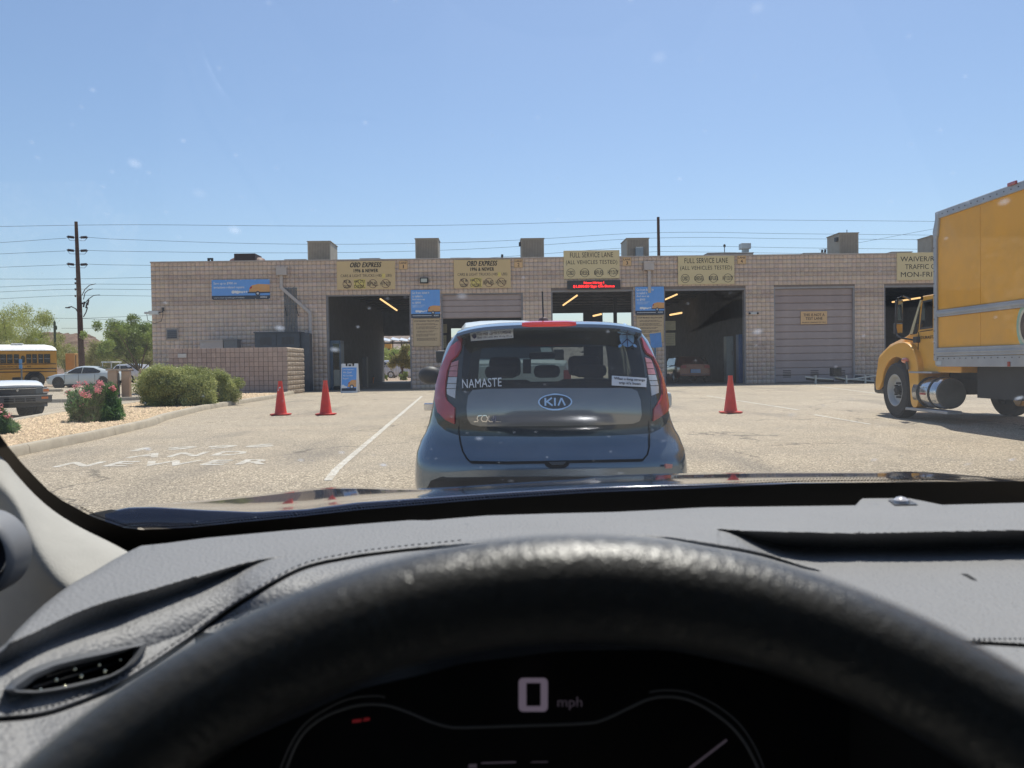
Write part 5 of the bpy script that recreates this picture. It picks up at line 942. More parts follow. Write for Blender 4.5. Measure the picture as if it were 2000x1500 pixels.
# stickers (things of their own, stuck on the rear window)
def sticker(name,lab,poly_px,mat):
    P=Kp(z1f(poly_px)); c=P[0]; t=bpy.data.objects.new(name,None); C.objects.link(t); t.matrix_world=KM; t['label']=lab; t['category']='sticker'; ORG[t.name]=Vector((0,0,0))
    kpatch('sheet',mat,P,.013,step=.03,parent=t,rim=False); return t,P
M_STK=pm('sticker_white',(.72,.74,.78),.5,var=.03); M_NVY=pm('sticker_ink',(.02,.02,.08),.5)
def bil(P): 
    return lambda a,b:((P[0][0]*(1-a)+P[1][0]*a)*(1-b)+(P[3][0]*(1-a)+P[2][0]*a)*b,(P[0][1]*(1-a)+P[1][1]*a)*(1-b)+(P[3][1]*(1-a)+P[2][1]*a)*b)
t,P=sticker('bumper_sticker','white sticker reading You May Say I am a Dreamer, upper left of the rear window',[(456,180),(745,158),(748,217),(460,240)],M_STK); B=bil(P); BR=lambda a,b:tuple(KPt(*B(a,b),.0165)[0])
m=MB()
for (x,y,r1,r2) in((.095,.34,.055,.25),(.095,.66,.03,.12),(.07,.5,.025,.2),(.125,.5,.025,.2)): m.add([BR(x+r1*math.cos(k*.45),y+r2*math.sin(k*.45)) for k in range(14)],[tuple(range(14))])
m.build('head_drawing',M_NVY,t,fix=False)
for s,y0,y1,x1 in(("You May Say I'm a Dreamer",.12,.46,.97),("But I'm Not the Only One",.55,.9,.97)):
    m=MB(); text(m,s,.17,x1,0,1,0,f=lambda a,b:BR(a,y1-(y1-y0)*b),bold=.008); m.build('lettering',M_NVY,t,fix=False)
t,P=sticker('trip_sticker','white sticker reading What a long strange trip, lower right of the rear window',[(1418,474),(1652,490),(1650,552),(1417,540)],M_STK); B=bil(P); BR=lambda a,b:tuple(KPt(*B(a,b),.0165)[0])
for s,y0,y1,x0_,x1 in(("What a long strange",.14,.46,.06,.95),("trip it's been",.55,.9,.2,.82)):
    m=MB(); text(m,s,x0_,x1,0,1,0,f=lambda a,b:BR(a,y1-(y1-y0)*b),bold=.028); m.build('lettering',pm('ink_black',(.02,.02,.025),.5),t,fix=False)
P=Kp(z1f([(400,500),(666,487),(668,546),(402,560)])); B=bil(P)
t=bpy.data.objects.new('word_decal',None); C.objects.link(t); t.matrix_world=KM; t['label']='white vinyl word NAMASTE on the lower left of the rear window'; t['category']='decal'; ORG[t.name]=Vector((0,0,0))
m=MB(); text(m,'NAMASTE',0,1,0,1,0,f=lambda a,b:tuple(KPt(*B(a,1-b),.013)[0]),bold=.006,sp=1.05); m.build('lettering',M_STK,t,fix=False)
c=onK(790+1515/3.509,600+222/3.509); t=bpy.data.objects.new('turtle_decal',None); C.objects.link(t); t.matrix_world=KM; t['label']='pale blue turtle decal with a peace sign, upper right of the rear window'; t['category']='decal'; ORG[t.name]=Vector((0,0,0))
M_TUR=pm('decal_blue',(.22,.42,.7),.5,var=.3,scale=60); M_TURB=pm('decal_navy',(.02,.03,.12),.5)
def ell(cx,cz,rx,rz,a0=0,n=22,off=.022):
    r=[]
    for k in range(n): a=2*math.pi*k/n; x=rx*math.cos(a)*math.cos(a0)-rz*math.sin(a)*math.sin(a0); z=rx*math.cos(a)*math.sin(a0)+rz*math.sin(a)*math.cos(a0); r.append(tuple(KPt(cx+x,cz+z,off)[0]))
    return r
for (dx,dz,rx,rz,a0,nm) in((0,.075,.018,.024,0,'head'),(-.057,.055,.022,.012,-.7,'flipper'),(.057,.055,.022,.012,.7,'flipper'),(-.052,-.055,.016,.009,.7,'flipper'),(.052,-.055,.016,.009,-.7,'flipper')): MB().add(ell(c[0]+dx,c[1]+dz,rx,rz,a0),[tuple(range(22))]).build(nm,M_TUR,t,fix=False)
MB().add(ell(c[0],c[1],.052,.064),[tuple(range(22))]).build('shell',M_TUR,t,fix=False)
m=MB(); 
for a,b in(((0,.064),(0,-.064)),((0,-.01),(-.04,-.045)),((0,-.01),(.04,-.045)),((-.05,.02),(.05,.02))): stroke(m,(c[0]+a[0],c[1]+a[1]),(c[0]+b[0],c[1]+b[1]),.006,.026)
m.build('shell_lines',M_TURB,t,fix=False)
# pickup ahead of it, glimpsed through the glass
S=Fr('queue_pickup','white pickup further ahead, glimpsed through the hatchback glass','pickup',(-.05,12.2,-.0),R(3)); t=S.t
st=[(0,.5,1.05,1.1,.9,.85),(.05,.45,1.1,1.15,.93,.88),(1.7,.4,1.1,1.14,.95,.88),(1.75,.4,1.1,1.75,.95,.68),(2.1,.4,1.1,1.85,.95,.68),(3.0,.4,1.1,1.85,.95,.68),(3.7,.4,1.1,1.2,.95,.75),(5.0,.4,1.0,1.05,.92,.75),(5.2,.5,.8,.85,.8,.7)]
M_PK2=pm('pickup_cream',(.62,.66,.62),.35,coat=.6); shell('body',st,M_PK2,t); MB().box(-.85,.85,-.03,.0,.6,1.08).build('tailgate',M_PK2,t,bev=.02); MB().add([(-.66,1.70,1.2),(.66,1.70,1.2),(.58,1.74,1.7),(-.58,1.74,1.7)],[(0,1,2,3)]).build('rear_window',M_TG,t); MB().box(-.9,.9,-.15,-.02,.42,.58).build('bumper',M_CHR,t,bev=.03)
for s in(-1,1):
    for y in(1.0,4.3): wheel(t,s*.84,y,.38,.25,s,M_RIML,6)
    MB().box(min(s*.82,s*.93),max(s*.82,s*.93),-.04,.02,.7,1.0).build('tail_lamp',M_PR,t); MB().box(min(s*1.0,s*1.2),max(s*1.0,s*1.2),3.1,3.2,1.15,1.38).build('side_mirror',M_BLKP,t,bev=.04)
p=PY(853,699,12.2+3.3); S2=None
# ================================================================ yellow box truck
TX=7.18; QX=lambda u,v,x=TX:(PX(u,v,x).y,PX(u,v,x).z)
M_TY=pm('truck_yellow',(.80,.40,.04),.35,var=.05,scale=1.5,coat=.5,dirt=(.48,.27,.06),dirtamt=.35,dirtscale=.8); M_TB=pm('box_yellow',(.84,.40,.03),.5,var=.05,scale=.7,dirt=(.46,.27,.08),dirtamt=.4,dirtscale=.6); M_ALU=pm('weathered_aluminium',(.40,.42,.45),.45,metal=.35,var=.12,scale=6,dirt=(.2,.2,.21),dirtamt=.4,dirtscale=3); M_CHA=pm('chassis_black',(.025,.026,.028),.7,var=.2)
TR=thing('box_truck','yellow box truck at the right edge, facing the building','truck',(8.4,14.5,0))
bf=QX(1826,560)[0]; zb=QX(1826,716)[1]; zt_=QX(1827,418)[1]; br=5.6; W=2.5
zr1=QX(1826,680)[1]; zm0,zm1=QX(1826,620)[1],QX(1826,607)[1]
MB().box(TX+.02,TX+W,br,bf-.03,zb+.02,zt_-.02).build('box_body',M_TB,TR)
# side panels with joints
k=0; y=bf-.1; pw=1.24
while y>br:
    y2=max(br,y-pw+.008)
    MB().box(TX+.004,TX+.022,y2,y,zm1+.01,zt_-.1).build('panel',M_TB,TR); MB().box(TX+.004,TX+.022,y2,y,zr1+.005,zm0-.01).build('panel',M_TB,TR); y-=pw
m=MB(); m.box(TX-.025,TX+.02,br,bf-.05,zt_-.1,zt_+.02); m.box(TX-.01,TX+W,br,bf-.05,zt_+.0,zt_+.03); m.build('top_rail',M_ALU,TR,bev=.01)
MB().yz([(bf-.10,zb+.1),(bf,zb+.1),(bf,zt_-.45),(bf-.06,zt_-.12),(bf-.16,zt_-.02),(bf-.16,zt_-.14),(bf-.10,zt_-.45)],TX-.03,TX+.03).build('corner_post',M_ALU,TR,bev=.012)
MB().box(TX-.02,TX+W+.02,bf-.09,bf,zb,zt_-.1).build('front_cap',M_ALU,TR,bev=.05); MB().yz([(bf,zt_-.42),(bf+.02,zt_-.30),(bf-.1,zt_-.0),(bf-.2,zt_+.0),(bf-.12,zt_-.40)],TX-.035,TX+.25).build('corner_cap',M_ALU,TR,bev=.02)
m=MB(); m.box(TX-.02,TX+.02,br,bf-.1,zm0,zm1); m.box(TX-.035,TX-.02,br,bf-.1,zm0+.035,zm1-.035); m.build('rub_rail',M_ALU,TR,bev=.006)
mid=zb+(zr1-zb)*.56; m=MB(); m.box(TX-.03,TX+.02,br,bf-.1,mid,zr1); m.box(TX-.045,TX-.03,br,bf-.1,mid+.05,zr1-.06); m.build('upper_skirt',M_ALU,TR,bev=.006); MB().box(TX-.015,TX+.02,br,bf-.1,zb,mid-.006).build('lower_rail',M_ALU,TR,bev=.006)
m=MB(); y=bf-.12
while y>br: m.lathe([(.001,TX-.022),(.009,TX-.021),(.01,TX-.016)],(0,y,mid-.04),'x',6); m.lathe([(.001,TX-.032),(.009,TX-.031),(.01,TX-.02)],(0,y,zt_-.04),'x',6); y-=.17
z=zb+.2
while z<zt_-.5: m.lathe([(.001,TX-.037),(.009,TX-.036),(.01,TX-.028)],(0,bf-.03,z),'x',6); z+=.2
m.build('rivet',M_STL,TR,kind='stuff')
y,z=QX(1973,711); MB().box(TX-.024,TX-.016,y-.03,y+.03,z-.035,z+.035).build('reflector',pm('red_reflector',(.35,.04,.02),.3),TR); y,z=QX(1983,359); MB().box(TX-.06,TX-.026,y-.1,y+.1,z-.02,z+.03).build('marker_lamp',pm('red_lamp',(.4,.03,.02),.3,coat=1),TR,bev=.01)
y,z=QX(1836,709); MB().box(TX-.02,TX-.016,y-.08,y+.08,z-.03,z+.03).build('maker_plate',pm('plate_oval',(.5,.55,.58),.4),TR,bev=.01)
# round emblem on the side, mostly out of frame
y,z=QX(2009,636); 
for r_,mt,o_ in((.33,pm('emblem_green',(.3,.5,.38),.5),0),(.27,pm('emblem_cream',(.6,.58,.45),.5),.002),(.22,pm('emblem_dark',(.05,.03,.03),.5),.004)): MB().add([(TX+.003-o_,y+r_*.85*math.cos(a),z+r_*1.05*math.sin(a)) for a in np.linspace(0,6.283,32,endpoint=False)],[tuple(range(32))]).build('emblem',mt,TR,fix=False)
# cab (profile in y,z), hood, fenders
CXL=7.26; CXR=9.5
cabp=[QX(u,v,CXL) for u,v in((1846,732),(1846,585))]; yb_=bf-.25; 
prof=[(13.3,QX(1830,730)[1]),(13.3,2.72),(QX(1812,578,CXL)[0],2.74)]+[QX(u,v,CXL) for u,v in((1803,583),(1797,590),(1785,626),(1777,652),(1772,665),(1768,690),(1770,722),(1783,727))]
cz0=QX(1790,727,CXL)[1]
prof=[(13.25,cz0),(13.25,2.12),(13.5,2.2),(14.5,2.2)]+[QX(1802.5,583,CXL),QX(1776,652,CXL),QX(1766,660,CXL),QX(1764,700,CXL),QX(1768,cz0 and 727,CXL)]
prof[-1]=(prof[-1][0],cz0)
MB().yz(prof,CXL,CXR).build('cab',M_TY,TR,bev=.05)
# door seam, windows
def sidepoly(nm,mat,px,x,th=.012,bev=0): return MB().yz([QX(u,v,x) for u,v in px],x-th,x-.001).build(nm,mat,TR,bev=bev)
sidepoly('window_frame',M_BLKP,[(1797,644),(1803,588),(1822,584),(1822,641)],CXL,.012,.004); sidepoly('side_window',glass_mat('truck_glass',(.15,.2,.2),1),[(1800,640),(1806,591),(1822,588),(1822,637.5)],CXL,.016); sidepoly('quarter_window',M_TG,[(1779,654),(1787,640),(1799,588),(1794,645),(1791,652)],CXL,.014); sidepoly('pillar_strip',pm('pillar_cream',(.55,.5,.32),.4),[(1778,653),(1784,652),(1801.5,586),(1799,586)],CXL,.02)
m=MB(); 
for l in([(1794,648),(1795,655),(1793,690),(1796,726)],[(1822,644),(1797,648)]):
    P=[QX(u,v,CXL) for u,v in l]; m.tube([(CXL-.003,a,b) for a,b in P],.007,5)
m.build('door_seam',M_GAP,TR); y,z=QX(1815,658.5,CXL); m=MB(); text(m,'DURASTAR',0,1,0,1,0,f=lambda a,b:(CXL-.004,y+.28-.56*a,z-.025+.05*b),bold=.02); m.build('badge_lettering',M_BLKINK,TR,fix=False)
# hood with raised arch, and front fenders with the wheel opening
HX0=7.55; hood=[QX(u,v,HX0) for u,v in()]; 
hp=[(14.9,1.0),(15.0,1.62),(15.7,1.56),(16.4,1.42),(16.95,1.18),(17.05,.8),(17.0,.55),(14.9,.55)]
MB().yz(hp,HX0,9.2).build('hood',M_TY,TR,bev=.1)
wy=PX(1746,770,7.12).y; wr=.515
def fender(xa,xb,nm,s):
    pts=[]; 
    oc=[(1.05,-.02),(1.02,.30),(.86,.60),(.6,.80),(.25,.92),(-.1,.98),(-.45,.98),(-.75,.85),(-.95,.6),(-1.0,.2),(-.98,-.32),(-.66,-.32),(-.62,.1),(-.56,.42),(-.35,.62),(0,.70),(.35,.62),(.6,.42),(.72,.12),(.9,-.02)]
    for _ in range(2): oc=[p for i in range(len(oc)) for p in ((oc[i][0]*.75+oc[(i+1)%len(oc)][0]*.25,oc[i][1]*.75+oc[(i+1)%len(oc)][1]*.25),(oc[i][0]*.25+oc[(i+1)%len(oc)][0]*.75,oc[i][1]*.25+oc[(i+1)%len(oc)][1]*.75))]
    return MB().yz([(wy+a*.84,wr+b*.91) for a,b in oc],xa,xb).build(nm,M_TY,TR,bev=.05)
fender(7.16,7.72,'fender',1); fender(9.0,9.56,'fender',-1)
m=MB(); m.yz([(wy+a*.86,wr+b*.93) for a,b in circ(0,0,.68,20,0,180)+[(-.68,-.1)]],7.35,7.4); m.box(7.4,9.3,wy-.5,wy+.55,.45,.9); m.build('inner_wheel_housing',M_CHA,TR)
y,z=QX(1764,704,7.12); MB().sph((7.15,y,z),.03,.14,.05,12,8).build('turn_lamp',pm('amber_lamp',(.6,.1,.02),.25,coat=1),TR,smooth=True); sidepoly('mud_flap',M_BLKP,[(1769,706),(1773,707),(1776,722),(1771,722)],7.13,.01)
MB().box(7.22,9.5,wy+.62,wy+1.12,.42,.78).build('bumper',pm('truck_bumper',(.03,.032,.035),.6),TR,bev=.07)
# mirror on its loop
mx=6.98; P=[PX(u,v,mx) for u,v in((1815,575),(1762,578),(1754,582),(1751.5,600),(1749,640),(1752,655),(1760,660))]; a=PX(1787,664,CXL)
MB().tube([(7.3,15.0,P[0].z+.02)]+[tuple(p) for p in P[1:]]+[(7.24,a.y,a.z)],.017,8).build('mirror_loop',M_BLKP,TR,smooth=True)
q=lambda u,v:PX(u,v,mx)
def mirr(nm,u0,u1,v0,v1,mat,dy,w_,rim=M_BLKP):
    a_=q(u0,v1); b_=q(u1,v0); yy=a_.y; x0=PY(u0,700,yy).x; x1=PY(u1,700,yy).x; h=MB().box(x0,x1,yy,yy+.07,a_.z,b_.z).build(nm,rim,TR,bev=.015); MB().box(x0+.02,x1-.02,yy-.006,yy-.001,a_.z+.02,b_.z-.02).build('mirror_glass',mat,h); return h
MIR=pm('mirror_face',(.5,.52,.5),.03,metal=1,var=0)
mirr('upper_mirror',1751,1765,583.5,628,MIR,0,.1); mirr('lower_mirror',1748,1764.5,629.5,652,M_TY,0,.1); b=PX(1788,664,7.2); MB().box(7.19,7.26,b.y-.06,b.y+.08,b.z-.05,b.z+.06).build('mirror_foot',M_BLKP,TR,bev=.01)
# fuel tank
ty0=PX(1777,770,7.12).y; ty1=PX(1828,770,7.12).y; tz=.50; tr=.265; txc=7.12+tr
prof=[(.001,ty1),(tr*.8,ty1+.015),(tr,ty1+.06),(tr,ty0-.06),(tr*.8,ty0-.01),(.001,ty0)]
M_TANK=pm('polished_tank',(.62,.62,.62),.22,metal=.9,var=.08,scale=8,dirt=(.35,.34,.32),dirtamt=.4,dirtscale=5)
tk=MB().lathe(prof,(txc,0,tz),'y',32).build('fuel_tank',M_TANK,TR,smooth=True,ang=50)
for f_ in(.30,.72): 
    y=ty0+(ty1-ty0)*f_; MB().lathe([(tr+.003,y-.03),(tr+.012,y-.03),(tr+.012,y+.03),(tr+.003,y+.03)],(txc,0,tz),'y',32).build('strap',M_CHA,tk)
MB().lathe([(.001,ty1-.004),(tr*.9,ty1-.002),(tr*.97,ty1+.02)],(txc,0,tz),'y',28).build('tank_end',pm('tank_end_grey',(.10,.10,.09),.6,var=.2),tk)
m=MB(); y=ty0+(ty1-ty0)*.45; 
for k in range(3): m.box(txc-tr-.004,txc-tr-.001,y-.14+k*.07,y-.11+k*.07,tz+.09,tz+.115)
m.build('print_mark',M_WHT,tk); m=MB(); m.box(txc-tr-.004,txc-tr-.001,y-.15,y+.05,tz-.03,tz+.0); m.build('print_mark',M_PR,tk)
MB().box(7.15,7.4,ty1-.3,ty0+.25,.17,.22).build('step_rail',M_ALU,TR,bev=.01); MB().box(7.15,7.3,ty1+.2,ty0+.1,.84,.87).build('step_plate',M_ALU,TR)
# chassis, axles, wheels
m=MB(); 
for x in(7.95,8.75): m.box(x-.05,x+.05,5.8,16.9,.72,.98)
m.box(7.6,9.1,14.9,16.6,.5,.95); m.box(7.5,8.1,11.6,13.2,.45,.98); m.box(8.5,9.4,10.5,13.0,.45,.98); m.cyl((8.35,9.2,.5),(8.35,14.5,.62),.07,n=10); m.cyl((7.3,wy,.5),(9.3,wy,.5),.09,n=10); m.cyl((7.3,8.8,.5),(9.3,8.8,.5),.11,n=10); m.box(7.3,9.55,5.8,13.6,.98,zb+.02)
m.build('chassis',M_CHA,TR)
def tw(x,y,s):
    prof=[(.29,-.13*s),(.47,-.135*s),(.505,-.11*s),(wr,-.08*s),(wr,.08*s),(.505,.11*s),(.47,.135*s),(.29,.13*s)]
    t_=MB().lathe(prof,(x,y,wr),'x',44).build('tyre',M_TYRE,TR,smooth=True,ang=25)
    rm=MB().lathe([(.001,s*.03),(.10,s*.03),(.2,s*.035),(.235,s*.05),(.26,s*.11),(.285,s*.135),(.30,s*.135)],(x,y,wr),'x',40).build('rim',pm('white_steel_rim',(.40,.41,.41),.4,var=.08,dirt=(.3,.28,.25),dirtamt=.3),t_,smooth=True)
    m=MB(); m.lathe([(.001,s*.12),(.06,s*.12),(.075,s*.1),(.09,s*.02)],(x,y,wr),'x',20); 
    for k in range(10): a=k*math.pi/5; m.cyl((x+s*.03,y+.135*math.cos(a),wr+.135*math.sin(a)),(x+s*.085,y+.135*math.cos(a),wr+.135*math.sin(a)),.018,n=8)
    a=-.9; m.lathe([(.001,s*.045),(.034,s*.045),(.034,s*.0)],(x,y+.20*math.cos(a) if False else y-.17,wr-.13),'x',12)
    m.build('hub',M_CHA,t_)
for x,s in((7.13+.14,-1),(9.3,1)): tw(x,wy,s)
for x,s in((7.32,-1),(7.62,-1),(9.1,1),(9.4,1)): tw(x,8.8,s)
MB().box(7.2,7.24,8.1,8.2,.3,1.0).build('mud_flap',M_CHA,TR)
# hose booms lying in front of the shut door
t=thing('boom_rack','black and pale barrier arms lying low in front of the shut roller door','barrier arms',(PY(1640,740,39.0).x,39,0))
def pp(u,v,y=38.6): p=PY(u,v,y); return (p.x,p.y,p.z)
M_BAR=pm('pale_bar',(.55,.55,.5),.4); M_BARD=pm('black_bar',(.03,.03,.03),.6)
for l in([(1573,736),(1595,739),(1627,741)],[(1629,736.5),(1650,740),(1680,742),(1710,745)],[(1655,741.5),(1690,737),(1713,733.5)]): MB().tube([pp(*q_) for q_ in l],.035,6).build('pale_arm',M_BAR,t)
for l in([(1575,739.5),(1600,743),(1628,744)],[(1632,739),(1652,743),(1682,745),(1712,748)]): MB().tube([pp(u,v,38.7) for u,v in l],.06,6).build('dark_arm',M_BARD,t)
for u,v in((1630,742),(1636,744)): MB().box(*sum([[pp(u,v)[0]-.12,pp(u,v)[0]+.12,38.4,38.9,.35,.75]],[])).build('end_cap',M_BARD,t,bev=.03)
for u in(1593,1653,1690): MB().box(pp(u,740)[0]-.03,pp(u,740)[0]+.03,38.55,38.75,0,pp(u,733)[2]).build('stand',M_BAR,t)
for u,lab in((1678,'left small black rubber wedge at the foot of the pillar'),(1693,'right small black rubber wedge at the foot of the pillar')):
    p=PY(u,734,39.6); t=thing('rubber_wedge',lab,'wedge',(p.x,39.6,0)); MB().yz([(39.4,0),(39.8,0),(39.7,p.z+.02)],p.x-.16,p.x+.16).build('wedge_body',M_BARD,t)
# ================================================================ poles and wires
M_WOOD=pm('pole_wood',(.075,.04,.028),.9,var=.25,scale=3); M_INS=pm('insulator',(.06,.05,.06),.4); M_WIRE=pm('wire',(.05,.05,.06),.6,var=0)
YA=70; pt=PY(148.5,433,YA); pb=PY(160,716,YA); dx=(pt.x-pb.x)/(pt.z-pb.z)
t=thing('utility_pole','tall brown utility pole with insulators left of the building','utility pole',(pb.x,YA,0)); base=Vector((pb.x-dx*pb.z,YA,0))
MB().cyl(base,(pt.x,YA,pt.z),.27,.13,n=14).build('pole',M_WOOD,t,smooth=True)
def zat(v,u=152): return PY(u,v,YA).z
wires=[]
for v_ in(464,490,517):
    for s in(-1,1):
        a=PY(151+s*4,v_,YA); b=PY(151+s*21,v_-1+(-1 if s<0 else 0),YA); m=MB(); n_=9
        for k in range(n_): q_=a.lerp(b,.2+.7*k/n_); m.lathe([(.05,-.02),(.12,0),(.05,.03)],q_,'x',8)
        m.tube([a,b],.03,5); m.build('insulator',M_INS,t)
        MB().tube([b,a.lerp(b,.6)+Vector((0,0,-.3)),a+Vector((0,0,-.26))],.02,4).build('jumper_wire',M_WIRE,t)
for v_ in(545,553,565,578): q_=PY(153,v_,YA); MB().sph((q_.x-.25,YA,q_.z),.08,.08,.1,8,6).build('pin_insulator',M_INS,t)
for l in([(160,577),(166,565),(175,557),(187,554.5)],[(163,585),(166,572),(172,567),(181,564)],[(164,594),(173,584),(183,577),(195,576)]): MB().tube([PY(u,v,YA) for u,v in l],.035,5).build('arm',M_STL,t)
m=MB(); m.cyl(PY(158,593,YA),PY(166,592,YA),.08,n=8); 
for u,v in((165,594),(170,596),(173,590)): m.cyl(PY(u,v-5,YA),PY(u-2,v+6,YA),.07,n=8)
m.tube([PY(171,600,YA),PY(168,610,YA),PY(163,619,YA)],.045,6); m.build('switch_gear',M_INS,t)
m=MB(); m.tube([PY(154,613,YA),PY(148,603,YA),PY(140,599,YA),PY(134,600,YA)],.05,6); m.box(PY(129,600,YA).x,PY(135,600,YA).x,YA-.15,YA+.15,PY(132,602,YA).z,PY(132,600,YA).z); m.build('street_lamp_arm',M_STL,t)
MB().tube([PY(149,470,YA),PY(151,600,YA),PY(153,700,YA)],.025,4).build('ground_wire',M_WIRE,t)
YB=78; pt2=PY(1285.5,424,YB); pb2=PY(1288,500,YB); t=thing('utility_pole','bare dark utility pole rising behind the building roof','utility pole',(pb2.x,YB,0)); MB().cyl((pb2.x,YB,0),(pt2.x,YB,pt2.z),.2,.13,n=12).build('pole',M_WOOD,t,smooth=True)
def wire(pxs,lab):
    """pxs: (u,v,depth) points"""
    P=[PY(u,v,y) for u,v,y in pxs]; us=np.array([p.x for p in P]); n_=len(P); xs_=np.linspace(us[0],us[-1],60)
    f2=np.interp(xs_,us,[p.y for p in P]); z_=np.interp(xs_,us,[p.z for p in P])
    if n_>=3:
        # smooth through the points
        z_=np.convolve(np.pad(z_,4,mode='edge'),np.ones(9)/9,'valid')
        z_[0]=P[0].z; z_[-1]=P[-1].z
    t=thing('power_line',lab,'power line',tuple(P[0]),group='power lines'); MB().tube([(a,b,c) for a,b,c in zip(xs_,f2,z_)],.017,4).build('wire_strand',M_WIRE,t)
D=lambda u: YA+(YB-YA)*(u-150)/1136
def W_(l,lab): wire([(u,v,D(u)) for u,v in l],lab)
W_([(-120,447),(0,443),(148,437),(400,440),(700,442.5),(1000,438),(1286,428),(1550,430),(1900,433),(2200,436)],'topmost thin power line across the sky')
W_([(-120,480),(0,474),(130,465)],'upper power line running left from the pole, first below the top'); W_([(172,463.5),(280,469.5),(460,476),(650,478),(820,476),(1020,470),(1150,461),(1286,450),(1440,455.6),(1824,459),(2200,466)],'power line from the top insulators to the bare pole')
W_([(-120,500),(0,496),(128,490)],'second insulated power line running left from the pole'); W_([(172,489),(280,492),(460,494),(650,494.3),(820,491),(1020,482.5),(1150,472),(1286,460),(1440,465.7),(1824,468),(2200,474)],'power line from the middle insulators to the bare pole')
W_([(-120,526),(0,522),(132,517)],'third insulated power line running left from the pole'); W_([(174,516),(280,518.8),(460,520),(820,512),(1020,500),(1286,477),(1440,482.8),(1824,487),(2200,492)],'power line from the lower insulators to the bare pole')
W_([(-120,545),(0,545),(150,545),(300,541.5),(400,541),(700,540)],'straight power line passing behind the pole'); W_([(-120,566),(0,560.5),(150,554.5),(300,555.5),(700,556)],'neutral line below the insulators, upper'); W_([(-120,577),(0,570),(150,564),(300,566),(700,566)],'neutral line below the insulators, middle'); W_([(-120,591),(0,583.5),(150,576),(300,578.5),(700,580)],'neutral line below the insulators, lowest'); W_([(100,621.5),(160,622),(300,616),(500,612)],'low cable right of the pole rising to the building'); W_([(160,622),(230,625),(300,628)],'low cable right of the pole dropping behind the tree'); W_([(120,641),(190,641.5),(300,642)],'lowest cable behind the trees')
W_([(1286,491),(1500,494),(1824,500)],'lowest line right of the bare pole'); W_([(1020,511),(1150,500),(1286,491)],'lowest line left of the bare pole'); W_([(1600,488),(1700,470),(1840,444)],'faint slanting wire behind the widest cooler')
# ================================================================ vegetation
M_LPV=leaf_mat('palo_verde_leaf',(.24,.28,.07),(.52,.56,.20)); M_LMES=leaf_mat('mesquite_leaf',(.09,.14,.03),(.38,.46,.13)); M_LHED=leaf_mat('hedge_leaf',(.19,.22,.06),(.56,.58,.24)); M_LOLE=leaf_mat('oleander_leaf',(.035,.085,.025),(.16,.30,.09)); M_PINK=leaf_mat('pink_blossom',(.75,.22,.25),(.8,.4,.4)); M_BARK=pm('bark',(.10,.07,.045),.9,var=.3,scale=6); M_LBG=leaf_mat('background_leaf',(.22,.23,.08),(.44,.44,.18)); M_GRNB=pm('green_bark',(.12,.14,.05),.8,var=.2)
def tree(name,lab,x,y,h,clumps,rad,n,size,leaf,bark=M_BARK,asp=2.2,up=0,trunk_r=.14,seed=1,group=None,shell_=.4,twigs=0):
    t=thing(name,lab,'tree',(x,y,0),group=group); g=np.random.default_rng(seed); m=MB(); fork=Vector((x,y,h*.28))
    m.tube([(x,y,-.05),(x+.05,y,h*.14),fork],trunk_r,8,rs=[trunk_r*1.2,trunk_r,trunk_r*.8])
    for c in clumps[::max(1,len(clumps)//9)]:
        c=Vector(c); mid=fork.lerp(c,.5)+Vector((0,0,.1*h*g.random())); m.tube([fork,mid,c],.05,5,rs=[trunk_r*.55,trunk_r*.3,trunk_r*.1])
        for k in range(twigs): e=c+Vector(g.normal(size=3))*rad*.8; e.z+=abs(g.normal())*rad*.5; m.tube([mid.lerp(c,.7),c.lerp(e,.6),e],.02,3,rs=[.025,.018,.008])
    m.build('trunk',bark,t,smooth=True)
    rr=[rad*(.6+.7*g.random()) for _ in clumps]; v,f,ti=leaves(clumps,rr,n,size,asp,up,shell_,seed)
    fast_mesh('crown',v,f,leaf,t,tint=np.repeat(ti[:,None],3,1)); return t
def clumps_px(y,polys,n,seed,dy=2.5,cy=None):
    """clump centres in a crown volume whose outline is the polygon seen at depth y"""
    g=np.random.default_rng(seed); P=np.array([(PY(u,v,y).x,PY(u,v,y).z) for u,v in polys]); out=[]
    while len(out)<n:
        x=g.uniform(P[:,0].min(),P[:,0].max(),200); z=g.uniform(P[:,1].min(),P[:,1].max(),200); k=inside(x,z,[tuple(p) for p in P])
        out+=[(a,y+g.normal()*dy*.5,b) for a,b in zip(x[k],z[k])]
    return out[:n]
y=78; c=clumps_px(y,[(-120,690),(-110,610),(-60,590),(-10,608),(10,602),(35,610),(60,604),(90,620),(100,640),(108,660),(115,690),(118,715),(-120,715)],110,2,5)
tree('palo_verde_tree','large pale green feathery palo verde behind the school bus',PY(20,700,y).x,y,6,c,.85,60000,.22,M_LPV,M_GRNB,5,.8,.2,3,twigs=2)
y=74; c=clumps_px(y,[(112,650),(128,672),(150,680),(152,716),(112,716)],22,5,2); tree('desert_bush','olive bush behind the orange box truck',PY(130,700,y).x,y,2.5,c,.5,7000,.14,M_LBG,M_GRNB,3,.3,.08,4)
y=72; c=clumps_px(y,[(172,700),(168,682),(180,668),(196,676),(204,690),(205,714),(172,714)],20,6,2); tree('desert_bush','olive bush just right of the utility pole',PY(186,700,y).x,y,2.5,c,.45,7000,.14,M_LBG,M_GRNB,3,.3,.08,6)
y=66; c=clumps_px(y,[(196,706),(204,680),(214,656),(222,640),(245,634),(265,630),(290,628),(312,632),(330,645),(330,712),(300,700),(270,708),(240,700)],70,8,4); tree('mesquite_tree','dark green mesquite beside the left corner of the building',PY(274,710,y).x,y,3.6,c,.55,34000,.17,M_LMES,M_BARK,2.6,.4,.12,9,twigs=2)
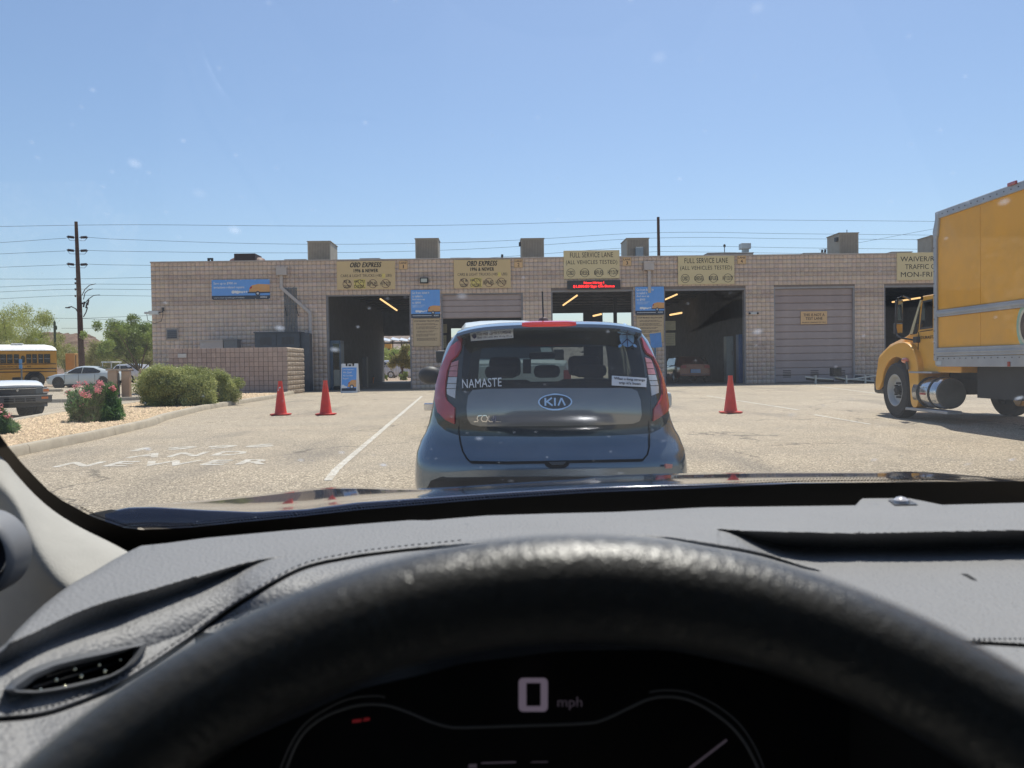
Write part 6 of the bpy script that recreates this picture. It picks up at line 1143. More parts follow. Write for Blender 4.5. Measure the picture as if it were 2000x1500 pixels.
y=84; c=clumps_px(y,[(205,672),(214,658),(232,650),(240,668),(215,690)],12,7,2); tree('desert_tree','small feathery tree left of the mesquite',PY(220,700,y).x,y,4,c,.4,4500,.16,M_LPV,M_GRNB,4,.6,.08,12,twigs=2)
y=95
for u,s in((-60,21),(60,22),(165,23),(240,24),(330,25)):
    c=clumps_px(y,[(u-60,712),(u-50,694),(u,686),(u+50,694),(u+60,712)],24,s,3); tree('distant_tree','low olive tree in the far row, %s'%{21:'furthest left behind the bus',22:'behind the bus rear',23:'behind the utility pole foot',24:'behind the mesquite',25:'by the building corner'}[s],PY(u,700,y).x,y,2.6,c,.7,6500,.22,M_LBG,M_BARK,2.4,.2,.1,s,group='far row of desert trees')
# cactus-like trunk
p=PY(108.5,700,73); t=thing('cactus','dead-straight grey-green saguaro cactus beside the palo verde','cactus',(p.x,73,0)); z=PY(108.5,627,73).z; MB().lathe([(.1,0),(.11,z*.5),(.1,z-.15),(.06,z),(.001,z+.02)],(p.x,73,0),'z',12).build('stem',pm('cactus_green',(.10,.12,.07),.8,var=.2),t,smooth=True); MB().lathe([(.001,0),(.06,.03),(.07,.3),(.05,.35),(.001,.4)],(p.x+.15,73,z*.86),'z',8).build('arm',pm('cactus_green',(.1,.12,.07),.8),t,smooth=True)
# hill
def hill(name,pts,yd,mat,th=60):
    g=np.random.default_rng(len(pts)); P=[PY(u,v,yd) for u,v in pts]; xs_=np.linspace(P[0].x,P[-1].x,160); zs=np.interp(xs_,[p.x for p in P],[p.z for p in P]); zs+=g.normal(0,.25,160)*np.clip(zs/8,0,1); rows=[]
    for k in range(14):
        q_=k/13; zz_=zs*(1-(1-q_)**1.6 if False else q_); rows.append([(x,yd-th*(1-q_)+g.normal()*1.2,max(-.2,z*q_**.8+g.normal()*.25*q_)) for x,z in zip(xs_,zs)])
    return MB().grid(rows).build(name,mat,smooth=False,kind='structure',fix=False)
M_HILL=pm('rocky_hill',(.17,.11,.08),.95,var=.4,scale=.25,bump=.8,bscale=1,dirt=(.09,.09,.04),dirtamt=.7,dirtscale=.35)
hill('hill',[(-300,700),(-100,690),(20,672),(90,650),(112,647),(125,650),(150,651),(165,653),(180,657),(196,664),(215,668),(260,676),(330,690),(420,705)],330,M_HILL)
MB().grid([[(x,-260-40*k,-.3+ (9+5*math.sin(x*.021)+3*math.sin(x*.07+1))*(0,.35,.75,1)[k]) for x in range(-500,501,12)] for k in range(4)]).build('hill_behind',M_HILL,kind='structure')
hill('far_hills',[(500,705),(600,690),(700,672),(735,648),(800,650),(900,660),(1100,672),(1300,684),(1500,700)],420,pm('hazy_hill',(.25,.2,.17),.95,var=.25,scale=.1))
# hedge and oleanders on the island
y0=G(330,806).y
def bush(name,lab,cx,cy,rx,ry,h,n,size,leaf,asp,seed,nb=60,zc=.45,up=0.0,stems=True,cat='bush'):
    t=thing(name,lab,cat,(cx,cy,0)); g=np.random.default_rng(seed); cl=[];rr=[]
    for _ in range(nb):
        a=g.uniform(0,6.28); q_=math.sqrt(g.random())*.8; zz_=g.uniform(.12,.82)*h; k=math.sin(math.acos(min(1,abs(zz_/h-zc)/(1.02-zc if zz_/h>zc else zc+.35)))); q_=min(q_*1.08,.86); cl.append((cx+rx*q_*k*math.cos(a),cy+ry*q_*k*math.sin(a),zz_)); rr.append(min(rx,ry,h*.5)*(.28+.14*g.random()))
    v,f,ti=leaves(cl,rr,n,size,asp,up,.6,seed); v[:,2]=np.maximum(v[:,2],.02+0*v[:,2])
    fast_mesh('foliage',v,f,leaf,t,tint=np.repeat(ti[:,None],3,1))
    if stems:
        m=MB()
        for k in range(12): e=cl[g.integers(len(cl))]; m.tube([(cx+g.normal()*.12,cy+g.normal()*.1,0),(cx+(e[0]-cx)*.5,cy+(e[1]-cy)*.5,e[2]*.6),e],.015,4)
        m.build('stem',M_BARK,t)
    return t,cl
a=G(262,802); b=G(430,798); yh=a.y+.75; cx=(PY(260,760,yh).x+PY(430,760,yh).x)/2; rx=(PY(430,760,yh).x-PY(260,760,yh).x)/2
t,cl=bush('trimmed_hedge','large rounded olive hedge on the gravel island in front of the building',cx,yh,rx*.93,.9,PY(340,716,yh).z*1.06,110000,.05,M_LHED,2.2,31,240,.5)
cx2=PY(432,760,yh+1.6).x; bush('trimmed_bush','smaller rounded bush tucked behind the right end of the hedge',cx2,yh+1.8,.55,.6,PY(430,719,yh+1.7).z,24000,.045,M_LHED,2.2,32,40,.5)
def oleander(lab,u,vb,vt,w_px,seed,n):
    p=G(u,vb); p.y+=.35; h=PY(u,vt,p.y).z; rx=w_px/2*p.y/1600; t,cl=bush('oleander',lab,PY(u,760,p.y).x,p.y,rx,rx*.85,h,n,.13,M_LOLE,6,seed,46,.42,.9)
    g=np.random.default_rng(seed); tops=sorted(cl,key=lambda c:-c[2])[:26]; fl=[]
    for k in range(26):
        a_=g.uniform(0,6.28); q_=g.uniform(.2,.98); zf=h*(.62+.38*math.sqrt(max(0,1-q_**2))) if g.random()<.75 else h*g.uniform(.4,.75); fl.append((PY(u,760,p.y).x+rx*q_*math.cos(a_)*(1 if q_<.9 else 1.02),p.y-abs(rx*.85*q_*math.sin(a_)),zf))
    v,f,ti=leaves(fl,.075,800,.035,1.2,0,.3,seed+1); fast_mesh('blossom',v,f,M_PINK,t,tint=np.repeat(ti[:,None],3,1)); return t
oleander('pink-flowering oleander bush in the middle of the gravel island',185,833,746,112,41,12000)
p=G(-22,862); oleander('pink-flowering oleander cut off by the left edge and the windscreen pillar',-22,862,793,100,43,11000)
# ================================================================ beyond the far doorways
t=thing('yellow_flower_tree','small tree with yellow blossom seen through the lane 1 doorway','tree',(PY(788,740,70).x,70,0)); x=PY(788,740,70).x
m=MB(); m.tube([(x,70,0),(x-.1,70,1.1),(x-.15,70,1.6)],.1,8); 
for dx_,z in((-.9,2.4),(.8,2.4),(-.1,3.3),(-1.2,2.2),(.5,2.9)): m.tube([(x-.1,70,1.3),(x+dx_*.5,70,z*.75),(x+dx_,70,z)],.04,5)
m.build('trunk',M_BARK,t); M_LY=leaf_mat('yellow_blossom',(.16,.17,.04),(.5,.42,.14)); cl=[PY(u,v,70) for u,v in((770,705),(775,700),(766,712),(788,690),(792,680),(800,705),(806,704),(783,708),(797,712),(790,699))]; v,f,ti=leaves([tuple(c) for c in cl],.42,7000,.11,1.6,0,.5,51); fast_mesh('crown',v,f,M_LY,t,tint=np.repeat(ti[:,None],3,1))
for i,(u,v,w_,h_,lab) in enumerate(((788,738,.38,.75,'round clipped bush under the yellow-flowered tree'),(747,741,.55,.5,'low clipped bush at the left of the lane 1 doorway view'))):
    q_=PY(u,v,66.5); bush('clipped_bush',lab,q_.x,66.5,w_,w_,h_,2600,.07,M_LMES,2,60+i,16,.5,stems=False)
M_FEN=pm('fence_metal',(.35,.33,.3),.6); t=thing('picket_fence','pale metal picket fence beyond the lane 1 doorway','fence',(-10,72,0)); xs0=PY(700,730,72).x; xs1=PY(960,730,72).x; n_=int((xs1-xs0)/.14); zf=PY(770,727,72).z
me=None
for k in range(n_):
    if me is None: o=MB().box(xs0,xs0+.03,72,72.03,0,1.35).build('picket',M_FEN,t); me=o
    else: o=me.copy(); C.objects.link(o); o.location=me.location+Vector((k*.14,0,0))
m=MB(); m.box(xs0,xs1,72.035,72.06,1.2,1.25); m.box(xs0,xs1,72.035,72.06,.2,.25); m.build('rail',M_FEN,t)
MB().box(-40,40,64.5,82,-.02,.012).build('back_gravel',pm('back_gravel',(.42,.31,.22),.95,var=.2,scale=2),kind='structure')
y=92
for i,(u,w_) in enumerate(((715,60),(760,55),(805,60),(850,60),(905,70))):
    c=clumps_px(y,[(u-w_/2,722),(u-w_/2,690-i%2*6),(u,672+i%3*6),(u+w_/2,686),(u+w_/2,722)],22,70+i,3); tree('background_tree','pale green desert tree beyond the doorways, number-free view slot %s'%('far left','left','middle','right','far right')[i],PY(u,700,y).x,y,3,c,.7,6500,.2,M_LPV if i%2 else M_LMES,M_BARK,2.4,.3,.1,70+i,group='trees beyond the far doorways')
for i,o_ in enumerate([o for o in C.objects if o.name.startswith('background_tree')]): o_['label']=('pale green tree beyond the lane 1 doorway, furthest left','dark green tree beyond the lane 1 doorway, left of the blossom tree','pale green tree right behind the yellow blossom tree','tree beyond the pillar between lanes 1 and 2','tree beyond the lane 2 doorway')[i]
t=thing('solar_canopy','row of tilted solar canopies over yellow vehicles far beyond the lane 1 doorway','canopy',(PY(760,680,140).x,140,0))
for k in range(6):
    a_=PY(728+k*17,664+(k%2),140); o=MB().add([(a_.x,140,a_.z),(a_.x+1.4,140,a_.z-.25),(a_.x+1.4,143,a_.z+.1),(a_.x,143,a_.z+.45)],[(0,1,2,3)]).build('solar_panel',pm('solar_panel',(.55,.57,.6),.3),t); md=o.modifiers.new('s','SOLIDIFY'); md.thickness=.12
    MB().box(a_.x+.2,a_.x+.35,141,141.2,0,a_.z).build('post',M_STL,t)
a_=PY(728,667,141); b_=PY(830,669,141); MB().box(a_.x,b_.x,141,141.4,b_.z-.15,b_.z+.15).build('beam',M_STL,t)
a_=PY(738,683,150); b_=PY(764,669,150); t=thing('far_yellow_bus','yellow vehicle parked far beyond the lane 1 doorway','vehicle',((a_.x+b_.x)/2,150,0)); MB().box(a_.x,b_.x,150,153,.4,b_.z).build('body',M_BUSY,t,bev=.2); MB().box(a_.x+.3,b_.x-.3,149.95,150.02,b_.z*.55,b_.z*.8).build('window_band',M_TG,t)
for dx_ in(.4,): 
    for xx in(a_.x+.5,b_.x-.5): MB().lathe([(.1,0),(.42,0),(.42,.2),(.1,.2)],(xx,149.9,.42),'y',12).build('tyre',M_TYRE,t)
for i,(u,mt) in enumerate(((740,'suv_white'),(775,'car_pale'),(815,'suv_white'))): q_=PY(u,715,82); simple_car('far_car',('white car parked furthest left beyond the fence','pale car parked behind the yellow-flowered tree','white car parked beyond the fence by the pillar')[i],'car',q_.x,82,R(88+i*3),MC[mt],1,i==0)
q_=PY(741,707,63); t=thing('round_sign_back','dark back of a round sign on two posts beyond the lane 1 doorway','sign',(q_.x,63,0)); MB().lathe([(.001,62.99),(.42,62.99),(.42,63.02),(.001,63.02)],(PY(740,707,63).x,0,q_.z),'y',24).build('disc',pm('sign_back_grey',(.05,.06,.07),.6),t); m=MB()
for u in(739,743): m.cyl((PY(u,707,63).x,63.05,0),(PY(u,707,63).x,63.05,q_.z),.035,n=6)
m.build('post',M_BAR,t)
# ================================================================ the car we sit in
OC=thing('driven_car','dark blue car seen from its driver seat: black dashboard, steering wheel and hood','car',(.35,0,-.22)); 
def leather(name,col,rough,scale,strength,var=.1,fine=260):
    m=bpy.data.materials.new(name); m.use_nodes=True; t=m.node_tree; b=t.nodes['Principled BSDF']; tc=nn(t,'ShaderNodeTexCoord')
    vo=nn(t,'ShaderNodeTexVoronoi',feature='SMOOTH_F1'); vo.inputs['Scale'].default_value=scale; no=nn(t,'ShaderNodeTexNoise'); no.inputs['Scale'].default_value=scale*.35; ad=nn(t,'ShaderNodeVectorMath',operation='MULTIPLY_ADD'); ad.inputs[1].default_value=(.006,.006,.006)
    t.links.new(tc.outputs['Object'],no.inputs['Vector']); t.links.new(no.outputs['Color'],ad.inputs[0]); t.links.new(tc.outputs['Object'],ad.inputs[2]); t.links.new(ad.outputs[0],vo.inputs['Vector'])
    bp=nn(t,'ShaderNodeBump'); bp.inputs['Strength'].default_value=strength; bp.inputs['Distance'].default_value=.0012; t.links.new(vo.outputs['Distance'],bp.inputs['Height']); t.links.new(bp.outputs[0],b.inputs['Normal'])
    n2=nn(t,'ShaderNodeTexNoise'); n2.inputs['Scale'].default_value=9; n2.inputs['Detail'].default_value=6; t.links.new(tc.outputs['Object'],n2.inputs['Vector']); mx=nn(t,'ShaderNodeMix',data_type='RGBA'); c=Vector(col); mx.inputs['A'].default_value=(*(c*(1-var)),1); mx.inputs['B'].default_value=(*(c*(1+var)),1); t.links.new(n2.outputs['Fac'],mx.inputs['Factor']); t.links.new(mx.outputs['Result'],b.inputs['Base Color'])
    b.inputs['Roughness'].default_value=rough; b.inputs['Specular IOR Level'].default_value=.5; return m
M_DASH=leather('dash_leather',(.18,.178,.178),.6,280,1.0); M_RIM=leather('wheel_leather',(.045,.045,.045),.34,680,.4); M_PIL=pm('pillar_trim_grey',(.36,.345,.31),.8,var=.05,scale=30,bump=.15,bscale=400); M_IBK=pm('interior_black',(.009,.009,.010),.85,var=.1); M_FRIT=pm('black_frit',(.006,.006,.006),.5,var=0)
ZD=CAM_Z-.190
f_edge=itp([(-80,1330),(-30,1290),(10,1258),(30,1234),(54,1210),(84,1182),(112,1160),(140,1140),(180,1118),(220,1094),(250,1078),(275,1066),(325,1061),(400,1051),(550,1037),(700,1024),(800,1016),(835,1016.5),(950,1007),(1075,1003),(1200,1000),(1262,997),(1375,991),(1600,988),(1671,987),(1683,973.5),(1775,973),(1840,986),(2000,982),(2100,980)])
f_end=itp([(-80,1580),(100,1570),(250,1530),(400,1455),(500,1405),(700,1315),(900,1262),(1100,1238),(1300,1236),(1360,1246),(1520,1282),(1680,1345),(1840,1430),(2000,1520),(2100,1540)])
LT=itp([(-80,1290),(0,1262),(60,1240),(120,1208),(200,1176),(280,1156),(360,1132),(440,1108),(500,1092),(560,1084)]); LB=itp([(-80,1335),(0,1300),(80,1260),(160,1224),(240,1196),(320,1170),(400,1140),(460,1116),(500,1099),(560,1086)])
RT=itp([(1400,1032),(1431,1035),(1487,1038.6),(1550,1038.5),(1662,1042),(1775,1039.6),(2000,1035),(2100,1033)]); RB=itp([(1400,1033),(1431,1037),(1449,1043),(1487,1060),(1521,1066.8),(1600,1071),(1640,1071),(1775,1070),(2000,1065.5),(2100,1063)])
SM=itp([(-80,1412),(0,1406),(80,1400),(140,1380),(200,1356),(260,1324),(320,1284),(380,1244),(440,1196),(500,1160),(560,1124),(600,1106),(700,1087),(800,1075),(850,1071),(887,1067),(950,1060),(1050,1054)])
SR2=itp([(1130,1046),(1285,1049),(1375,1064),(1465,1079),(1519,1093),(1600,1120)]); SR3=itp([(1850,1252),(1896,1256),(2000,1262),(2100,1266)])
def smo(f): return lambda u: sum(float(f(u+d)) for d in(-36,-24,-12,0,12,24,36))/7
LT,LB,SM,SR2,RT,RB=map(smo,(LT,LB,SM,SR2,RT,RB))
SMW=itp([(0,1),(850,1),(930,.35),(1050,0)]); SRW=itp([(1130,0),(1250,.3),(1400,.9),(1519,1),(1600,.5)])
REFI=smo(itp([(-80,1338),(0,1303),(80,1263),(160,1227),(240,1199),(320,1173),(400,1143),(460,1120),(560,1094),(700,1068),(820,1056),(900,1050)]))
def dz(u,v):
    z=0.0
    if u<580:
        T,B=float(LT(u)),float(LB(u)); th_=B-T; y=.19*1600/max(T-714+.01483*(u-1000),60); h=1.6*th_*y/1600*(1 if u<460 else max(0,(580-u)/120)); q=min(max((v-T)/max(th_,1),0),1); q=q*q*(3-2*q) if u>380 else q; z-=h*q
        if 380<u: 
            pass
    if u>1400:
        T,B=float(RT(u)),float(RB(u)); th_=B-T; y=.19*1600/max(T-714+.01483*(u-1000),60); h=1.75*th_*y/1600; q=min(max((v-T)/max(th_,1),0),1); fade=1 if True else 0; z-=h*q*max(.0,1-.0*(v-B))
    for f_,w_,lo,hi in((SM,SMW,-80,1050),(SR2,SRW,1130,1600),(SR3,lambda x:1,1860,2100)):
        if lo<=u<=hi:
            d=(v-float(f_(u)))/3.0; wgt=float(w_(u)); z-=.0035*wgt*math.exp(-d*d)
            if 0<-d<6: z+=.0012*wgt*math.sin(min(-d/6*math.pi,math.pi))
    # the left wing rolls down towards the driver below the slot
    if u<820:
        ref=float(REFI(u)); vl=lambda q:(q+.01483*(u-1000)-714)/1600
        if v>ref:
            s=.40*min(1,max(0,(820-u)/400))*min(1,(v-ref)/80)**1.3; t0=vl(ref); h0=.19-z; y0=h0/t0; t_=vl(v); y=(h0+s*y0)/(s+t_); z-=max(0,t_*y-h0)
    return z
# air-vent recess
VP=[(8,1346),(20,1330),(60,1306),(110,1288),(160,1276),(220,1266),(288,1254),(285,1268),(262,1296),(232,1318),(190,1334),(130,1348),(70,1356),(20,1356)]
VI=[(44,1347),(70,1326),(110,1308),(150,1298),(210,1284),(262,1268),(258,1284),(244,1302),(215,1318),(160,1332),(110,1343),(70,1349)]
def pinp(u,v,P): 
    r=False; n=len(P)
    for i in range(n):
        x1,y1=P[i];x2,y2=P[(i+1)%n]
        if (y1>v)!=(y2>v) and u<(x2-x1)*(v-y1)/(y2-y1)+x1: r=not r
    return r
us=list(np.concatenate([np.arange(-80,700,4.0),np.arange(700,1400,8.0),np.arange(1400,2101,5.0)]))
NV=250; rows=[]
for k in range(-2,NV+1):
    row=[]
    for u in us:
        v0=float(f_edge(u)); v1=float(f_end(u)); q=min(max(k/NV,0),1); v=v0+(v1-v0)*q
        z=ZD+dz(u,v)
        e=(v-v0)
        zr=z-.010*math.exp(-e/4.0) if u<300 else z-.004*math.exp(-e/3.0)
        if 1671<u<1850: zr=z
        if pinp(u,v,VI): zr-=.022
        p=G(u,v,zr) if k>=0 else G(u,v0,ZD-.01)
        # height-consistent: keep point at plane then drop the rims
        if k==-1: p=p+Vector((0,.012,-.03)) 
        if k==-2: p=p+Vector((0,.015,-.25))
        row.append(tuple(p))
    rows.append(row)
MB().grid(rows).build('dashboard',M_DASH,OC,smooth=True,ang=70,fix=False)
last=rows[-1][::4]; MB().grid([last,[(x,y+.0,z-.012) for x,y,z in last],[(x,max(y,.72),z-.02) for x,y,z in last],[(x,max(y,.74),z-.5) for x,y,z in last]]).build('dash_face',M_IBK,OC,smooth=True,fix=False)  # front of the dash, its shade put into a near-black colour
# stitching along the near seam
m=MB(); mm=[]
u=10
while u<900:
    v=float(SM(u))-11-(3 if u<400 else 0); v2=float(SM(u+7))-11-(3 if u<400 else 0); a=G(u,v,ZD+dz(u,v)+.0008); b=G(u+6,v2,ZD+dz(u+6,v2)+.0008); m.tube([a,b],.0007,4); u+=13
u=1900
while u<2080: a=G(u,1247,ZD+dz(u,1247)+.0008); b=G(u+5,1247.5,ZD+dz(u,1247)+.0008); m.tube([a,b],.0008,4); u+=10
m.build('stitching',M_DASH,OC,kind='stuff')
# sensor wedge with its small dome
m=MB(); z=ZD+.0015; P=[G(u,v,z) for u,v in((1734,975.5),(1772,974.5),(1794,985),(1748,986))]; m.add([tuple(p) for p in P],[(0,1,2,3)]); o=m.build('sensor_plate',pm('sensor_grey',(.08,.08,.085),.4),OC,fix=False); c=G(1760,982,z); MB().lathe([(.011,0),(.010,.004),(.006,.007),(.001,.0085)],c,'z',20).build('sensor_dome',pm('dome_clear',(.5,.48,.48),.08,coat=1),o,smooth=True)
m=MB(); P=[G(u,v,ZD+dz(u,v)+.0004) for u,v in((1876,1120),(1890,1121),(1903,1129),(1909,1134),(1898,1132))]; m.add([tuple(p) for p in P],[(0,1,2,3,4)]); m.build('scrape',M_IBK,OC,fix=False)
# air vent: frame, blades with bright nubs
zf=lambda u,v,d=0:G(u,v,ZD+dz(u,v)+d)
n_=14
Po=[zf(u,v,.0015) for u,v in VP]; cen=(150,1312)
import itertools
def resample(P,n):
    P=[Vector((a,b)) for a,b in P]; P.append(P[0]); D=[0]
    for i in range(1,len(P)): D.append(D[-1]+(P[i]-P[i-1]).length)
    out=[]
    for k in range(n):
        s=D[-1]*k/n; i=int(np.searchsorted(D,s,side='right'))-1; i=min(i,len(P)-2); q=P[i].lerp(P[i+1],(s-D[i])/(D[i+1]-D[i])); out.append((q.x,q.y))
    return out
A=resample(VP,60); 
def nearest(P,q): 
    R2=resample(P,240); return min(R2,key=lambda r:(r[0]-q[0])**2+(r[1]-q[1])**2)
Bi=[nearest(VI,q) for q in A]; rows=[]
for (a,b) in zip(A,Bi):
    mid=((a[0]+b[0])/2,(a[1]+b[1])/2); rows.append([tuple(zf(*a,.0)),tuple(zf(*a,.003)),tuple(zf(*mid,.0055)),tuple(zf(*b,.003)),tuple(zf(*b,-.018))])
rows.append(rows[0]); VT=MB().grid(rows).build('air_vent',pm('vent_trim',(.16,.165,.175),.35,metal=.3),OC,smooth=True,ang=60)
MB().add([tuple(zf(u,v,-.012)) for u,v in VI],[tuple(range(len(VI)))]).build('duct',M_IBK,VT,fix=False)
for off in(9,24,38):
    L=[(u,1352-(u-60)*.30-off*(.9)+0.0) for u in np.linspace(62,250,8)]; L=[(u,v) for u,v in L if pinp(u,v,VI)]
    if len(L)>1: MB().tube([tuple(zf(u,v,-.004)) for u,v in L],.0012,6).build('blade',pm('vent_blade',(.02,.02,.02),.4),VT)
for u,v in((145,1307),(193,1299),(235,1289),(109,1328),(158,1321),(204,1311),(78,1348),(127,1342)): p=zf(u,v,.001); MB().sph(tuple(p),.0016,.0016,.0016,8,6).build('tab',pm('tab_chrome',(.8,.8,.6),.25,metal=1),VT,smooth=True)
# windscreen: a raked pane with a black frit border
WN=Vector((0,math.sin(R(30)),math.cos(R(30)))); WP=Vector((0,1.25,CAM_Z-.22)); Wp=lambda u,v,o=0:PL(u,v,WP-WN*o,WN)
M_WS=glass_mat('windscreen_glass',(.94,.96,.96),.45,dust=True)
def Wxy(x,y): return (x,y,WP.z+(WP.y-y)*math.tan(R(30)))
MB().add([Wxy(-.80,1.46),Wxy(1.5,1.46),Wxy(1.35,.27),Wxy(-.62,.27)],[(0,1,2,3)]).build('windscreen',M_WS,OC,fix=False)
INN=[(-160,600),(-90,740),(0,849),(17,873),(43,904.5),(69,932),(95,958),(121,977),(156,996),(182,1010),(208,1019),(243,1031),(277,1034.5),(320,1033),(375,1030),(450,1022),(575,1010),(700,996),(950,975),(1150,962),(1350,954),(1550,944),(1800,941),(2000,939.5),(2150,939)]
OUT=[(-330,640),(-230,800),(-60,905),(-20,925),(0,960),(30,985),(60,1010),(90,1035),(130,1055),(160,1070),(180,1090),(230,1120),(262,1124),(310,1118),(375,1105),(450,1090),(575,1075),(700,1060),(950,1045),(1150,1035),(1350,1030),(1550,1020),(1800,1015),(2000,1010),(2150,1010)]
MB().grid([[tuple(Wp(u,v,.003)) for u,v in INN],[tuple(Wp(u,v,.003)) for u,v in OUT]]).build('frit_border',M_FRIT,OC,fix=False)
# dotted edge of the frit
P0=np.array(INN,float); m=MB(); s=0
for i in range(8,len(INN)-1):
    a=Vector(INN[i]);b=Vector(INN[i+1]); L_=(b-a).length; k=0
    while k<L_:
        for row in(1,2):
            q_=a.lerp(b,k/L_)+Vector((0,-row*4.2)); r_=(.0016,.0010)[row-1]; c=Wp(q_.x+(row%2)*3,q_.y,.002); m.add([tuple(c+Vector((r_*1.3*math.cos(t_),r_*2.2*math.sin(t_)*.87,-r_*2.2*math.sin(t_)*.5))) for t_ in(0,1.05,2.09,3.14,4.19,5.24)],[tuple(range(6))])
        k+=6.5
m.build('frit_dots',M_FRIT,OC,kind='stuff',fix=False)
# pillar trim
def surf(nm,mat,rowsdef,parent=OC,sub=2,**k):
    return MB().grid([[tuple(PY(u,v,y)) for u,v,y in r] for r in rowsdef]).build(nm,mat,parent,smooth=True,ang=180,sub=sub,fix=False,**k)
r0=[(-260,760,1.02),(-120,820,1.01),(0,889,1.0),(17,917,.995),(35,937,.99),(52,956.5,.985),(73,977,.98),(95,996,.975),(121,1014,.97),(147,1029,.965),(173,1043,.96),(208,1059,.955),(243,1078,.95),(262,1090,.945)]
tgt=[(-220,860),(-110,900),(-30,930),(2,950),(20,966),(32,982),(42,998),(50,1020),(60,1048),(76,1076),(92,1104),(112,1130),(140,1150),(165,1165)]
dl=[.99,.985,.965,.95,.94,.93,.92,.91,.90,.89,.88,.87,.86,.85]
lo=[(-300,1000),(-180,1040),(-110,1070),(-85,1090),(-65,1110),(-50,1130),(-35,1150),(-20,1170),(0,1200),(20,1215),(50,1230),(80,1240),(110,1245),(140,1250)]
r1=[(u,v,y) for (u,v),y in zip(tgt,dl)]
mid=[((a[0]*.5+b[0]*.5),(a[1]*.5+b[1]*.5)-3,a[2]*.45+b[2]*.55+.004) for a,b in zip(r0,r1)]
r1b=[(u-5,v+7,y-.002) for u,v,y in r1]; r2=[(u*.85+l[0]*.15,v*.85+l[1]*.15,y+.004) for (u,v,y),l in zip(r1,lo)]
r3=[(l[0],l[1],y+.03) for l,(u,v,y) in zip(lo,r1)]; r4=[(l[0]-60,l[1]+160,y+.05) for l,(u,v,y) in zip(lo,r1)]
rm=[(a[0],a[1]+0,a[2]) for a in r0]; back=[(a[0]+4,a[1]-2,a[2]+.03) for a in r0]
surf('pillar_trim',M_PIL,[back,r0,mid,r1,r2,r3,r4])
# ring of the tweeter on the door corner
c=PY(-56,1087,.80); rr=86/1600*.80
RT_=MB().lathe([(rr*.86,-.002),(rr*.93,-.010),(rr,-.008),(rr*1.02,0),(rr*.98,.03)],tuple(c),'y',48).build('speaker_ring',pm('ring_grey',(.20,.20,.205),.45),OC,smooth=True,ang=60)
MB().lathe([(rr*.86,-.002),(rr*.82,.012),(rr*.62,.016)],tuple(c),'y',40).build('cone_surround',pm('surround_grey',(.045,.048,.055),.5),RT_,smooth=True)
MB().lathe([(.001,.02),(rr*.45,.017),(rr*.63,.012)],tuple(c),'y',40).build('grille',pm('grille_black',(.006,.005,.007),.6),RT_,smooth=True)
# steering wheel
WX,WY,WZ,WR,WT,WTR=.0156,.238,CAM_Z-.0651,.192,.531,.0150
def wpt(ph,rad,off=0):
    # point on the wheel: angle ph from the top, distance rad from hub, off along the column
    cx,cy,cz=WX,WY-WR*math.sin(WT),WZ-WR*math.cos(WT)
    return Vector((cx+rad*math.sin(ph),cy+rad*math.cos(ph)*math.sin(WT)+off*math.cos(WT),cz+rad*math.cos(ph)*math.cos(WT)-off*math.sin(WT)))
rows=[]; N1=260; N2=36; g=np.random.default_rng(4)
for i in range(N1):
    ph=2*math.pi*i/N1; row=[]
    for k in range(N2):
        a=2*math.pi*k/N2; r_=WTR*(1+.012*math.sin(3*a)); row.append(wpt(ph,WR+r_*math.cos(a),r_*1.05*math.sin(a)))
    rows.append(row)
rows.append(rows[0]); SW=MB().grid(rows,True).build('steering_wheel',M_RIM,OC,smooth=True,ang=180)
hub=[[wpt(2*math.pi*k/32,r_,o_) for k in range(32)] for r_,o_ in((.001,-.03),(.05,-.03),(.07,-.015),(.075,.02),(.05,.05))]; MB().grid(hub,True).build('hub',M_IBK,SW,smooth=True)
for a in(R(100),R(260),R(180)): MB().tube([wpt(a,.06,.0),wpt(a,.12,.004),wpt(a,WR-.01,0)],.014,10).build('spoke',M_IBK,SW,smooth=True)
MB().tube([wpt(0,0,.03),wpt(0,0,.40)],.045,16).build('column',M_IBK,SW,smooth=True)
# instrument cluster, deep in its hood
CY=.635; K=lambda u,v,o=0:tuple(PY(u,v,CY-o))
CL=MB().add([K(380,1235,-.03),K(1660,1235,-.03),K(1660,1760),K(380,1760)],[(0,1,2,3)]).build('instrument_cluster',pm('cluster_black',(.005,.005,.006),.35,var=0,spec=.2),OC,fix=False)
def seg(nm,polys,mat): 
    m=MB()
    for P in polys: m.add([K(u,v,.004) for u,v in P],[tuple(range(len(P)))])
    return m.build(nm,mat,CL,fix=False)
M_DIG=pm('digit_violet',(.1,.1,.12),.5,var=0,emit=(.45,.36,.48),estr=.14); M_DIM=pm('digit_dim',(.02,.02,.025),.5,var=0,emit=(.25,.2,.27),estr=.09); M_LINE=pm('cluster_line',(.035,.038,.042),.5,var=0,emit=(.3,.32,.35),estr=.012); M_DRED=pm('dim_red',(.05,0,0),.5,var=0,emit=(.4,.02,.03),estr=.12)
ro=rrect(1013,1070,1324,1390,9); ri=rrect(1028,1056,1334,1379,1.5)
n=len(ro); m=MB(); m.add([K(u,v,.004) for u,v in ro]+[K(u,v,.004) for u,v in ri],[(i,(i+1)%n,(i+1)%n+n,i+n) for i in range(n)]); m.build('speed_digit',M_DIG,CL,fix=False)
m=MB(); vs_,fs_,sz=text_geo('mph',-.004); m.add([K(1089+48*a,1387-26*b,.004) for a,b in vs_],fs_); m.build('unit_text',M_DIM,CL,fix=False)
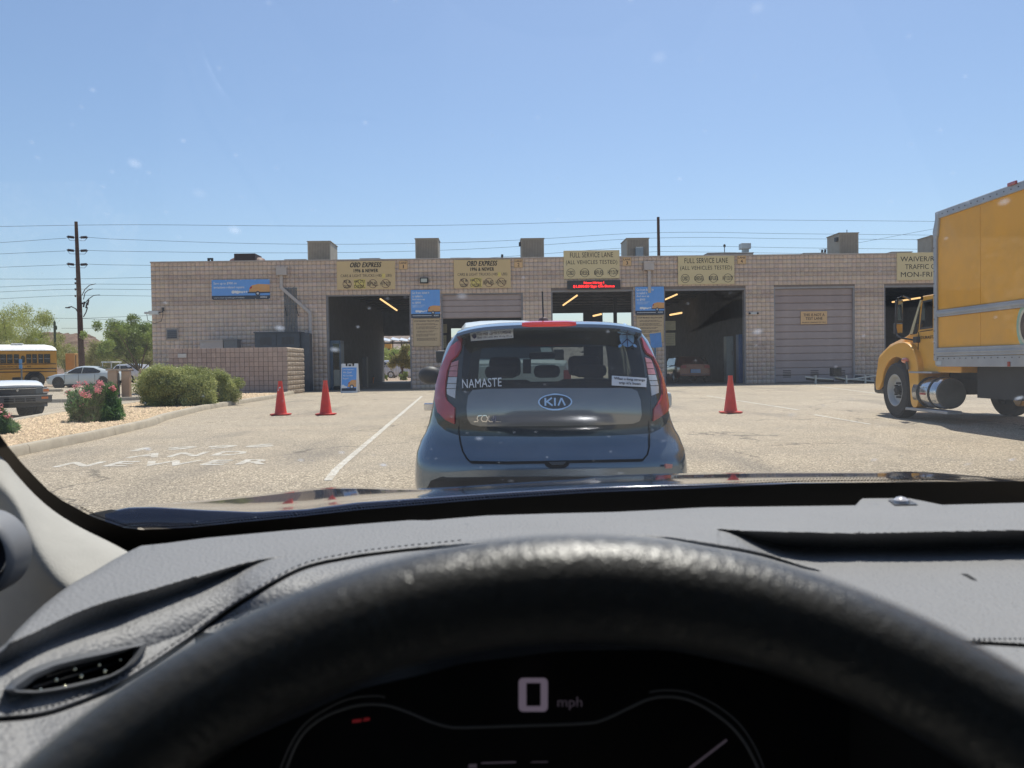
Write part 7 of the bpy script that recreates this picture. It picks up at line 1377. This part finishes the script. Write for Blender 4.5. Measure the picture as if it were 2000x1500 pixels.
def cl_line(P,r_,mat=M_LINE):
    q=[]; P=[Vector(p) for p in P]
    for i in range(len(P)-1):
        for k in range(5): 
            p0=P[max(i-1,0)];p1=P[i];p2=P[i+1];p3=P[min(i+2,len(P)-1)]; t_=k/5; q.append(.5*((2*p1)+(-p0+p2)*t_+(2*p0-5*p1+4*p2-p3)*t_*t_+(-p0+3*p1-3*p2+p3)*t_**3))
    q.append(P[-1]); MB().tube([K(p.x,p.y,.004) for p in q],r_,5).build('outline',mat,CL)
cl_line([(560,1500),(580,1452),(605,1420),(640,1397),(680,1382),(710,1376),(740,1376),(765,1380),(800,1392),(840,1409),(870,1418),(900,1421),(1000,1418),(1140,1413),(1180,1405),(1230,1382),(1260,1368),(1290,1361),(1330,1363),(1370,1378),(1420,1412),(1455,1452),(1480,1500)],.0011)
cl_line([(548,1500),(570,1450),(600,1410),(650,1378),(690,1363),(735,1359),(752,1362)],.0007); cl_line([(1268,1352),(1300,1348),(1345,1353),(1400,1378),(1445,1415),(1475,1460),(1492,1500)],.0007)
seg('needle',[[(1344,1500),(1350,1502),(1421,1447),(1418,1443)]],M_DIM); seg('warning_mark',[[(688,1412),(688,1406),(706,1404),(706,1410)],[(710,1409),(710,1403),(722,1401),(722,1407)]],M_DRED)
seg('lower_readout',[[(915,1493),(931,1492),(931,1500),(915,1500)],[(940,1489),(1008,1487),(1008,1490),(940,1492)],[(1038,1487.5),(1070,1487),(1070,1489),(1038,1489.5)]],M_DIM)
# surround of the cluster: hood underside and lower dash, all black
MB().box(-.8,1.3,.70,.74,-.2,CAM_Z-.25).build('lower_dash',M_IBK,OC)
# cabin shell: roof, doors, floor, seat back, tailgate (they keep the cabin dark)
M_HL=pm('headliner',(.28,.27,.25),.9,var=.05)
MB().box(-.62,1.3,-1.7,.25,CAM_Z+.345,CAM_Z+.375).build('roof',M_HL,OC,bev=.01)
for x0,x1 in((-.70,-.66),(1.36,1.40)): MB().box(x0,x1,-1.7,.75,-.1,CAM_Z-.16).build('door',M_IBK,OC,bev=.01)
MB().box(-.66,1.36,-1.7,1.2,-.14,-.10).build('cabin_floor',M_IBK,OC)
MB().box(-.66,1.36,-1.74,-1.70,-.1,CAM_Z+.36).build('rear_bulkhead',M_IBK,OC)
MB().box(-.30,.32,-.55,-.35,.1,CAM_Z-.06).build('seat_back',M_IBK,OC,bev=.05); MB().box(-.30,.32,-.5,.20,.05,.36).build('bounce_cushion',pm('bounce_cloth',(.42,.40,.36),.9,var=.1),OC,bev=.04)  # unseen cushion, raised and paled to bounce sun onto the wheel rim
MB().tube([Wxy(-.86,1.30),Wxy(-.78,.9),Wxy(-.68,.27),(-.66,-.1,CAM_Z+.36)],.03,8).build('roof_pillar',M_IBK,OC,smooth=True)
MB().tube([Wxy(1.42,1.30),Wxy(1.38,.9),Wxy(1.33,.27),(1.33,-.1,CAM_Z+.36)],.03,8).build('roof_pillar',M_HL,OC,smooth=True)
MSG=glass_mat('side_window_glass',(.7,.72,.72),1.0)
for x in(-.685,1.385): MB().add([(x,-1.7,CAM_Z-.17),(x,.7,CAM_Z-.17),(x,.15,CAM_Z+.35),(x,-1.7,CAM_Z+.35)],[(0,1,2,3)]).build('side_window',MSG,OC,fix=False)
# hood
M_HOOD=pm('dark_blue_paint',(.012,.016,.05),.16,var=.1,metal=.2,coat=1,spec=.6,dirt=(.06,.06,.07),dirtamt=.25,dirtscale=14)
N_=itp([(100,1012),(190,1004),(222,997),(250,991),(300,990),(400,996),(500,1000),(600,994.5),(700,981),(800,974),(900,967),(1000,960),(1100,954),(1200,949),(1300,946),(1400,944.5),(1550,943),(2000,941),(2200,941)]); F_=itp([(100,1008),(200,999),(255,988),(400,977),(500,966.5),(600,955),(650,951),(700,951),(760,953),(820,954),(900,950),(1000,943.5),(1080,938.5),(1130,936),(1160,931),(1220,927.5),(1300,925),(1500,921),(1800,921),(1900,929),(2000,938),(2200,950)])
us2=list(range(205,2201,12)); rows=[]
def hp_(u,k):
    n=float(N_(u)); f=float(F_(u)); f=min(f,n-2); 
    yn=1.52; yf=2.25
    # height profile from cowl to nose: real points in depth, bulging in the middle
    if k==0: p=PY(u,n+40,1.497); return (p.x,p.y,p.z)
    if k==1: p=PY(u,n+3,1.50); return (p.x,p.y,p.z)
    a=PY(u,n,yn); b=PY(u,f,yf); 
    q=(k-2)/10
    if q<=1:
        x=a.x+(b.x-a.x)*q; y=a.y+(b.y-a.y)*q
        # view-line height: straight chord raised slightly (stays below the sight line to the crest)
        z=a.z+(b.z-a.z)*q - .010*math.sin(math.pi*q)*(1 if (a.z-b.z)>0 else 1)
        return (x,y,z)
    d=(k-12); return (b.x,b.y+.12*d,b.z-.02*d*d-.01*d)
for k in range(0,18): rows.append([hp_(u,k) for u in us2])
MB().grid(rows).build('hood',M_HOOD,OC,smooth=True,ang=180)
m=MB(); P=[Wp(u,v,-.02) for u,v in((188,1008),(215,998),(240,997),(262,1012),(280,1030),(285,1045),(250,1050),(200,1030))]; m.add([tuple(PY(u,v,1.50)) for u,v in((150,1015),(180,1004),(215,996.5),(232,997.5),(250,1010),(268,1030),(275,1060),(180,1060))],[tuple(range(8))]); m.add([tuple(PY(u,v,1.56)) for u,v in((150,1013),(180,1002),(215,995),(232,996),(250,1008),(268,1028),(275,1060),(180,1060))],[tuple(range(8))]); m.build('fender_corner',pm('fender_grey',(.10,.105,.11),.4,coat=.6),OC,fix=False)
MB().box(-.9,1.6,1.28,1.50,CAM_Z-.50,CAM_Z-.33).build('cowl',M_IBK,OC)
